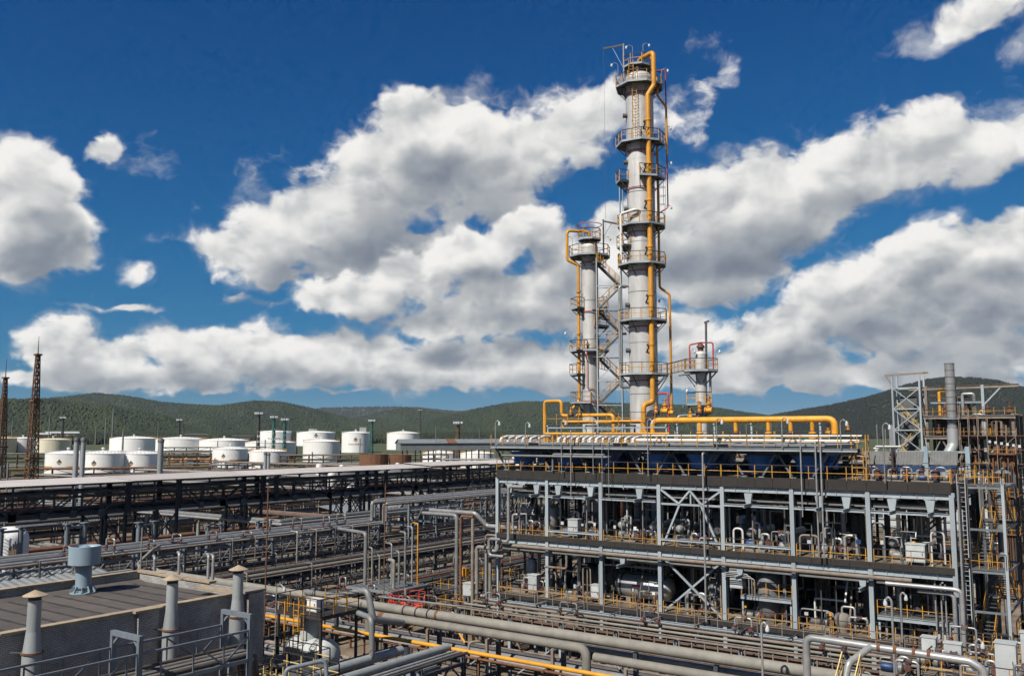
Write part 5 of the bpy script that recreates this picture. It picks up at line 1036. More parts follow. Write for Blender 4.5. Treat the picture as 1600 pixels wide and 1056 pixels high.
for i, (x, z, h, d) in enumerate([(-53.2, 12.3, 1.9, .8), (-44.6, 12.3, 1.6, .9), (-29.9, 12.3, 1.9, .8), (-24.2, 12.3, 1.7, 1.5), (-20.6, 12.3, 1.9, .9), (-18.5, 12.3, 3.0, .9), (-14.2, 12.3, 2.6, .9), (-45.0, 6.5, 3.2, .8), (-34.3, 6.5, 1.9, 1.7), (-24.4, 6.5, 1.6, 2.5), (-18.9, 6.5, 1.2, 1.2), (-48.8, 6.5, 2.4, .7)]):
    white_loop('pale bent pipe on the %s deck, %s' % ('middle' if z > 10 else 'lower', ['far left', 'second bay', 'fifth bay left', 'fifth bay right', 'sixth bay left', 'rightmost bay left', 'rightmost bay right', 'second bay', 'braced bay', 'fifth bay', 'sixth bay', 'far left'][i]), x, 75.0, z, h, d, ['clad', 'pipe_grey', 'white', 'pipe_rust'][i % 4], rnd.choice([.07, .09, .12]))
# thing seen at the left: sheeted cooler boxes on the middle deck
for i, (x, w) in enumerate([(-53.2, 1.9), (-50.6, 1.6)]):
    t = thing('cooler_box', 'ribbed grey motor on legs, middle deck far left, %s of two' % ['left', 'right'][i], 'motor', (x, 78.5, 12.3), 'ribbed motors far left'); part('drum', MB().lathe([(.4, -w / 2), (.62, -w / 2 + .1), (.62, w / 2 - .1), (.4, w / 2)], (x, 78.2, 14.4), 14, 'x'), 'pipe_bright', t)
    for s in (-1, 1): part('leg', MB().box((x + s * w * .3 - .12, 77.8, 12.3), (x + s * w * .3 + .12, 78.6, 13.85)), 'steel_blue', t)
# horizontal mid pipe along the front of the frame
pipe('long rust streaked pipe along the front just below the middle deck', [(-53.4, 73.55, 11.3), (-15.4, 73.55, 11.3)], .17, 'pipe_rust', 12)
pipe('upper of two pale pipes bending down at the right end of the frame', [(-17.2, 73.2, 11.0), (-12.0, 73.2, 11.0), (-12.0, 73.2, 6.0)], .17, 'pipe_bright', 12, .45); pipe('lower of two pale pipes bending down at the right end of the frame', [(-15.0, 73.5, 10.6), (-12.55, 73.5, 10.6), (-12.55, 73.5, 6.0)], .15, 'pipe_bright', 12, .4)
for i, x in enumerate((-13.9, -13.5, -13.2)): pipe('thin pale upright pipe beside the right end column, %s of three' % ORD[i], [(x, 73.9, 6.6), (x, 73.9, 11.2)], .06, 'pipe_bright', 8, None, 'thin pipes by the end column')
pipe('thin bent grey pipe on the lower storey front, second bay', [(-48.4, 73.5, 9.6), (-45.9, 73.5, 9.6), (-45.9, 73.5, 10.8)], .11, 'pipe_rust', 8); pipe('thin pale pipe rising over the silver drum', [(-42.9, 74.4, 6.6), (-42.9, 74.4, 10.2), (-36.8, 74.6, 10.2)], .07, 'pipe_bright', 8)
for k in range(3): pipe('thin silver tube bending over the lower fifth bay, %s of three' % ORD[k], [(-30.3 - .05 * k, 73.8, 10.6 - .15 * k), (-28.2 + .25 * k, 73.8, 10.6 - .15 * k), (-28.2 + .25 * k, 73.8, 8.6)], .04, 'pipe_bright', 6, .3, 'thin silver tubes')
# pipes at the left end of the frame
pipe('silver pipe in an arch outside the left end of the frame', [(-50.5, 73.0, 17.1), (-52.3, 73.0, 17.1), (-52.3, 73.0, 11.7), (-53.6, 73.0, 11.7), (-53.6, 73.0, 10.7), (-55.0, 73.0, 10.7), (-55.0, 73.0, 6.2), (-57.2, 73.0, 6.2), (-57.2, 73.0, 3)], .16, 'pipe_bright', 14, .4)
pipe('second silver pipe at the left end of the frame', [(-53.0, 72.6, 11.9), (-54.4, 72.6, 11.9), (-54.4, 72.6, 10.3), (-52.6, 72.6, 10.3)], .15, 'pipe_bright', 12, .4); pipe('thick grey pipe leaving the frame on the left', [(-52.5, 76, 12.7), (-57.2, 76, 12.7), (-58.3, 75.4, 14.0), (-64.5, 75.4, 14.0)], .24, 'pipe_bright', 14, .6)
pipe('grey standpipe left of the frame', [(-64.5, 74.2, 13.8), (-59.8, 74.2, 13.8), (-59.8, 74.2, 2.0)], .2, 'pipe_grey', 14, .5); pipe('pink topped vent pipe at the left corner of the frame', [(-54.9, 70.6, 3), (-54.9, 70.6, 14.0)], .16, 'pipe_rust', 10)
for i, (x, y, z1, r, m) in enumerate([(-57.5, 72, 14, .14, 'rust'), (-55.9, 72.6, 11, .2, 'pipe_wrap'), (-55.3, 74, 10.5, .16, 'pipe_wrap'), (-56.3, 74.6, 12, .1, 'pipe_rust'), (-57.0, 76, 11.5, .12, 'pipe_dark'), (-56.0, 77, 13, .1, 'rust'), (-58.6, 77.5, 12, .12, 'pipe_dark')]): pipe('upright pipe outside the left end of the frame, %s of the bundle' % ORD[i], [(x, y, 0), (x, y, z1), (x + 1.6, y, z1)], r, m, 8, .3, 'pipe bundle at the left end')
# dark plant behind the frame
for i in range(14):
    x = -53 + i * 3.1; vessel('dark upright vessel behind the frame, %s from the left' % ORD[i], (x, 90.5 + (i % 3) * 1.4, 0), .5 + .25 * (i % 4), 8 + (i * 37 % 9), ['steel_grey', 'pipe_dark', 'clad', 'rust'][i % 4], 'vessels behind the frame') if not (-49 < x < -43.5 or -56 < x < -52 or -40 < x < -37) else None
# blue louvred fin-fan units at the right end of the top deck
for i, (x, y) in enumerate([(-18.4, 77.0), (-15.9, 77.2), (-13.6, 78.2)]):
    t = thing('fin_unit', 'blue unit with sloped louvre panel on the top deck, %s of three' % ORD[i], 'cooler unit', (x, y, 18.55), 'blue louvred units')
    for sx in (-.8, .8): part('leg_frame', MB().box((x + sx - .12, y - .5, 18.55), (x + sx + .12, y + .5, 19.3)), 'motor_blue', t)
    part('casing', MB().box((x - .95, y - .6, 19.3), (x + .95, y + .6, 19.75)), 'motor_blue', t)
    pn = slab(MB(), (x - 1.0, y - .3, 19.8), (x + 1.0, y - .3, 19.8), (x + 1.0, y + .35, 20.85), (x - 1.0, y + .35, 20.85), .06); pp = part('louvre_panel', pn, 'steel_grey', t)
    for k in range(9): part('louvre_rib', MB().bar((x - .9 + k * .225, y - .36, 19.82), (x - .9 + k * .225, y + .29, 20.87), .05, .07), 'steel_grey', pp)
    white_loop('pale bent pipe over the blue louvred unit, %s of three' % ORD[i], x - .5, y - 1.0, 18.55, 1.1, .8, 'pipe_bright', .07, 'pale pipes over the blue units')
for i in range(6): pump('small pump on the open right end of the top deck, %s from the left' % ORD[i], (-18.6 + i * 1.05, 75.3 + (i % 2) * .5, 18.55), .6, group='pumps at the right end of the top deck')
t = thing('ladder_frame', 'yellow ladder frame beside the right end of the coolers', 'ladder', (-19.4, 75.5, 18.55))
for dx in (0, 1.1):
    for dy in (0, .9): part('post', MB().bar((-19.7 + dx, 74.6 + dy, 18.55), (-19.7 + dx, 74.6 + dy, 22.2), .07), 'yellow_rail', t)
for z in (19.6, 20.7, 21.7): part('frame_ring', MB().bar((-19.7, 74.6, z), (-18.6, 74.6, z), .06).bar((-18.6, 74.6, z), (-18.6, 75.5, z), .06), 'yellow_rail', t)
ladder(t, (-19.1, 74.7, 18.55), 21.2, (1, 0), 'yellow_rail', False)
pipe('pale pipe on the right end of the top deck', [(-19.0, 79.5, 21.2), (-17.0, 79.5, 21.2)], .12, 'pipe_bright', 10)
# ------------------------------------------------------------------ stair tower at the right end of the frame
t = thing('escape_stair', 'steel escape stair tower with yellow rails at the right end of the frame', 'stair tower', (-10.4, 79.5, 0))
Q = [(-11.7, 75.8), (-9.3, 75.8), (-9.3, 83.2), (-11.7, 83.2)]
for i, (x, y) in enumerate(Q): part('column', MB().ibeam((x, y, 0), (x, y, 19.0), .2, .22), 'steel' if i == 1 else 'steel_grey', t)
lv = [0.0, 3.3, 6.5, 9.4, 12.3, 15.4, 18.5]
for k in range(6):
    xm = -11.05 if k % 2 == 0 else -9.95; ya, yb = (77.2, 81.8) if k % 2 == 0 else (81.8, 77.2)
    stair(t, (xm, ya, lv[k]), (xm, yb, lv[k + 1]), .95, 'steel_grey', 'yellow_rail')
    y0, y1 = (81.8, 83.3) if k % 2 == 0 else (75.7, 77.2); part('landing', MB().box((-11.7, y0, lv[k + 1] - .12), (-9.3, y1, lv[k + 1])), 'grating', t)
    railing(t, [(-9.3, y0, lv[k + 1]), (-9.3, y1, lv[k + 1])], step=.75, mp='yellow_rail'); railing(t, [(-11.7, 75.7 if y0 < 80 else 83.3, lv[k + 1]), (-9.3, 75.7 if y0 < 80 else 83.3, lv[k + 1])], step=.6)
    for a, b in ((0, 1), (1, 2), (2, 3)): part('tie_beam', MB().bar((*Q[a], lv[k + 1] - .25), (*Q[b], lv[k + 1] - .25), .1, .16), 'steel_blue', t)
for i, (z0, z1) in enumerate(((6.5, 12.3), (12.3, 18.5))): ladder(t, (-12.0, 75.3, z0), z1 + .8, (1, 0), 'steel', False, .55)
part('drop_tube', MB().pipe([(-10.2, 84.6, 18.2), (-10.6, 84.6, 17.2), (-10.6, 84.6, 12.0)], .34, 14, .6), 'pipe_bright', t); part('vent_hood', MB().lathe([(.6, 0), (.57, .06), (.12, .3), (.08, .4)], (-9.8, 80.6, 19.2), 14), 'steel_blue', t)
part('red_riser', MB().pipe([(-11.9, 76.6, 0), (-11.9, 76.6, 18.0)], .09, 8), 'red', t)

# instrument stands, junction boxes, cable trays and small bore lines
for d, z in ((0, 6.5), (1, 12.3)):
    for i in range(7):
        for k in range(3):
            x = FX[i] + 1.0 + k * 1.9 + rnd.uniform(-.4, .4); y = 74.6 + rnd.uniform(0, 1.6); h = rnd.uniform(.9, 1.5)
            t = thing('instrument_stand', 'small instrument on a post, %s from the left, %s deck, %s bay' % (ORD[k], DECKN[d], BAYN[i]), 'instrument', (x, y, z), 'instrument stands on the frame')
            part('post', MB().bar((x, y, z), (x, y, z + h), .06), rnd.choice(['steel_grey', 'yellow_rail']), t); part('gauge', MB().cbox((x, y - .06, z + h + .12), (rnd.uniform(.18, .36), .16, rnd.uniform(.2, .36))), rnd.choice(['white', 'cabinet', 'yellow', 'steel_dark', 'motor_blue']), t)
        for k in range(4):
            zz = z + rnd.uniform(.5, 4.2); y = rnd.choice([75.9, 76.8, 77.7, 79.4, 81.5]); a = FX[i] + rnd.uniform(.3, 2.5); b = a + rnd.uniform(1.2, 3.2)
            pipe('small bore line crossing the %s deck, %s of the %s bay' % (DECKN[d], ORD[k], BAYN[i]), [(a, y, z), (a, y, zz), (b, y, zz), (b, y + rnd.choice([-.7, .9]), zz), (b, y + .9, z + 4.9)], rnd.choice([.03, .045, .06, .08]), rnd.choice(['clad', 'pipe_rust', 'pipe_grey', 'steel_grey', 'white']), 6, .15, 'small bore lines in the frame', 'small_pipe')
        t = thing('cable_tray', 'galvanised cable tray under the %s floor, %s bay' % (['middle', 'top'][d], BAYN[i]), 'cable tray', (FX[i] + 3, 74.8, z + 4.3), 'cable trays in the frame')
        zt_ = z + 4.25; part('tray', MB().box((FX[i] + .3, 74.6, zt_), (FX[i + 1] - .3, 75.0, zt_ + .04)), 'pipe_grey', t); part('tray_side', MB().box((FX[i] + .3, 74.56, zt_), (FX[i + 1] - .3, 74.598, zt_ + .14)), 'pipe_grey', t)
        for q in (1.5, 4.5): part('hanger_rod', MB().bar((FX[i] + q, 74.8, zt_ + .04), (FX[i] + q, 74.8, z + 4.95), .03), 'steel_grey', t)

# dark pipe frame and vessels added to block the bright ground behind
t = thing('blocking_frame', 'dark steel pipe frame added behind the process frame to block bright ground', 'steel frame', (-34, 97, 0))
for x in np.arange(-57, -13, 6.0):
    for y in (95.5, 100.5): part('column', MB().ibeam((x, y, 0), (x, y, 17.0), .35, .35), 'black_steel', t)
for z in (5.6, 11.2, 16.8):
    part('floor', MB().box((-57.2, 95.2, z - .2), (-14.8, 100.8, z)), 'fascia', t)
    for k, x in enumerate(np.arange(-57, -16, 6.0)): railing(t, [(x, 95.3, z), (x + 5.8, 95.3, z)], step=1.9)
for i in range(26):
    x = -56.4 + i * 1.6; z0 = [0, 5.6, 11.2][i % 3]; vessel('added dark vessel on the %s floor of the rear frame, %s from the left' % (['ground', 'first', 'second'][i % 3], ORD[i // 3]), (x, 97 + (i % 2) * 1.6, z0), .45 + .15 * (i % 4), 3.6 + (i * 7 % 10) * .12, ['pipe_dark', 'steel_grey', 'rust', 'black_steel'][i % 4], 'added vessels on the rear frame, %s floor' % ['ground', 'first', 'second'][i % 3])

t = thing('pipe_support', 'dark goal posts added behind the air coolers with the blocking pipes', 'pipe support', (-36, 85.6, 18.5))  # posts and dark pipes added to darken the gap under the coolers
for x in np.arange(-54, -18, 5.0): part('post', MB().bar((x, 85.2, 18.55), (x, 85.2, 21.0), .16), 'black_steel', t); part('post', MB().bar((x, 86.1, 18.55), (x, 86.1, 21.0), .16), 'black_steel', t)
for i, (y, z, r, m) in enumerate([(85.6, 18.95, .3, 'pipe_dark'), (85.7, 19.55, .26, 'steel_grey'), (85.6, 20.05, .2, 'rust'), (85.7, 20.5, .22, 'pipe_dark')]): pipe('dark pipe added to block bright tanks behind the air coolers, %s from the bottom' % ORD[i], [(-55, y, z), (-19, y, z)], r, m, 10, None, 'dark pipes added behind the coolers')

rf = bpy.data.objects['blocking_frame']
for k in range(5): part('blackout_panel', MB().box((-57 + 6 * k + .03, 100.9, .2), (-51 + 6 * k - .03, 101.0, 16.6)), 'fascia', rf)  # dark sheets added to blacken the left bays
# ------------------------------------------------------------------ covered truss gallery
def corrugated(y0, y1, xa, za, xb, zb, pitch=.3, amp=.035):
    """ribbed sheet: ribs run across from edge a to edge b"""
    mb = MB(); n = int((y1 - y0) / pitch * 4); sl = []
    for i in range(n + 1):
        y = y0 + (y1 - y0) * i / n; d = (0, amp, amp, 0)[i % 4]; sl.append((y, d)); mb.v += [(xa, y, za + d), (xb, y, zb + d), (xb, y, zb + d - .02), (xa, y, za + d - .02)]
    for i in range(n):
        k = 4 * i; mb.face([k, k + 4, k + 5, k + 1]); mb.face([k + 3, k + 2, k + 6, k + 7]); mb.face([k, k + 3, k + 7, k + 4]); mb.face([k + 1, k + 5, k + 6, k + 2])
    return mb
g = thing('truss_gallery', 'long dark steel truss gallery with a pale corrugated roof', 'gallery', (-112.5, 90, 0))
SPANS = [(12.2, 30.9), (30.9, 38.4), (38.4, 67.9), (67.9, 75.4), (75.4, 89.9), (89.9, 92.4), (92.4, 114.2), (114.2, 116.6), (116.6, 132.5), (132.5, 140), (140, 162), (162, 164.5), (164.5, 188)]
XN, XF = -110.0, -114.6; zb, zt = 12.25, 15.0
for si, (y0, y1) in enumerate(SPANS):
    n = max(1, round((y1 - y0) / 3.65)); link_ = si % 2 == 1
    for X in (XN, XF):
        part('chord', MB().ibeam((X, y0 + .02, zb), (X, y1 - .02, zb), .3, .42), 'steel_dark', g); part('chord', MB().ibeam((X, y0 + .02, zt), (X, y1 - .02, zt), .26, .32), 'steel_dark', g)
        for k in range(n + 1):
            y = y0 + (y1 - y0) * k / n; w = .34 if k in (0, n) else .2; part('vertical', MB().ibeam((X, y + (.18 if k == 0 else -.18 if k == n else 0), zb + .2 if k not in (0, n) else zb - .25), (X, y + (.18 if k == 0 else -.18 if k == n else 0), zt - .15 if k not in (0, n) else zt + .8), w, w), 'steel_dark', g)
        if not link_:
            for k in range(n):
                ya, yb = y0 + (y1 - y0) * k / n, y0 + (y1 - y0) * (k + 1) / n
                a, b = ((ya, zt), (yb, zb)) if k < n / 2 else ((ya, zb), (yb, zt)); part('diagonal', MB().bar((X, a[0], a[1]), (X, b[0], b[1]), .13, .16), 'steel_dark', g)
                yg = b[0] if k < n / 2 else a[0]; part('gusset', MB().box((X + .1, yg - .45, zb - .35), (X + .16, yg + .45, zb + .5)), 'steel_dark', g)
    part('floor_plate', MB().box((XF + .16, y0 + .01, zb + .25), (XN - .16, y1 - .01, zb + .32)), 'grating', g)
    for X in (XN - .25, XF + .25):
        r = MB()
        for zz in (zb + .9, zb + 1.45): r.bar((X, y0, zz), (X, y1, zz), .05, .07)
        for k in range(int((y1 - y0) / 1.2)): r.bar((X, y0 + .6 + 1.2 * k, zb + .3), (X, y0 + .6 + 1.2 * k, zb + 1.5), .045)
        part('guard_rail', r, 'steel_dark', g)
    m_ = int((y1 - y0) / 3.65) + 1
    for k in range(m_): y = y0 + .3 + (y1 - y0 - .6) * k / max(1, m_ - 1); part('roof_post', MB().bar((XN, y, zt + .1), (XN, y, 15.95), .2), 'steel_dark', g); part('rafter', MB().bar((XN + .6, y, 15.9), (XF - 1.2, y, 16.25), .12, .2), 'steel_dark', g)
    part('purlin', MB().bar((XN + .5, y0, 16.02), (XN + .5, y1, 16.02), .1, .14), 'steel_dark', g)
for i, (y0, y1, dz) in enumerate([(10, 30, .05), (30.05, 50, .02), (50.05, 68, 0), (68.05, 88, .04), (88.05, 94, 0), (94.05, 112, .03), (112.05, 128, .0), (128.05, 146, .22), (146.05, 168, .1), (168.05, 190, .12)]):
    part('roof_sheet', corrugated(y0, y1, -109.2, 16.08 + dz, -116.3, 16.5 + dz), 'sheet', g)
def trestle(label, y0, y1, ztop=12.0):
    t = thing('trestle', label, 'trestle', (-112.3, y0, 0), 'trestles under the gallery')
    for X in (XN, XF):
        for y in (y0, y1): part('leg', MB().ibeam((X, y, 0), (X, y, ztop), .34, .36), 'steel_dark', t)
        for za, zc in ((.5, 4.0), (4.0, 7.8), (7.8, ztop - .3)): part('brace', MB().bar((X, y0, za), (X, y1, zc), .12), 'steel_dark', t); part('brace', MB().bar((X + .15, y1, za), (X + .15, y0, zc), .12), 'steel_dark', t)
    for y in (y0, y1): part('brace', MB().bar((XN, y, 7.8), (XF, y, 11.6), .12), 'steel_dark', t); part('brace', MB().bar((XF, y, 7.8), (XN, y, 11.6), .12), 'steel_dark', t)
for i, (a, b) in enumerate([(31, 34.5), (35, 38), (64.4, 67.6), (71.8, 75.2), (86.8, 89.6), (108, 110.5), (112.6, 116), (126, 129), (131, 133.5), (152, 155), (160, 163)]): trestle('braced dark trestle under the gallery, %s from the left' % ORD[i], a, b)
for i, (X, z, r, m) in enumerate([(-111.2, 12.9, .2, 'pipe_dark'), (-112.0, 12.9, .28, 'pipe_grey'), (-113.0, 12.85, .2, 'pipe_rust'), (-113.7, 14.2, .16, 'pipe_grey'), (-112.6, 14.3, .12, 'pipe_rust')]):
    pipe('pipe carried inside the truss gallery, %s from the near side' % ORD[i], [(X, 12, z), (X, 188, z)], r, m, 8, None, 'pipes inside the gallery')
for i, y0 in enumerate((132, 147)):
    t = thing('access_stair', 'dark stair climbing to the gallery, %s of two' % ORD[i], 'stairs', (-108, y0, 0), 'gallery stairs'); stair(t, (-108.6, y0, 5.5), (-108.6, y0 + 7, 12.2), 1.1, 'steel_dark', 'steel_dark')
    part('landing', MB().box((-109.6, y0 + 7, 12.1), (-108, y0 + 9, 12.2)), 'grating', t)
# ------------------------------------------------------------------ pipe racks
def rack_y(name, label, X0, X1, y0, y1, levels, bay=6.0, m='steel_blue', truss=None, cat='pipe rack', cw=.24):
    t = thing(name, label, cat, ((X0 + X1) / 2, (y0 + y1) / 2, 0)); n = max(1, round((y1 - y0) / bay)); zt = max(levels)
    for k in range(n + 1):
        y = y0 + (y1 - y0) * k / n
        for X in (X0, X1): part('column', MB().ibeam((X, y, 0), (X, y, zt), cw, cw), m, t)
        for z in levels: part('cross_beam', MB().ibeam((X0 - .3, y, z - .14), (X1 + .3, y, z - .14), .16, .26), m, t)
    for z in levels:
        for X in (X0, X1): part('side_beam', MB().ibeam((X + .14, y0, z - .42), (X + .14, y1, z - .42), .14, .24), m, t)
    if truss:
        za, zc = truss
        for X in (X0,):
            w = MB(); q = int((y1 - y0) / 1.5)
            for k in range(q):
                a, b = y0 + 1.5 * k, y0 + 1.5 * (k + 1); w.bar((X, a, za if k % 2 else zc), (X, b, zc if k % 2 else za), .1)
                if k % 2: w.bar((X, a, za), (X, a, zc), .07)
            part('web', w, m, t)
    return t
def pipes_y(tag_, y0, y1, specs, group):
    """specs: (X, z, r, material)"""
    for i, (X, z, r, m) in enumerate(specs): pipe('%s pipe from the near side, %s' % (ORD[i], tag_), [(X, y0, z + r), (X, y1, z + r)], r, m, 12 if r > .2 else 8, None, group)
def shoes_y(t, specs, ys):
    for (X, z, r, m) in specs:
        mb = MB()
        for y in ys: mb.box((X - .08, y - .2, z - .06), (X + .08, y + .2, z + .06))
RK = rack_y('pipe_rack', 'long multi level pipe rack between the brick building and the gallery', -86.0, -91.5, 36, 90, (10.0, 7.8, 6.3, 4.7), 6, 'steel_blue', (7.9, 9.6))
top = [(-85.8, 10.0, .13, 'pipe_rust'), (-86.6, 10.0, .09, 'pipe_bright'), (-87.2, 10.0, .18, 'pipe_bright'), (-88.2, 10.0, .1, 'pipe_rust'), (-88.8, 10.0, .2, 'pipe_grey'), (-89.9, 10.0, .22, 'pipe_bright'), (-90.7, 10.0, .12, 'pipe_rust'), (-91.4, 10.0, .26, 'pipe_grey')]
for i, (X, z, r, m) in enumerate(top):
    pipe('top level pipe of the long rack stepping up, %s from the near side' % ORD[i], [(X, 34, z + r), (X, 90.5 + (i % 4) * .8 + i * .25, z + r), (X, 90.5 + (i % 4) * .8 + i * .25, 12.5 + r), (X, 168, 12.5 + r)], r, m, 12 if r > .2 else 8, r * 2, 'top pipes of the long rack')
pipes_y('second level of the long rack', 34, 150, [(-86.1, 7.8, .1, 'pipe_rust'), (-87.2, 7.8, .2, 'pipe_dark'), (-88.4, 7.8, .16, 'pipe_rust'), (-89.6, 7.8, .26, 'pipe_dark'), (-90.8, 7.8, .18, 'rust')], 'second level pipes of the long rack')  # levels from here down use dark materials for the top pipes' shadow
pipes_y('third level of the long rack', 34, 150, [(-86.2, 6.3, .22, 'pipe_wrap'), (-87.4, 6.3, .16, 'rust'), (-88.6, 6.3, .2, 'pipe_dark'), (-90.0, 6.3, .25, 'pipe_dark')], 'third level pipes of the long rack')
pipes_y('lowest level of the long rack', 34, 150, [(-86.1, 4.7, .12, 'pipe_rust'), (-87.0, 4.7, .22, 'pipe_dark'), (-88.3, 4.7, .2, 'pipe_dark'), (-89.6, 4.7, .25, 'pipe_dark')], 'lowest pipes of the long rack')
rack_y('pipe_rack', 'raised continuation of the long rack towards the process frame', -86.0, -91.5, 96, 168, (12.4, 9.6, 7.6, 6.0), 6, 'steel_blue', (9.7, 11.9))
rack_y('pipe_rack', 'lower rack beside the long rack, nearer the viewer', -80.0, -83.2, 48, 112, (6.6, 4.6, 3.0), 6, 'steel_grey', (4.7, 6.2))
pipes_y('lower side rack, upper level', 46, 114, [(-79.9, 6.6, .1, 'pipe_rust'), (-80.6, 6.6, .24, 'pipe_wrap'), (-81.6, 6.6, .16, 'rust'), (-82.6, 6.6, .24, 'pipe_dark')], 'side rack upper pipes')
pipes_y('lower side rack, lower level', 46, 114, [(-80.1, 4.6, .13, 'pipe_rust'), (-81.0, 4.6, .22, 'pipe_dark'), (-82.2, 4.6, .2, 'pipe_dark')], 'side rack lower pipes')  # darker materials stand in for the shade under the upper pipes
pipes_y('lower side rack, bottom level', 46, 114, [(-80.2, 3.0, .2, 'pipe_rust'), (-81.4, 3.0, .25, 'pipe_dark'), (-82.6, 3.0, .2, 'pipe_dark')], 'side rack bottom pipes')
rack_y('pipe_rack', 'low rack in the shade right of the side rack', -72.0, -76.0, 60, 120, (4.2, 2.6), 6, 'steel_grey')
pipes_y('low shaded rack', 58, 122, [(-72.2, 4.2, .12, 'pipe_rust'), (-73.2, 4.2, .22, 'pipe_dark'), (-74.2, 4.2, .2, 'pipe_dark'), (-75.3, 4.2, .24, 'rust')], 'pipes of the low shaded rack')
# big cornered pipes running out from under the gallery
for i, (o, r, z, m) in enumerate([(0, .37, 9.7, 'pipe_grey'), (-.8, .24, 9.55, 'pipe_bright'), (.75, .2, 9.4, 'pipe_bright')]):
    pipe('thick grey pipe turning a sharp corner under the gallery, %s of three' % ['thickest', 'middle', 'thinnest'][i], [(-170, 87.2 + o * -.6, z), (-102.8 + o, 87.2 + o * -.6, z), (-102.8 + o, 128, z)], r, m, 16, r * .6, 'cornered pipes under the gallery')
rack_y('pipe_rack', 'supports under the big cornered pipes', -101.4, -104.2, 90, 126, (9.15, 6.0), 9, 'steel_blue')
t = thing('pipe_support', 'row of grey posts under the big cornered pipes on the left', 'pipe support', (-135, 87, 0))
for k in range(8): X = -104 - k * 8.5; part('post', MB().tube((X, 86.6, 0), (X, 86.6, 9.0), .25, 10), 'stack_grey', t); part('post', MB().tube((X, 88.6, 0), (X, 88.6, 9.0), .25, 10), 'stack_grey', t); part('cross_beam', MB().bar((X, 86.0, 9.05), (X, 89.2, 9.05), .25, .24), 'rust', t)
# round grey portal posts under the gallery
for i, (X, y, zt_) in enumerate([(-98, 47.4, 12.4), (-98, 54.4, 12.3), (-98, 63, 11.8), (-100, 74, 10.5), (-100, 82, 10.4)]):
    t = thing('portal_post', 'pair of round blue grey posts with a cap beam, %s from the left' % ORD[i], 'pipe support', (X, y, 0), 'round portal posts')
    for dy in (-1.0, 1.0): part('post', MB().tube((X, y + dy, 0), (X, y + dy, zt_), .26, 12), 'steel_blue', t); part('cap_plate', MB().box((X - .5, y + dy - .35, zt_), (X + .5, y + dy + .35, zt_ + .12)), 'steel_blue', t)
    part('cap_beam', MB().bar((X, y - 1.4, zt_ - .3), (X, y + 1.4, zt_ - .3), .2, .24), 'steel_blue', t)
# round white vessel with the emblem at the left edge
t = thing('white_vessel', 'white upright tank with black and gold emblem at the left edge', 'tank', (-103.0, 49.6, 0))
part('shell', MB().lathe([(2.0, 0), (2.0, 10.9), (1.9, 11.3), (1.5, 11.8), (.6, 12.1), (.02, 12.15)], (-103.0, 49.6, 0), 36), 'white_tank', t); emblem(t, 2.0, math.atan2(-49.6, 103.0) + .32, 9.7, .9); ladder(t, (-101.4, 47.9, 0), 12, (.8, .6), 'steel', True)
# ribbed metal shed roofs left of the brick building
for i, (y0, y1, xa, za, xb, zb_) in enumerate([(36, 50, -82.4, 8.6, -88.5, 9.4), (36, 47, -76, 7.2, -82.0, 8.1)]):
    t = thing('sheet_roof', 'ribbed grey sheet roof behind the brick building, %s' % ['farther', 'nearer'][i], 'roof', (xa, y0, 0), 'ribbed roofs by the brick building') if False else thing('sheet_roof', 'ribbed grey sheet roof left of the brick building, %s of two' % ['farther', 'nearer'][i], 'roof', ((xa + xb) / 2, y0, 0), 'ribbed roofs by the brick building')
    part('sheet', corrugated(y0, y1, xa, za, xb, zb_, .8, .1), 'sheet_grey', t)
    for y in (y0 + .5, (y0 + y1) / 2, y1 - .5):
        for X, z in ((xa - .2, za), (xb + .2, zb_)): part('post', MB().bar((X, y, 0), (X, y, z - .03), .18), 'steel_blue', t)
# tangle of railed pipes beyond the brick building
t = thing('pipe_trestle', 'railed grey pipe frame beyond the brick building', 'pipe support', (-74, 42, 0))
for X in (-70, -72.5, -75):
    for y in (42.0, 46.5): part('post', MB().tube((X, y, 0), (X, y, 10.2), .14, 8), 'stack_grey', t)
    part('cap_beam', MB().tube((X, 41.7, 10.2), (X, 46.8, 10.2), .13, 8), 'stack_grey', t)
for z in (8.8, 10.2): part('rail', MB().tube((-69.6, 42, z), (-75.4, 42, z), .11, 8), 'stack_grey', t)
pipe('cream pipe bent like a hook behind the roof vent', [(-70, 44.5, 8), (-70, 44.5, 11.2), (-71.8, 45.5, 11.2), (-71.8, 46.8, 12.2), (-74, 49, 12.2)], .12, 'pipe_wrap', 12, .35)
for i, (X, y, z1) in enumerate([(-67.4, 44.2, 12.2), (-65.8, 45.4, 12.5), (-62.2, 45.6, 12.6), (-61.6, 45.6, 12.6), (-68.4, 43.6, 14.6)]): pipe('thin upright pipe behind the roof edge, %s' % ['first from the vent', 'second from the vent', 'left of a close pair', 'right of a close pair', 'tallest'][i], [(X, y, 0), (X, y, z1)] if i == 4 else [(X, y, 0), (X, y, z1), (X - .8, y + .4, z1)], .12 if i < 4 else .06, 'pipe_bright', 8, .3, 'upright pipes behind the brick building')
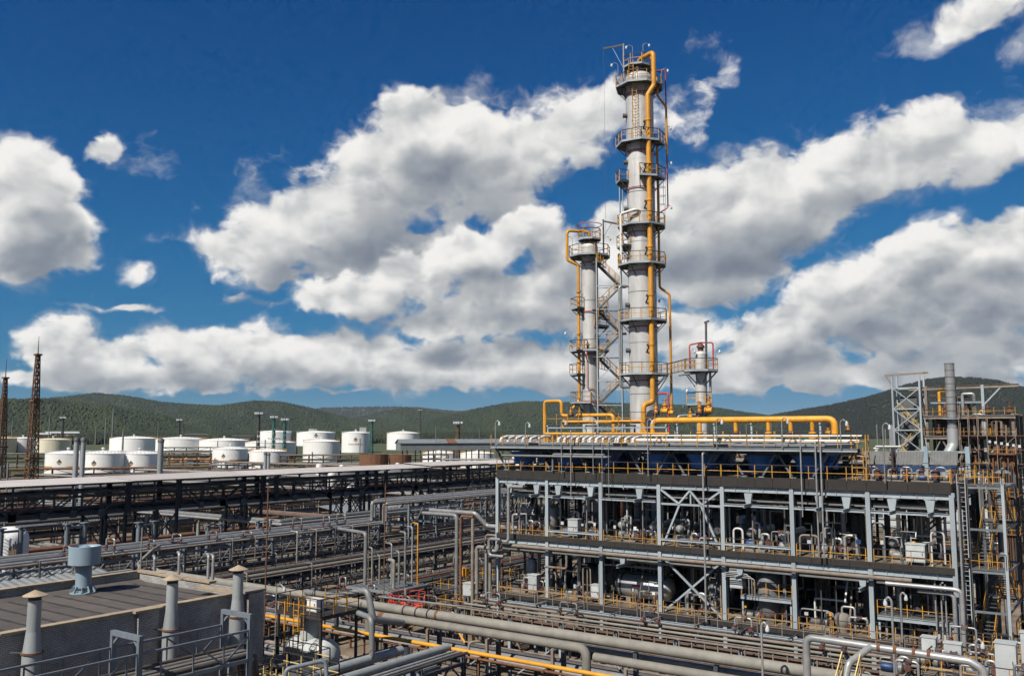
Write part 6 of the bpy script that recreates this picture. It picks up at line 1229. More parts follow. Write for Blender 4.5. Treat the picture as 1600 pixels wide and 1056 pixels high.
# ------------------------------------------------------------------ brick building
def brick_material():
    m = bpy.data.materials.new('silicate_brick'); m.use_nodes = True; nt = m.node_tree; N = nt.nodes; L = nt.links; bs = N['Principled BSDF']; bs.inputs['Roughness'].default_value = .9
    ge = N.new('ShaderNodeNewGeometry'); sp = N.new('ShaderNodeSeparateXYZ'); L.new(ge.outputs['Position'], sp.inputs[0]); ad = N.new('ShaderNodeMath'); ad.operation = 'ADD'; L.new(sp.outputs[0], ad.inputs[0]); L.new(sp.outputs[1], ad.inputs[1])
    cb = N.new('ShaderNodeCombineXYZ'); L.new(ad.outputs[0], cb.inputs[0]); L.new(sp.outputs[2], cb.inputs[1])
    bt = N.new('ShaderNodeTexBrick'); L.new(cb.outputs[0], bt.inputs['Vector']); bt.inputs['Scale'].default_value = 1; bt.inputs['Brick Width'].default_value = .26; bt.inputs['Row Height'].default_value = .098; bt.inputs['Mortar Size'].default_value = .013; bt.inputs['Mortar Smooth'].default_value = .2
    bt.inputs['Color1'].default_value = (.41, .40, .395, 1); bt.inputs['Color2'].default_value = (.33, .32, .315, 1); bt.inputs['Mortar'].default_value = (.135, .13, .127, 1); bt.inputs['Bias'].default_value = -.1
    no = N.new('ShaderNodeTexNoise'); no.inputs['Scale'].default_value = .45; no.inputs['Detail'].default_value = 8; no.inputs['Roughness'].default_value = .7; L.new(ge.outputs['Position'], no.inputs['Vector'])
    mr = N.new('ShaderNodeMapRange'); L.new(no.outputs['Fac'], mr.inputs[0]); mr.inputs[1].default_value = .35; mr.inputs[2].default_value = .65; mr.inputs[3].default_value = .6; mr.inputs[4].default_value = 1.08
    vm = N.new('ShaderNodeVectorMath'); vm.operation = 'SCALE'; L.new(bt.outputs['Color'], vm.inputs[0]); L.new(mr.outputs[0], vm.inputs['Scale']); L.new(vm.outputs[0], bs.inputs['Base Color'])
    b = N.new('ShaderNodeBump'); b.inputs['Strength'].default_value = .8; b.inputs['Distance'].default_value = .012; b.invert = True; L.new(bt.outputs['Fac'], b.inputs['Height']); L.new(b.outputs[0], bs.inputs['Normal'])
    return m
BRICK = brick_material()
bd = thing('brick_building', 'grey brick building with flat felt roof and tan coping, lower left', 'building', (-56, 24, 0)); bx0, bx1, by0, by1 = -63.5, -49.2, -6, 40.5
part('wall', MB().box((bx1 - .4, by0, 0), (bx1, by1 - 1.5, 11.85)), BRICK, bd); part('wall', MB().box((bx0, by0, 0), (bx0 + .4, by1, 11.85)), BRICK, bd); part('wall', MB().box((bx0 + .41, by1 - .4, 0), (bx1 - 1.51, by1, 11.85)), BRICK, bd); part('wall', MB().box((bx0 + .41, by0, 0), (bx1 - .41, by0 + .4, 11.85)), BRICK, bd)
part('corner_pier', MB().box((bx1 - 1.5, by1 - 1.48, 0), (bx1 + .35, by1 - .2, 11.86)), BRICK, bd); part('pilaster', MB().box((bx1 + .003, 31.2, 0), (bx1 + .28, 32.5, 11.85)), BRICK, bd); part('pilaster', MB().box((bx1 + .003, 14.2, 0), (bx1 + .28, 15.5, 11.85)), BRICK, bd)
rc = random.Random(3)
def coping(x0, y0, x1, y1, along):
    L = (y1 - y0) if along == 'y' else (x1 - x0); n = max(1, round(L / 1.5))
    for k in range(n):
        d = rc.uniform(-.012, .012); z0 = 11.87 + d; z1 = 12.0 + d + rc.uniform(0, .01); a = k / n; b = (k + 1) / n
        if along == 'y': part('coping_stone', MB().box((x0 + d, y0 + L * a + .008, z0), (x1 + d, y0 + L * b - .008, z1)), 'coping', bd)
        else: part('coping_stone', MB().box((x0 + L * a + .008, y0 + d, z0), (x0 + L * b - .008, y1 + d, z1)), 'coping', bd)
coping(bx1 - .5, by0, bx1 + .1, 30.9, 'y'); coping(bx1 - .5, 30.9, bx1 + .4, 32.8, 'y'); coping(bx1 - .5, 32.8, bx1 + .1, by1 - 1.9, 'y'); coping(bx0 - .1, by0, bx0 + .5, by1 - .6, 'y'); coping(bx0, by1 - .5, -54.4, by1 + .1, 'x')
part('coping_stone', MB().box((-54.38, by1 - 1.7, 11.75), (bx1 - .6, by1 - 1.1, 11.9)), 'coping', bd); part('coping_stone', MB().box((bx1 - .58, by1 - 1.88, 11.92), (bx1 + .45, by1 - .15, 12.06)), 'concrete', bd)
part('roof_deck', MB().box((bx0 + .41, by0 + .41, 10.7), (bx1 - .41, by1 - .41, 11.22)), 'felt', bd)
for k in range(31):                                                            # felt strips lapped one over the next, dark bitumen at the laps
    y0 = by0 + .5 + k * 1.48; y1 = min(y0 + 1.5, by1 - .45)
    if y0 > by1 - .6: break
    mb = MB(); nx = 12; e0 = [rc.uniform(-.03, .03) for _ in range(nx + 1)]
    for i in range(nx + 1):
        x = bx0 + .42 + (bx1 - bx0 - .84) * i / nx; zc = 11.26 + .004 * (k % 2) + (.16 * max(0, 1 - (x - bx0 - .4) / .9) ** 2 + .16 * max(0, 1 - (bx1 - .4 - x) / .9) ** 2); mb.v += [(x, y0 + e0[i], zc), (x, y1 + e0[i] * .5, zc + .004)]
    for i in range(nx): mb.face([2 * i, 2 * i + 2, 2 * i + 3, 2 * i + 1])
    part('felt_strip', mb, 'felt', bd)
    sm = MB()
    for i in range(nx * 2 + 1):
        x = bx0 + 1.35 + (bx1 - bx0 - 2.7) * i / (nx * 2); w = .05 + .07 * rc.random() + .06 * math.sin(i * .9 + k) ** 2; sm.v += [(x, y0 - w + .1, 11.275), (x, y0 + w + .1, 11.275)]
    for i in range(nx * 2): sm.face([2 * i, 2 * i + 2, 2 * i + 3, 2 * i + 1])
    part('bitumen_seam', sm, 'felt_seam', bd)
t = thing('roof_vent', 'blue grey mushroom vent on the felt roof', 'vent', (-61.4, 34.8, 11.28)); vx, vy = -61.4, 34.8
part('stem', MB().lathe([(.55, 11.4), (.52, 11.5), (.52, 13.3)], (vx, vy, 0), 28), 'vent_blue', t); part('cap_drum', MB().lathe([(.95, 13.2), (1.05, 13.25), (1.05, 14.48), (.99, 14.5), (.99, 14.3), (.3, 14.2)], (vx, vy, 0), 32), 'vent_blue', t); part('inner_cone', MB().lathe([(.8, 14.25), (.02, 14.55)], (vx, vy, 0), 20), 'vent_blue', t)
part('base_flange', MB().lathe([(.85, 11.28), (.85, 11.36), (.58, 11.38)], (vx, vy, 0), 28), 'vent_blue', t); part('clamp_ring', MB().lathe([(.6, 11.6), (.6, 11.66)], (vx, vy, 0), 28), 'steel_grey', t)
for k in range(10): a = k * PI / 5; d = Vector((math.cos(a), math.sin(a), 0)); part('gusset', MB().bar(Vector((vx, vy, 11.36)) + d * .8, Vector((vx, vy, 11.75)) + d * .55, .03, .2), 'vent_blue', t)
solo('roof_vent', MB().lathe([(.55, 11.3), (.52, 11.4), (.52, 13.3), (1.05, 13.35), (1.05, 14.5), (.9, 14.55)], (-61.0, 21.6, 0), 28), 'vent_blue', 'second mushroom vent on the felt roof, past the left edge', 'vent')
for i, (y, zt_) in enumerate([(24.75, 14.0), (32.9, 13.78), (37.65, 13.77)]):
    X = -48.25; t = thing('vent_stack', 'capped grey vent stack before the brick wall, %s' % ['leftmost', 'middle', 'rightmost at the corner'][i], 'vent stack', (X, y, 0), 'capped vent stacks')
    part('lower_tube', MB().lathe([(.48, 0), (.48, zt_ - 3.1), (.5, zt_ - 3.08), (.5, zt_ - 3.02), (.46, zt_ - 3.0)], (X, y, 0), 24, cap=False), 'stack_grey', t); part('cone', MB().lathe([(.46, zt_ - 3.0), (.34, zt_ - 1.95)], (X, y, 0), 24, cap=False), 'stack_grey', t)
    part('flange', MB().lathe([(.55, zt_ - 3.06), (.55, zt_ - 2.98)], (X, y, 0), 24), 'rust', t); part('upper_tube', MB().lathe([(.34, zt_ - 1.95), (.33, zt_ - .35)], (X, y, 0), 24, cap=False), 'stack_grey', t)
    part('mesh_collar', MB().lathe([(.32, zt_ - .35), (.32, zt_ - .14)], (X, y, 0), 24), 'black_steel', t); part('cap', MB().lathe([(.6, zt_ - .14), (.6, zt_ - .11), (.02, zt_ + .16)], (X, y, 0), 28), 'coping', t); part('wall_bracket', MB().bar((X, y - .3, zt_ - 3.0), (-49.1, y - .75, zt_ - 3.0), .06), 'steel_grey', t)

# drops and branches on the long racks
rb_ = random.Random(21)
for i in range(16):
    y = 44 + i * 3.1; z0 = rb_.choice([10.0, 10.0, 7.8]); z1 = rb_.choice([7.8, 6.3, 4.7, 2.0]); X = -85.4 + rb_.uniform(0, .3)
    pipe('branch pipe dropping down the near face of the long rack, %s from the left' % ORD[i], [(X - 1.2, y, z0 + .45), (X, y, z0 + .45), (X, y, min(z1, z0 - 1.5) + .3), (X - 1.0, y, min(z1, z0 - 1.5) + .3)], rb_.choice([.05, .08, .11]), rb_.choice(['pipe_bright', 'pipe_rust', 'pipe_dark', 'pipe_grey']), 8, .2, 'branch pipes on the long rack', 'branch_pipe')
for i in range(6):
    y = 54 + i * 9.1; X = -79.4
    pipe('branch pipe on the near face of the side rack, %s from the left' % ORD[i], [(X - 1.4, y, 7.5), (X, y, 7.5), (X, y, rb_.choice([1.0, 3.4, 5.0])), (X + rb_.choice([0, 1.2]) + .01, y + .3, rb_.choice([1.0, 3.0]))], rb_.choice([.06, .1, .14]), rb_.choice(['pipe_grey', 'pipe_dark', 'pipe_rust']), 8, .2, 'branch pipes on the side rack', 'branch_pipe')
for i in range(14): valve_group('valve cluster on a rack between the building and the frame, %s from the left' % ORD[i], (-78.6 + (i % 3) * 1.7, 56 + i * 3.4, [2.6, 3.4, 4.4][i % 3]), 'valve clusters by the side rack')
for i in range(10): valve_group('valve cluster on top of the long rack, %s from the left' % ORD[i], (-88 + (i % 3) * .8, 48 + i * 4.1, 10.1), 'valve clusters on the long rack')

for i, (X, y0, y1, z) in enumerate([(-92.9, 36, 90, 8.0), (-84.3, 48, 112, 6.8), (-77.2, 60, 120, 4.4)]):  # walkways added to cast shade on the lower rack levels
    t = thing('shade_walkway', 'dark grated walkway added for shade, %s' % ['behind the long rack', 'between the long rack and the side rack', 'beside the low shaded rack'][i], 'walkway', (X, (y0 + y1) / 2, 0), 'walkways added to shade the racks'); n = int((y1 - y0) / 6)
    for k in range(n): part('grating', MB().box((X - .6, y0 + 6 * k, z), (X + .6, y0 + 6 * k + 5.97, z + .05)), 'grating', t); part('post', MB().bar((X, y0 + 6 * k + .1, 0), (X, y0 + 6 * k + .1, z), .14), 'steel_dark', t)
    railing(t, [(X + .6, y0, z + .05), (X + .6, y0 + 6 * n, z + .05)], step=1.5, mp='steel_grey')
# ------------------------------------------------------------------ pipe bridge before the brick building
t = thing('pipe_bridge', 'blue grey pipe bridge with two portals before the brick wall', 'pipe bridge', (-45.2, 24, 0))
for X in (-44.0, -46.5):
    part('top_chord', MB().bar((X, 4, 10.8), (X, 35.6, 10.8), .12, .12), 'steel_blue', t); part('bottom_chord', MB().bar((X, 4, 9.1), (X, 35.6, 9.1), .14, .2), 'steel_blue', t)
    for k in range(16): y = 5.5 + 2 * k; part('post', MB().bar((X, y, 9.2), (X, y, 10.75), .07), 'steel_blue', t)
    for k in range(8): y = 5.5 + 4 * k; part('diagonal', MB().bar((X, y, 9.2), (X, y + 2, 10.7), .08), 'steel_blue', t) if k % 2 else part('diagonal', MB().bar((X, y + 2, 10.7), (X, y + 4, 9.2), .08), 'steel_blue', t)
for y in (10, 16, 22, 28.2, 35.3):
    for X in (-44.0, -46.5): part('portal_leg', MB().bar((X, y, 0), (X, y, 11.5 if y > 25 else 10.8), .22, .26), 'steel_blue', t)
    if y > 25:
        part('portal_beam', MB().bar((-43.88, y, 11.6), (-46.62, y, 11.6), .24, .26), 'steel_blue', t)
        for X, s in ((-44.0, -1), (-46.5, 1)): part('knee', MB().bar((X, y, 11.0), (X + s * .55, y, 11.5), .12), 'steel_blue', t)
for k in range(12): part('sleeper', MB().bar((-43.9, 6 + 2.5 * k, 9.0), (-46.6, 6 + 2.5 * k, 9.0), .12, .16), 'steel_grey', t)
for i, (X, z, r, m) in enumerate([(-44.4, 9.15, .14, 'pipe_dark'), (-44.8, 9.15, .12, 'pipe_rust'), (-45.2, 9.15, .16, 'pipe_grey'), (-45.7, 9.15, .14, 'pipe_dark'), (-46.1, 9.15, .12, 'pipe_rust'), (-45.0, 9.7, .1, 'pipe_dark')]): pipe('pipe lying in the blue grey pipe bridge, %s from the near side' % ORD[i], [(X, 4, z + r), (X, 36, z + r), (X, 36.6, 6.0)], r, m, 8, .3, 'pipes in the pipe bridge')
def platform(name, label, x0, x1, y0, y1, z, mp='yellow_rail', deck='grating', legs='steel_grey', sides='nsew', group=None, mr='black_steel', beam='black_steel'):
    t = thing(name, label, 'platform', ((x0 + x1) / 2, (y0 + y1) / 2, 0), group); nx = max(1, round((x1 - x0) / 1.5)); 
    for k in range(nx): part('deck_plate', MB().box((x0 + (x1 - x0) * k / nx + .006, y0, z - .05), (x0 + (x1 - x0) * (k + 1) / nx - .006, y1, z)), deck, t)
    for a, b in (((x0, y0), (x1, y0)), ((x1, y0), (x1, y1)), ((x1, y1), (x0, y1)), ((x0, y1), (x0, y0))): part('edge_beam', MB().bar((*a, z - .16), (*b, z - .16), .09, .2), beam, t)
    for x in (x0 + .1, x1 - .1):
        for y in (y0 + .1, y1 - .1): part('leg', MB().bar((x, y, 0), (x, y, z - .1), .16), legs, t)
    for s, a, b in (('s', (x0, y0), (x1, y0)), ('e', (x1, y0), (x1, y1)), ('n', (x1, y1), (x0, y1)), ('w', (x0, y1), (x0, y0))):
        if s in sides: railing(t, [(*a, z), (*b, z)], step=1.3, mp=mp, mr=mr)
    return t
# pale yellow railed platforms at the bottom, left of centre
platform('valve_platform', 'grey platform with pale yellow rails at the bottom edge, nearest', -46.6, -42.0, 37.6, 40.6, 7.0, 'pale_yellow'); platform('valve_platform', 'grey platform with pale yellow rails before the white vessel', -51.2, -45.8, 40.9, 43.4, 6.9, 'pale_yellow'); platform('valve_platform', 'narrow pale plated walkway with pale yellow rails, bottom edge', -44.6, -40.8, 33.0, 37.3, 7.3, 'pale_yellow', 'concrete')
platform('valve_platform', 'low platform with pale yellow rails beside the brick corner', -50.4, -47.2, 37.9, 40.6, 4.6, 'pale_yellow')
t = thing('white_vessel', 'white horizontal vessel below a black railed platform', 'vessel', (-50.5, 46, 0))
part('shell', MB().lathe([(.02, -2.0), (.6, -1.9), (1.0, -1.6), (1.15, -1.2), (1.15, 1.7), (1.0, 2.1), (.6, 2.4), (.02, 2.5)], (-50.6, 46.0, 6.6), 28, 'x'), 'cabinet', t)
for x in (-52.2, -49.4): part('saddle', MB().box((x - .25, 45.0, 0), (x + .25, 47.0, 5.9)), 'concrete', t)
part('neck', MB().lathe([(.75, 0), (.75, 1.6), (.85, 1.65), (.85, 1.8)], (-50.6, 46.0, 7.6), 20), 'cabinet', t); part('manhole', MB().lathe([(.35, 0), (.35, .35), (.45, .37), (.45, .47), (.1, .5)], (-51.9, 46.0, 7.5), 14), 'steel_grey', t)
platform('vessel_platform', 'black steel platform with orange rails above the white vessel', -52.2, -47.6, 44.2, 47.8, 9.7, 'yellow_rail', 'fascia', 'black_steel')
t = thing('caged_ladder', 'orange caged ladder beside the white vessel', 'ladder', (-49.2, 43.4, 0)); ladder(t, (-49.4, 43.55, 5.5), 10.6, (1, 0), 'yellow')
part('side_frame', MB().bar((-50.4, 43.4, 6.5), (-50.4, 43.4, 10.6), .08).bar((-50.4, 43.4, 8.2), (-49.6, 43.4, 8.2), .06), 'yellow', t)
cabinet('white valve box on the black platform', (-49.5, 45.4, 9.72), (1.0, .7, .8), 'white', 'boxes on the black platform', False)
pipe('tall thin brown lightning rod by the black platform', [(-54.0, 44.6, 6), (-54.0, 44.6, 18.6)], .05, 'rust', 6); pipe('second thin brown rod left of the grey standpipe', [(-62.3, 66, 5), (-62.3, 66, 17.4)], .05, 'rust', 6); lamp('black goose neck lamp by the white vessel', -55.6, 47, 5, 10.6, 'goose neck lamps', .9, .05)
pipe('grey elbow pipe rising over the black platform', [(-55, 49.5, 9.9), (-50.4, 48.3, 10.2), (-47.2, 48.3, 11.0), (-46.6, 48.3, 9.0), (-46.6, 51.5, 8.2)], .24, 'pipe_grey', 14, .5); pipe('thick grey pipe dropping in front of the twin pipes', [(-50.4, 48.6, 9.5), (-45.5, 47.0, 9.4), (-45.4, 47.0, 6.6), (-47.6, 43.6, 6.1), (-48.2, 41.8, 6.1)], .2, 'pipe_grey', 16, .5)
# ------------------------------------------------------------------ twin insulated pipes and the yellow line in front of the frame
pipe('thick insulated pipe before the frame, rear of the twin pair', [(-82, 54.2, 8.45), (-4, 54.2, 8.45)], .36, 'pipe_wrap', 18); pipe('thick insulated pipe before the frame, front of the twin pair', [(-51.6, 53.0, 6.4), (-51.6, 53.0, 8.05), (-31.6, 53.0, 8.05), (-31.6, 53.0, 5.5)], .31, 'pipe_wrap', 18, .6); pipe('thick insulated pipe continuing right of the downturned pipe', [(-31.0, 53.05, 7.6), (-4, 53.05, 7.6)], .3, 'pipe_wrap', 18)
for i, x in enumerate((-48.9, -47.6, -46.4, -45.6)): solo('pipe_band', MB().tube((x, 54.2, 8.45), (x + .14 + .1 * (i == 3), 54.2, 8.45), .372, 18), 'ink' if i < 3 else 'rust', ['narrow black band', 'broad black band', 'second black band', 'rust band'][i] + ' round the rear twin pipe', 'band', 'bands on the twin pipes')
solo('pipe_band', MB().tube((-50.4, 53.0, 8.05), (-49.9, 53.0, 8.05), .322, 18), 'rust', 'rust stain band round the front twin pipe', 'band', 'bands on the twin pipes')
pipe('long orange yellow gas line before the frame', [(-80, 52.2, 6.75), (-3, 52.2, 6.75)], .15, 'yellow', 14, name='gas_line'); pipe('thin rusty pipe beside the yellow gas line', [(-80, 51.8, 6.5), (-3, 51.8, 6.5)], .09, 'rust', 8)
LOW = [(55.3, 5.4, .24, 'pipe_bright'), (56.1, 5.4, .32, 'pipe_grey'), (57.0, 5.4, .2, 'pipe_bright'), (57.8, 5.2, .3, 'pipe_dark'), (58.7, 5.2, .22, 'pipe_rust'), (52.9, 4.2, .18, 'pipe_rust'), (51.2, 4.2, .3, 'pipe_grey'), (50.3, 4.2, .16, 'pipe_bright'), (49.6, 3.8, .24, 'pipe_rust'), (54.0, 5.8, .2, 'pipe_bright'), (55.2, 7.3, .2, 'pipe_bright')]
for i, (y, z, r, m) in enumerate(LOW): pipe('long low pipe beside the twin pipes, %s from the front' % ORD[sorted(q[0] for q in LOW).index(y)], [(-84, y, z + r), (-3, y, z + r)], r, m, 12, None, 'low pipes beside the twin pair')
t = thing('pipe_support', 'row of dark posts carrying the twin pipes', 'pipe support', (-40, 54, 0))
for k in range(14):
    x = -79 + 5.6 * k; part('post', MB().bar((x, 54.3, 0), (x, 54.3, 8.0), .28), 'steel_dark', t); part('post', MB().bar((x, 52.9, 0), (x, 52.9, 7.2 if x > -31 else 7.65), .2), 'pipe_rust', t)
    part('cross_beam', MB().bar((x, 49.2, 5.1), (x, 59.4, 5.1), .22, .26), 'steel_dark', t); part('cross_beam', MB().bar((x, 49.2, 3.9), (x, 53.4, 3.9), .2, .24), 'rust', t)
    for y in (49.4, 59.2): part('post', MB().bar((x, y, 0), (x, y, 5.1), .22), 'steel_grey', t)
    part('saddle', MB().bar((x, 51.6, 6.5), (x, 52.6, 6.5), .2, .16), 'rust', t); part('saddle_post', MB().bar((x + .02, 51.9, 5.2), (x + .02, 51.9, 6.45), .12), 'rust', t)
pipe('pale crooked pipe crossing the twin pipes', [(-44.4, 48, 5.6), (-41.2, 52.6, 5.8), (-41.2, 52.6, 7.3), (-39.4, 55, 7.4)], .1, 'pipe_rust', 8, .3)
# ------------------------------------------------------------------ low rack along the foot of the frame
t = LR = thing('low_pipe_rack', 'low rust streaked pipe rack along the foot of the frame', 'pipe rack', (-30, 63, 0))
for k in range(10):
    x = -48.6 + 4.9 * k
    for y in (61.2, 65.0): part('column', MB().ibeam((x, y, 0), (x, y, 7.6), .24, .24), 'steel', t)
    for z in (7.55, 6.35): part('cross_beam', MB().ibeam((x, 60.9, z - .12), (x, 65.3, z - .12), .14, .22), 'steel_grey', t)
    for j in range(5): part('rail_post', MB().bar((x + .98 * j + .4, 60.95, 6.2), (x + .98 * j + .4, 60.95, 7.75), .08), 'pipe_rust', t)
for z, m in ((7.72, 'pipe_rust'), (6.2, 'pipe_rust')): part('side_beam', MB().ibeam((-49, 60.9, z), (-3.6, 60.9, z), .12, .2), m, t); part('side_beam', MB().ibeam((-49, 65.2, z), (-3.6, 65.2, z), .12, .2), 'steel', t)
for k in range(9): part('brace', MB().bar((-48.6 + 4.9 * k, 61.2, 2.5), (-43.7 + 4.9 * k, 61.2, 6.0), .1), 'steel', t)
for i, (y, z, r, m) in enumerate([(61.4, 7.6, .07, 'pipe_rust'), (62.4, 7.6, .1, 'pipe_wrap'), (63.7, 7.6, .12, 'pipe_rust'), (64.8, 7.6, .07, 'pipe_dark')]): pipe('pipe on top of the low front rack, %s from the front' % ORD[i], [(-49.4, y, z + r), (-3, y, z + r)], r, m, 8, None, 'upper pipes of the front rack')
for i, (y, z, r, m) in enumerate([(61.5, 6.4, .1, 'pipe_rust'), (62.6, 6.4, .14, 'pipe_dark'), (63.6, 6.4, .16, 'rust'), (64.6, 6.4, .1, 'pipe_dark')]): pipe('pipe on the lower level of the front rack, %s from the front' % ORD[i], [(-49.4, y, z + r), (-3, y, z + r)], r, m, 8, None, 'lower pipes of the front rack')
for i, (y, z, r, m) in enumerate([(67, 4.2, .3, 'pipe_dark'), (68, 4.2, .22, 'pipe_rust'), (69, 4.2, .35, 'pipe_grey'), (70.2, 3.8, .25, 'pipe_dark'), (71.4, 3.8, .3, 'pipe_rust')]): pipe('shaded pipe between the front rack and the frame, %s from the front' % ORD[i], [(-56, y, z), (-8, y, z)], r, m, 10, None, 'shaded pipes before the frame')
# ------------------------------------------------------------------ left of the frame: red drum, platforms, standpipes
t = thing('red_drum', 'bright red round drum top with red railing left of the frame', 'drum', (-61.0, 68.0, 0)); part('shell', MB().lathe([(1.1, 4.0), (1.3, 4.7), (1.75, 4.95), (1.75, 5.5), (1.6, 5.55), (.02, 5.75)], (-61, 68, 0), 28), 'red_bright', t)
railing(t, [(-61 + 1.8 * math.cos(a), 68 + 1.8 * math.sin(a), 5.5) for a in np.linspace(.4, 5.2, 9)], step=1.3, mp='red_bright', mr='red'); part('leg', MB().tube((-61, 68, 0), (-61, 68, 4.1), .5, 12), 'steel_dark', t); part('riser', MB().tube((-60.9, 67.6, 5.6), (-60.9, 67.6, 7.1), .14, 8), 'pipe_wrap', t)
t = thing('slab_roof', 'grey slab shelter roof left of the red drum', 'shelter', (-67, 71, 0)); part('slab', MB().box((-70.2, 68.6, 6.1), (-63.6, 74.6, 6.35)), 'sheet_grey', t)
for x in (-69.8, -66.8, -64.0):
    for y in (69, 74.2): part('post', MB().bar((x, y, 0), (x, y, 6.1), .2), 'rust', t)
for k in range(12): part('roof_rib', MB().bar((-70.1 + .58 * k, 68.7, 6.37), (-70.1 + .58 * k, 74.5, 6.37), .08, .06), 'steel_grey', t)
pipe('tall grey standpipe over the slab roof', [(-75, 72, 11.7), (-69.2, 70.4, 11.7), (-69.2, 70.4, 6.3)], .2, 'pipe_grey', 14, .5)
for i, (x, y, z1, m, r) in enumerate([(-68.4, 70.6, 10.2, 'pipe_wrap', .09), (-67.9, 71.2, 9.4, 'pipe_wrap', .09), (-66.9, 72, 10.6, 'pipe_bright', .1), (-66.2, 72.4, 9.8, 'pipe_grey', .12), (-65.7, 72.8, 11.8, 'pipe_grey', .12), (-64.9, 73, 12.4, 'pipe_bright', .08), (-64.3, 73.2, 12.8, 'yellow', .06), (-64.9, 70.2, 9.2, 'pipe_wrap', .18)]): pipe('standpipe on the grey slab roof, %s from the left' % ORD[i], [(x, y, 6.3), (x, y, z1), (x - .9, y + .2, z1)], r, m, 8, .3, 'standpipes on the slab roof')
for i, (x0, x1, y0, y1, z) in enumerate([(-59.4, -55.4, 70.4, 73.2, 5.4), (-59.2, -56.2, 66.4, 69.2, 5.0), (-65, -60.4, 76.5, 79.5, 5.6), (-60.2, -56.2, 77.5, 80.5, 7.0)]): platform('valve_platform', 'grating platform with orange rails left of the frame, %s' % ['by the corner column', 'beside the red drum', 'farther back', 'behind the corner'][i], x0, x1, y0, y1, z)
for i in range(9): valve_group('valve cluster among the platforms left of the frame, %s from the left' % ORD[i], (-68.5 + i * 1.6, 67 + (i * 7 % 5), 5.2 if i % 2 else 4.6), 'valve clusters left of the frame')
cabinet('small yellow box on a post left of the frame', (-57.6, 72.8, 8.0), (.7, .5, .7), 'yellow', 'boxes left of the frame', False); cabinet('grey box under the yellow one left of the frame', (-56.6, 72.4, 6.2), (1.2, .8, 1.2), 'cabinet', 'boxes left of the frame', False)
# ------------------------------------------------------------------ bottom centre: racks running away from the viewer
t = rack_y('pipe_rack', 'dark trussed rack at the bottom edge, centre', -40.8, -43.6, 38, 51.5, (6.6, 4.8), 4.5, 'steel_dark', (4.9, 6.2))
pipes_y('dark trussed rack at the bottom edge', 34, 52, [(-40.9, 6.6, .12, 'pipe_dark'), (-41.5, 6.6, .1, 'pipe_bright'), (-42.0, 6.6, .1, 'pipe_bright'), (-42.7, 6.6, 0.28, 'stack_grey'), (-43.5, 6.6, .12, 'pipe_bright')], 'pipes on the trussed rack')
t = rack_y('pipe_rack', 'second dark trussed rack at the bottom edge, right of the first', -30.0, -33.0, 36, 50, (5.6, 3.8), 4.5, 'steel_grey', (3.9, 5.2)); pipes_y('second trussed rack', 34, 50, [(-30.2, 5.6, .15, 'pipe_rust'), (-31.0, 5.6, .2, 'pipe_grey'), (-32.0, 5.6, .12, 'pipe_dark'), (-32.8, 5.6, .2, 'pipe_bright')], 'pipes on the second trussed rack')
pipe('blue grey pipe with an end cap, bottom left of centre', [(-45.6, 39, 6.6), (-45.6, 50.2, 6.6)], .34, 'stack_grey', 16); pipe('blue grey bent handrail pipe at the bottom edge', [(-42.2, 36.5, 6.0), (-42.2, 36.5, 8.6), (-41.0, 38.5, 8.9), (-40.6, 38.5, 6.0)], .13, 'steel_blue', 10, .35)
t = thing('blue_box', 'pale blue box end among the low pipes', 'box', (-43.2, 49.6, 5)); part('housing', MB().box((-44.4, 48.2, 5.0), (-41.9, 50.0, 6.0)), 'vent_blue', t); part('lid', MB().box((-44.5, 48.1, 6.0), (-41.8, 50.1, 6.1)), 'steel_blue', t)
for i in range(10): valve_group('valve cluster among the low pipes at the bottom, %s from the left' % ORD[i], (-52 + i * 3.4, 47.4 if i % 2 else 49.8, 3.2), 'valve clusters at the bottom')
for i, (x0, x1, y, z) in enumerate([(-38, -8, 46.4, 4.4), (-38, -8, 45.2, 4.4), (-39, -8, 44.2, 3.6), (-60, -8, 47.6, 3.0)]): pipe('low pipe near the bottom edge, %s from the back' % ORD[i], [(x0, y, z), (x1, y, z)], [.2, .28, .2, .25][i], ['pipe_bright', 'pipe_grey', 'pipe_rust', 'pipe_grey'][i], 12, None, 'low pipes at the bottom edge')
# ------------------------------------------------------------------ lower right: bent overhead pipe, railed platforms, cabinets
pipe('thick silver pipe bent down at both ends, lower right', [(-15.98, 50, 6), (-15.98, 50, 11.35), (-8.0, 50, 11.2), (-7.4, 50, 10.9), (-7.2, 50, 5)], .2, 'pipe_bright', 18, .45); pipe('short branch of the thick silver pipe, lower right', [(-12.6, 50, 11.3), (-13.4, 48.6, 10.6), (-13.6, 48.2, 9.4)], .18, 'pipe_bright', 16, .4)
for i, x in enumerate((-12.3, -11.5, -10.6, -9.9)): solo('pipe_band', MB().tube((x, 50, 11.3), (x + .16, 50, 11.3), .22, 18), 'rust', 'rust brown band on the thick silver pipe, %s from the left' % ORD[i], 'band', 'rust bands on the silver pipe')
cabinet('rusty topped grey cabinet on the left leg of the silver pipe', (-15.9, 46.5, 8.2), (.95, .8, 1.5), 'cabinet', 'cabinets lower right', False); cabinet('tall pale cabinet with rust streaks at the lower right corner', (-7.9, 62, 7.6), (1.1, .9, 2.3), 'cabinet', 'cabinets lower right'); cabinet('second pale cabinet behind the tall one at lower right', (-7.0, 64.8, 8.0), (.8, .7, 2.1), 'cabinet', 'cabinets lower right')
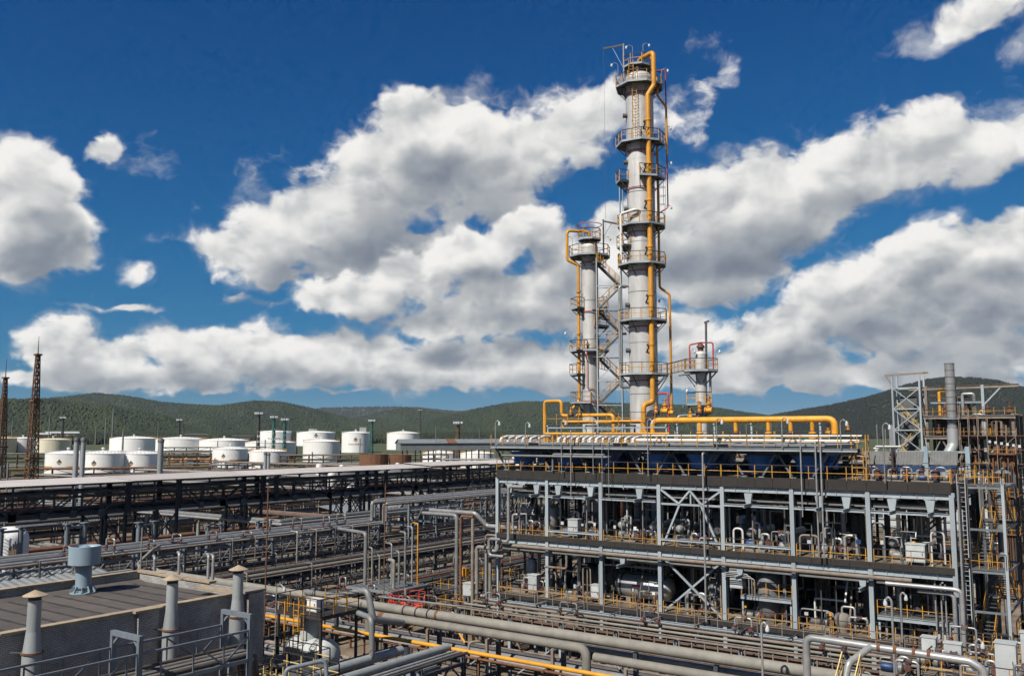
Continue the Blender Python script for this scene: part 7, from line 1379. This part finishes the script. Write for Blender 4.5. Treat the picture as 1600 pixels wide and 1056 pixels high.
cabinet('pale box on the railed platform, lower right', (-12.6, 64.4, 7.6), (.85, .6, 1.6), 'cabinet', 'cabinets lower right'); cabinet('wide pale box beside the two down pipes, lower right', (-11.2, 64.4, 7.6), (1.0, .6, 1.4), 'cabinet', 'cabinets lower right'); cabinet('white bin near the yellow stair, lower right', (-11.7, 47.0, 8.2), (.9, .9, 1.7), 'white', 'cabinets lower right', False)
for i, (x0, x1, y0, y1, z) in enumerate([(-14.5, -9.6, 66, 70, 7.4), (-12.4, -6.4, 60.4, 64.8, 7.6), (-9.4, -4.6, 66.5, 71, 7.0), (-11, -6.2, 55.4, 58.4, 7.4), (-8.5, -4.5, 72.5, 76.0, 8.2), (-16.5, -12.5, 44, 46.6, 7.8)]): platform('valve_platform', 'grating platform with orange rails at lower right, %s' % ['nearest the frame', 'carrying the tall cabinet', 'right of the two down pipes', 'in front of the tall cabinet', 'at the right edge, highest', 'at the bottom edge'][i], x0, x1, y0, y1, z)
for i in range(14): valve_group('valve cluster at lower right, %s from the left' % ORD[i], (-15 + i * .75, 56.5 + (i * 5 % 13), 7.0 + (i % 3) * .3), 'valve clusters lower right')
for i in range(6): pump('pump among the railed platforms at lower right, %s from the left' % ORD[i], (-14 + i * 1.5, 60.5 + (i * 3 % 7), 7.4), .8, group='pumps lower right')
t = thing('yellow_stair', 'cream and yellow stair going down at the bottom edge, right of centre', 'stairs', (-12, 45, 5)); stair(t, (-15.2, 44.4, 9.2), (-11.2, 44.4, 6.6), 1.0, 'pale_yellow', 'pale_yellow')
t = thing('yellow_stair', 'slanted yellow hand rail frame by the silver pipe', 'stairs', (-11, 47.5, 6)); stair(t, (-13.2, 48.4, 10.2), (-13.2, 45.2, 7.8), .9, 'pale_yellow', 'pale_yellow')
for i, (x, y, z0, z1) in enumerate([(-13.0, 56.5, 6, 12.6), (-18.9, 51.2, 6, 11.4), (-14.6, 66, 7, 11.4), (-9.0, 58.6, 7, 10.4)]): lamp('tall thin lamp pole at lower right, %s from the left' % ORD[[2, 0, 1, 3][i]], x, y, z0, z1, 'lamp poles lower right', .35 * (-1 if i == 0 else 1), .07)
for i, (a, b, r, m) in enumerate([((-5.5, 70, 9.6), (-8.2, 58, 7.4), .22, 'pipe_wrap'), ((-4.6, 70, 9.4), (-7.2, 58, 7.2), .14, 'pipe_rust'), ((-3.8, 70, 9.2), (-6.2, 58, 7.0), .2, 'pipe_wrap'), ((-5.2, 66, 8.2), (-3.2, 66, 8.2), .45, 'pipe_grey')]): pipe('slanting pipe at the right edge, %s from the left' % ORD[i], [a, b], r, m, 10, None, 'slanting pipes at the right edge')
solo('maroon_box', MB().box((-5.8, 57, 4), (-4.0, 58.6, 8.4)), 'red', 'dark red box cut by the lower right corner', 'box')
rack_y('pipe_rack', 'pipe rack at the right edge behind the stair', -3.0, -7.0, 78, 136, (7.4, 5.6), 6, 'steel_grey'); pipes_y('rack at the right edge', 76, 138, [(-3.2, 7.4, .2, 'pipe_bright'), (-4.2, 7.4, .28, 'pipe_rust'), (-5.2, 7.4, .2, 'pipe_wrap'), (-6.3, 7.4, .25, 'pipe_grey')], 'pipes of the right edge rack')
# ------------------------------------------------------------------ road, pavement
setting('road', MB().box((-160, 170.5, -.3), (60, 188, .05)), 'asphalt'); setting('grass', MB().box((-160, 188.3, -.3), (60, 196, .10)), 'leaf_ground')
kb = setting('kerb', MB().box((-160, 188.02, -.3), (60, 188.28, .16)), 'concrete')
pv = setting('pavement', MB().box((-60, 138, -.3), (10, 163.5, .02)), 'asphalt')
for i in range(14):
    for j in range(8): setting('paving_slab', MB().box((-38 + i * 3.1 + .03, 139 + j * 3.05 + .03, .02), (-38 + (i + 1) * 3.1 - .03, 139 + (j + 1) * 3.05 - .03, .07)), 'panel_tan', pv)
setting('white_kerb', MB().box((-60, 163.8, -.3), (10, 170.2, .22)), 'paint_white')
# ------------------------------------------------------------------ furnace unit behind the right end
u = thing('furnace_structure', 'rusty multi storey furnace structure behind the right end of the frame', 'steel frame', (-22, 150, 0)); fz = [0, 6, 12, 17.5, 22, 25, 28.6]
for x in (-27.6, -23.8, -19.9, -16.2):
    for y in (147, 152, 157): part('column', MB().ibeam((x, y, 0), (x, y, 29.4 if x in (-27.6, -19.9) and y < 150 else 25.2), .38, .4), 'steel' if y < 150 and x in (-19.9,) else 'pipe_rust', u)
for z in fz[1:-1]:
    part('floor', MB().box((-28, 146.6, z - .2), (-15.8, 157.4, z)), 'steel_grey', u); part('beam', MB().ibeam((-28, 146.5, z - .35), (-15.8, 146.5, z - .35), .25, .4), 'pipe_rust' if z in (22, 25) else 'rust', u)
    railing(u, [(-28, 146.5, z), (-15.8, 146.5, z)], step=1.4)
part('crane_beam', MB().ibeam((-30, 147, 29.0), (-15.2, 147, 29.2), .3, .45), 'pipe_rust', u); part('crane_beam', MB().ibeam((-27, 147, 26.9), (-19.9, 147, 26.9), .2, .3), 'steel', u); part('brace', MB().bar((-19.8, 147, 26.5), (-17.6, 147, 28.9), .2), 'steel', u); part('brace', MB().bar((-19.8, 147, 19.0), (-17.0, 147, 21.6), .2), 'steel', u)
for x0 in (-27.6, -23.8): part('brace', MB().bar((x0, 146.8, 17.6), (x0 + 1.9, 146.8, 21.6), .18), 'pipe_rust', u); part('brace', MB().bar((x0 + 3.8, 146.8, 17.6), (x0 + 1.9, 146.8, 21.6), .18), 'pipe_rust', u)
part('furnace_box', MB().box((-26.8, 149, 17.5), (-17, 156, 24.6)), 'steel_grey', u); part('roof_sheet', slab(MB(), (-27.8, 147.5, 28.2), (-23.0, 147.5, 26.9), (-23.0, 152, 26.9), (-27.8, 152, 28.2), .1), 'rust', u)
for k in range(14): part('furnace_pipe', MB().pipe([(-27.4 + k * .85, 148.2, 12.2), (-27.4 + k * .85, 148.2, 16 + (k * 5 % 4)), (-27.4 + k * .85, 150, 16 + (k * 5 % 4))], .14 + .03 * (k % 3), 8), ['pipe_rust', 'pipe_bright', 'pipe_dark', 'yellow'][k % 4], u)
t = thing('furnace_stack', 'banded pale blue stack rising from the furnace structure', 'stack', (-24.3, 147.2, 0)); part('tube', MB().lathe([(.68, 21.2), (.68, 32.7), (.62, 32.7), (.62, 32.2)], (-24.1, 146.6, 0), 24), 'pipe_bright', t)
for k in range(11): part('band', MB().lathe([(.71, 22.6 + k), (.71, 22.68 + k)], (-24.1, 146.6, 0), 24), 'steel_grey', t)
part('lower_tube', MB().pipe([(-24.1, 146.6, 23.0), (-24.1, 146.6, 20.6), (-25.0, 145.2, 18.4), (-25.0, 145.2, 14)], .8, 20, 1.2), 'stack_grey', t); part('collar', MB().lathe([(1.3, 24.4), (1.3, 24.5)], (-24.1, 146.6, 0), 16), 'steel', t)
t = thing('blue_portal', 'pale blue frame at the foot of the banded stack', 'frame', (-24.4, 145, 12)); 
for x in (-27.6, -22.0): part('post', MB().bar((x, 145, 12), (x, 145, 20.4), .6), 'vent_blue', t)
for z in (17.2, 19.6): part('beam', MB().bar((-27.4, 145, z), (-22.2, 145, z), .3), 'vent_blue', t)
t = thing('stair_tower', 'pale lattice stair tower at the left of the furnace', 'stair tower', (-30.2, 147, 0)); sq = [(-32.2, 146.3), (-28.3, 146.3), (-28.3, 149.6), (-32.2, 149.6)]
for i, (x, y) in enumerate(sq): part('column', MB().bar((x, y, 0), (x, y, 31.2), .26), 'steel', t)
for k, z in enumerate((10, 13.2, 16.4, 19.6, 22.8, 26.0)):
    for a in range(4): part('ring_beam', MB().bar((*sq[a], z + 3.2), (*sq[(a + 1) % 4], z + 3.2), .18), 'steel', t)
    for a in (0, 1): part('cross_brace', MB().bar((*sq[a], z), (*sq[a + 1], z + 3.2), .12), 'steel', t); part('cross_brace', MB().bar((sq[a + 1][0], sq[a + 1][1], z), (sq[a][0], sq[a][1], z + 3.2), .12), 'steel', t)
    if z < 26: stair(t, (-31.6 if k % 2 else -28.9, 147 + (k % 2) * 1.5, z), (-28.9 if k % 2 else -31.6, 147 + (k % 2) * 1.5, z + 3.2), .9, 'pipe_rust', 'pale_yellow')
part('top_frame', MB().bar((-33.2, 146.3, 31.2), (-27.0, 146.3, 31.4), .26), 'pipe_rust', t); part('top_brace', MB().bar((-33.0, 146.3, 31.0), (-32.2, 146.3, 29.6), .14).bar((-32.2, 146.3, 29.6), (-32.4, 146.3, 29.7), .14), 'pipe_rust', t); part('side_wall', MB().box((-33.1, 147, 12), (-32.5, 150, 23.6)), 'sheet_grey', t)
part('back_panel', MB().box((-31.8, 149.4, 12), (-29.4, 149.5, 28)), 'steel_grey', t)
t = thing('dark_tower', 'dark rusty pipe tower at the right edge behind the stair', 'steel frame', (-14.4, 140, 0))
for x in (-17.6, -16.6, -15.6):
    for y in (138, 142): part('column', MB().bar((x, y, 0), (x, y, 20.5), .3), 'rust', t)
for k in range(9): part('riser', MB().tube((-17.8 + .3 * k, 137.4, 3), (-17.8 + .3 * k, 137.4, 19 - (k % 3)), .12, 8), 'black_steel' if k % 2 else 'rust', t)
for z in (9, 14, 19.6): part('floor', MB().box((-18.2, 137, z - .15), (-15.0, 142.6, z)), 'rust', t); railing(t, [(-18.2, 137, z), (-15.0, 137, z)], step=1.0)
t = thing('brown_trestle', 'brown pillared pipe bridge at the right edge', 'pipe bridge', (-32, 240, 0)); part('deck', MB().box((-46, 240, 6.4), (-16, 246, 7.2)), 'fascia', t); railing(t, [(-46, 240, 7.2), (-16, 240, 7.2)], step=2, r=.05)
for x in (-43, -37, -31, -26, -21): part('pillar', MB().bar((x, 241, 0), (x, 241, 6.4), .9), 'rust', t)
for i, z in enumerate((3.0, 4.6)): pipe('blue grey pipe along the road at the right edge, %s of two' % ['lower', 'upper'][i], [(-60, 200, z), (0, 200, z)], .3, 'steel_blue', 10, None, 'roadside pipes')
t = thing('pipe_support', 'low posts under the roadside pipes at the right edge', 'pipe support', (-30, 200, 0))
for x in (-50, -40, -30, -22, -14): part('post', MB().bar((x, 200.4, 0), (x, 200.4, 4.8), .4), 'steel_blue', t)
hall('pale_block', 'pale concrete block at the right edge behind the brown pillars', 1606, 290, 26, 12, 11, 'wall_pale', 'wall_pale', .3, 0); hall('long_hall', 'low pale hall seen through the right bays of the frame', 1330, 245, 60, 18, 7, 'sheet', 'wall_pale', 1.5, 0)
# lattice stair beyond the far right, poles
lattice('light_mast', 'grey lattice mast at the right edge beyond the furnace', 'mast', at_az(AZ(1598), 230, 0), 2.4, 2.2, 21, 'steel_grey', 9, None, 0, .2)
for i, (px, D, dia, h) in enumerate([(1085, 250, 15, 17.0), (1135, 235, 17, 17.5), (1368, 300, 15, 15.5)]): tank('storage_tank', 'white tank behind the yellow pipework, %s' % ['left of the small column', 'right of the small column', 'by the furnace stair tower'][i], at_az(AZ(px), D, 0), dia, h, .08, None, None, 'white tanks behind the coolers')
for i, (px, D, z1, r) in enumerate([(870, 330, 26, .3), (1020, 420, 27, .3), (1166, 260, 25, .18), (1205, 260, 25.5, .18), (1410, 900, 60, .7), (1370, 400, 26, .4), (1383, 400, 24, .4)]): c = at_az(AZ(px), D); solo('slender_pole', MB().tube(c, (c[0], c[1], z1), r, 8, r * .6), 'pipe_grey', 'slender pole in the distance behind the frame, %s from the left' % ORD[[0, 1, 2, 3, 6, 4, 5][i]], 'pole', 'slender poles behind the frame')
# ------------------------------------------------------------------ plant beyond the gallery
RM = ['pipe_rust', 'pipe_grey', 'pipe_wrap', 'pipe_dark', 'pipe_bright', 'rust']; rq = random.Random(5)
for i, (X, y0, y1, z) in enumerate([(-124, 45, 165, 6.2), (-140, 50, 190, 8.6), (-158, 60, 220, 6.5), (-180, 70, 260, 7.5), (-210, 85, 280, 8.0), (-245, 95, 300, 7.0), (-285, 110, 300, 8.0)]):
    nm = ['just behind the gallery', 'second row behind the gallery', 'third row behind the gallery', 'fourth row behind the gallery', 'fifth row behind the gallery', 'sixth row behind the gallery', 'last row before the tanks'][i]
    rack_y('pipe_rack', 'rusty pipe rack ' + nm, X, X - 4.5, y0, y1, (z, z - 2.2, z - 4), 9, rq.choice(['steel_grey', 'rust', 'pipe_rust']), None); 
    for lv_, dz in (('upper', 0), ('lower', 2.2)): pipes_y('%s level, rack %s' % (lv_, nm), y0, y1, [(X - .5 - k * .85, z - dz, rq.choice([.14, .2, .28, .35]), rq.choice(RM)) for k in range(5)], 'pipes on the %s level, %s' % (lv_, nm))
for i, (Y, x0, x1, z) in enumerate([(70, -230, -118, 5.2), (112, -260, -118, 7.2), (150, -300, -116, 8.8), (200, -320, -120, 8.2), (250, -340, -150, 9.5)]):
    for k in range(5):
        r = rq.choice([.16, .25, .34]); pipe('cross pipe beyond the gallery, %s of the %s bundle from the front' % (ORD[k], ORD[i]), [(x0, Y + k * .9, z + r), (x1, Y + k * .9, z + r)], r, rq.choice(RM), 8, None, 'cross bundles beyond the gallery')
    t = thing('pipe_support', 'row of rusty goal post supports beyond the gallery, %s from the front' % ORD[i], 'pipe support', ((x0 + x1) / 2, Y, 0), 'supports of the cross bundles'); n = int((x1 - x0) / 9)
    for k in range(n + 1):
        x = x0 + (x1 - x0) * k / n
        for y in (Y - .5, Y + 4.1): part('post', MB().bar((x, y, 0), (x, y, z), .26), 'steel_grey', t)
        part('cross_beam', MB().bar((x, Y - .8, z - .13), (x, Y + 4.4, z - .13), .22, .24), 'rust', t)
for i, (xa, y0, y1, z) in enumerate([(-141, 62, 92, 8.4), (-149, 98, 122, 8.6), (-133, 128, 160, 7.2)]):
    t = thing('sheet_roof', 'long ribbed grey shed roof seen under the gallery, %s from the left' % ORD[i], 'roof', (xa, y0, 0), 'shed roofs beyond the gallery'); part('sheet', corrugated(y0, y1, xa, z - .6, xa - 7, z + .4, .5, .06), 'sheet_grey', t)
    for y in np.arange(y0 + 1, y1, 6):
        for X in (xa - .3, xa - 6.7): part('post', MB().bar((X, y, 0), (X, y, z - .7 if X > xa - 3 else z + .3), .2), 'steel_grey', t)
for i in range(16):
    x, y = -122 - (i * 37 % 150), 55 + (i * 53 % 190)
    if i % 3 == 0: hall('plant_hut', 'small pale plant hut beyond the gallery, %s' % ORD[i // 3], 0, 1, 1, 1, 1, 'sheet', 'wall_pale') if False else vessel('upright vessel beyond the gallery, %s of its kind' % ORD[i // 3], (x, y, 0), 1.1, 9 + i % 4, ['white', 'clad', 'rust'][i % 3], 'vessels beyond the gallery')
    elif i % 3 == 1:
        t = thing('plant_hut', 'small flat roofed hut beyond the gallery, %s of its kind' % ORD[i // 3], 'hut', (x, y, 0), 'huts beyond the gallery'); part('wall', MB().box((x - 4, y - 3, 0), (x + 4, y + 3, 5.2)), ['wall_pale', 'panel_tan'][i % 2], t); part('roof', MB().box((x - 4.3, y - 3.3, 5.2), (x + 4.3, y + 3.3, 5.5)), 'sheet_grey', t); part('door', MB().box((x - 1, y - 3.06, 0), (x + .2, y - 3.002, 2.2)), 'steel_dark', t)
    else:
        t = thing('small_drum', 'horizontal drum beyond the gallery, %s of its kind' % ORD[i // 3], 'vessel', (x, y, 0), 'drums beyond the gallery'); part('shell', MB().lathe([(.3, -4), (1.2, -3.6), (1.4, -3), (1.4, 3), (1.2, 3.6), (.3, 4)], (x, y, 4.5), 18, 'x'), ['white', 'clad', 'rust'][i % 3], t)
        for s in (-2, 2): part('saddle', MB().box((x + s - .3, y - 1, 0), (x + s + .3, y + 1, 3.4)), 'concrete', t)
# rusty pipe ways among the tanks
for i, (px0, px1, D, z) in enumerate([(-20, 330, 520, 12.2), (255, 420, 610, 13.5), (440, 700, 470, 11.5), (330, 620, 420, 8.5), (20, 330, 400, 8.5), (690, 800, 400, 11)]):
    a, b = Vector(at_az(AZ(px0), D, 0)), Vector(at_az(AZ(px1), D, 0)); t = thing('pipe_way', 'rusty elevated pipe way among the tanks, %s' % ['far left', 'behind the wagons', 'right of centre tanks', 'before the white tanks', 'behind the gallery at left', 'under the long shed'][i], 'pipe rack', (a + b) / 2); n = max(4, int((b - a).length / 7)); sv = (b - a).normalized().cross(UP)
    for k in range(n + 1):
        p = a.lerp(b, k / n)
        for s in (0, 5): part('post', MB().bar(p + sv * s - UP * 2, p + sv * s + UP * z, .35), ['rust_mast', 'steel_grey'][i % 2], t)
    w = MB()
    for k in range(n): w.bar(a.lerp(b, k / n) + UP * (z - 2.2 if k % 2 else z), a.lerp(b, (k + 1) / n) + UP * (z if k % 2 else z - 2.2), .22)
    part('web', w, ['rust_mast', 'steel_grey'][i % 2], t)
    for k, (s, dz, r) in enumerate([(0, 0, .35), (1, 0, .25), (2, .0, .4), (3.2, 0, .3), (0, -2.2, .3), (2, -2.4, .4), (0, -4.2, .35), (1.5, -4.2, .3), (0, -6.0, .3), (1.2, -6.2, .4)]): part('carried_pipe', MB().tube(a + sv * s + UP * (z + dz), b + sv * s + UP * (z + dz), r, 8), rq.choice(RM), t)

# railing, ladders and uprights along the low front rack
for k in range(9): railing(LR, [(-48.6 + 4.9 * k, 65.3, 7.8), (-44.0 + 4.9 * k, 65.3, 7.8)], step=1.4, mp='pipe_rust', mr='pipe_rust')
for i in range(12):
    x = -47 + i * 3.6; pipe('branch pipe rising between the low rack and the frame, %s from the left' % ORD[i], [(x, 64.4, 7.9), (x, 66.4, 7.9), (x, 66.4, rq.choice([3, 4.5, 5.2])), (x + rq.choice([-1, 1]), 67.5, 3.0)], rq.choice([.06, .09, .13]), rq.choice(['pipe_grey', 'pipe_rust', 'pipe_dark']), 8, .25, 'branch pipes before the frame', 'branch_pipe')
for i in range(6): valve_group('valve cluster on the low front rack, %s from the left' % ORD[i], (-46 + i * 7.0, 62 + (i % 4) * .7, 7.65), 'valve clusters on the low rack')
for i in range(16):
    x = -78 + i * 4.6; pipe('small branch over the low pipes by the twin pair, %s from the left' % ORD[i], [(x, 59, 5.6), (x, 59, 6.6), (x, 56.2 + (i % 3), 6.6), (x + .6, 56.2 + (i % 3), 5.9)], rq.choice([.05, .08, .1]), rq.choice(['pipe_bright', 'pipe_rust', 'pipe_wrap', 'yellow']), 8, .2, 'small branches by the twin pair', 'branch_pipe')

# clutter on the furnace unit and the dark tower
for i in range(22):
    x = -27.5 + (i * 53 % 110) * .1; y = 146.9 + (i % 3) * .4; z0 = [12, 17.5, 22, 25][i % 4]
    pipe('rusty pipe on the furnace floors, %s of its kind' % ORD[i], [(x, y, z0), (x, y, z0 + 1.6 + (i % 5) * .5), (x + (1.5 if i % 2 else -1.2), y, z0 + 1.6 + (i % 5) * .5), (x + (1.5 if i % 2 else -1.2), y + 1, z0 + .2)], .08 + .05 * (i % 4), ['rust', 'pipe_rust', 'pipe_dark', 'pipe_bright', 'yellow'][i % 5], 8, .3, 'rusty pipes on the furnace')
for i in range(12): gate_valve('dark valve on the furnace floors, %s of its kind' % ORD[i], (-27 + i * .95, 147.2, [17.9, 22.4, 25.4][i % 3]), .8, 'rust', True, 'valves on the furnace')
for i in range(7):
    x = -19.6 + i * .6; pipe('dark upright pipe at the right edge, %s from the left' % ORD[i], [(x, 136 + (i * 5 % 9), 0), (x, 136 + (i * 5 % 9), 11 + (i * 7 % 8)), (x - 1, 137 + (i * 5 % 9), 11 + (i * 7 % 8))], .12 + .05 * (i % 3), ['rust', 'black_steel', 'pipe_dark', 'yellow_rail'][i % 4], 8, .3, 'dark uprights at the right edge')
t = thing('floodlight_row', 'row of small floodlights on the dark tower', 'floodlights', (-14.5, 137, 20))
for k in range(6): part('floodlight', MB().cbox((-18 + k * .7, 137, 21.2 - .12 * k), (.3, .3, .35)), 'lamp_glass', t); part('lamp_post', MB().bar((-18 + k * .7, 137, 19.6), (-18 + k * .7, 137, 21.1 - .12 * k), .06), 'steel_grey', t)

for i in range(20):
    px = 8 + i * 37; D = 430 + (i * 61 % 190); c = at_az(AZ(px), D); h = 6 + (i * 5 % 7)
    if i % 2: solo('tank_farm_post', MB().tube(c, (c[0], c[1], c[2] + h + 3), .28, 8), ['rust_mast', 'pipe_dark', 'steel_grey'][i % 3], 'rusty upright post among the tanks, %s from the left' % ORD[i // 2], 'post', 'upright posts among the tanks')
    else:
        t = thing('valve_house', 'small brown valve house among the tanks, %s from the left' % ORD[i // 2], 'hut', c, 'valve houses among the tanks'); part('wall', MB().box((c[0] - 3, c[1] - 2, c[2] - 1), (c[0] + 3, c[1] + 2, c[2] + 3.2)), ['rust', 'panel_tan', 'steel_grey'][i % 3], t); part('roof', MB().box((c[0] - 3.3, c[1] - 2.3, c[2] + 3.2), (c[0] + 3.3, c[1] + 2.3, c[2] + 3.5)), 'sheet_grey', t)

pipe('long thin grey walkway beam left of the low rack', [(-60.5, 63.4, 7.0), (-49, 62.4, 7.4)], .1, 'pipe_grey', 8); pipe('second thin beam under the walkway beam', [(-60.5, 63.2, 5.6), (-49, 62.2, 6.0)], .08, 'pipe_rust', 8)
t = thing('beam_post', 'row of thin posts under the walkway beam', 'posts', (-55, 63, 0))
for k in range(6): part('post', MB().bar((-60 + 2.1 * k, 63.3 - .18 * k, 0), (-60 + 2.1 * k, 63.3 - .18 * k, 7.0 + .07 * k), .08), 'steel_grey', t)
# scaffolding round the furnace
t = thing('scaffold', 'dense rusty scaffolding right of the banded stack', 'scaffold', (-19, 147, 0))
for x in np.arange(-23, -13.4, 1.2):
    for y in (145.2, 146.4): part('standard', MB().bar((x, y, 8), (x, y, 26.5 - (x + 23) * .5), .09), ['rust', 'pipe_rust', 'steel_grey'][int(x * 10) % 3], t)
for k, z in enumerate(np.arange(10, 24, 2.0)):
    for y in (145.2, 146.4): part('ledger', MB().bar((-23, y, z), (-13.6, y, z), .08), 'rust', t)
    part('board', MB().box((-23 + (k % 3), 145.2, z - .05), (-15 + (k % 2), 146.4, z)), ['rust', 'grating', 'coping'][k % 3], t)
    part('diagonal', MB().bar((-22.5 + k * .8, 145.15, z - 1.9), (-20.5 + k * .8, 145.15, z), .07), 'pipe_rust', t)
# ------------------------------------------------------------------ air: thin even haze round everything
def haze():
    mb = MB().box((-13600, -13600, -1.2), (13600, 13600, 320)); me = bpy.data.meshes.new('haze'); me.from_pydata(mb.v, [], mb.f)
    m = bpy.data.materials.new('haze_air'); m.use_nodes = True; N = m.node_tree.nodes; N.clear(); o = N.new('ShaderNodeOutputMaterial'); v = N.new('ShaderNodeVolumePrincipled')
    v.inputs['Color'].default_value = (.70, .85, 1.0, 1); v.inputs['Density'].default_value = 2.4e-5; v.inputs['Anisotropy'].default_value = 0.0
    m.node_tree.links.new(v.outputs[0], o.inputs['Volume']); me.materials.append(m)
    ob = bpy.data.objects.new('haze', me); COL.objects.link(ob); ob['kind'] = 'stuff'; ob['label'] = 'thin bluish haze over the plant and hills'; ob['category'] = 'haze'
haze()
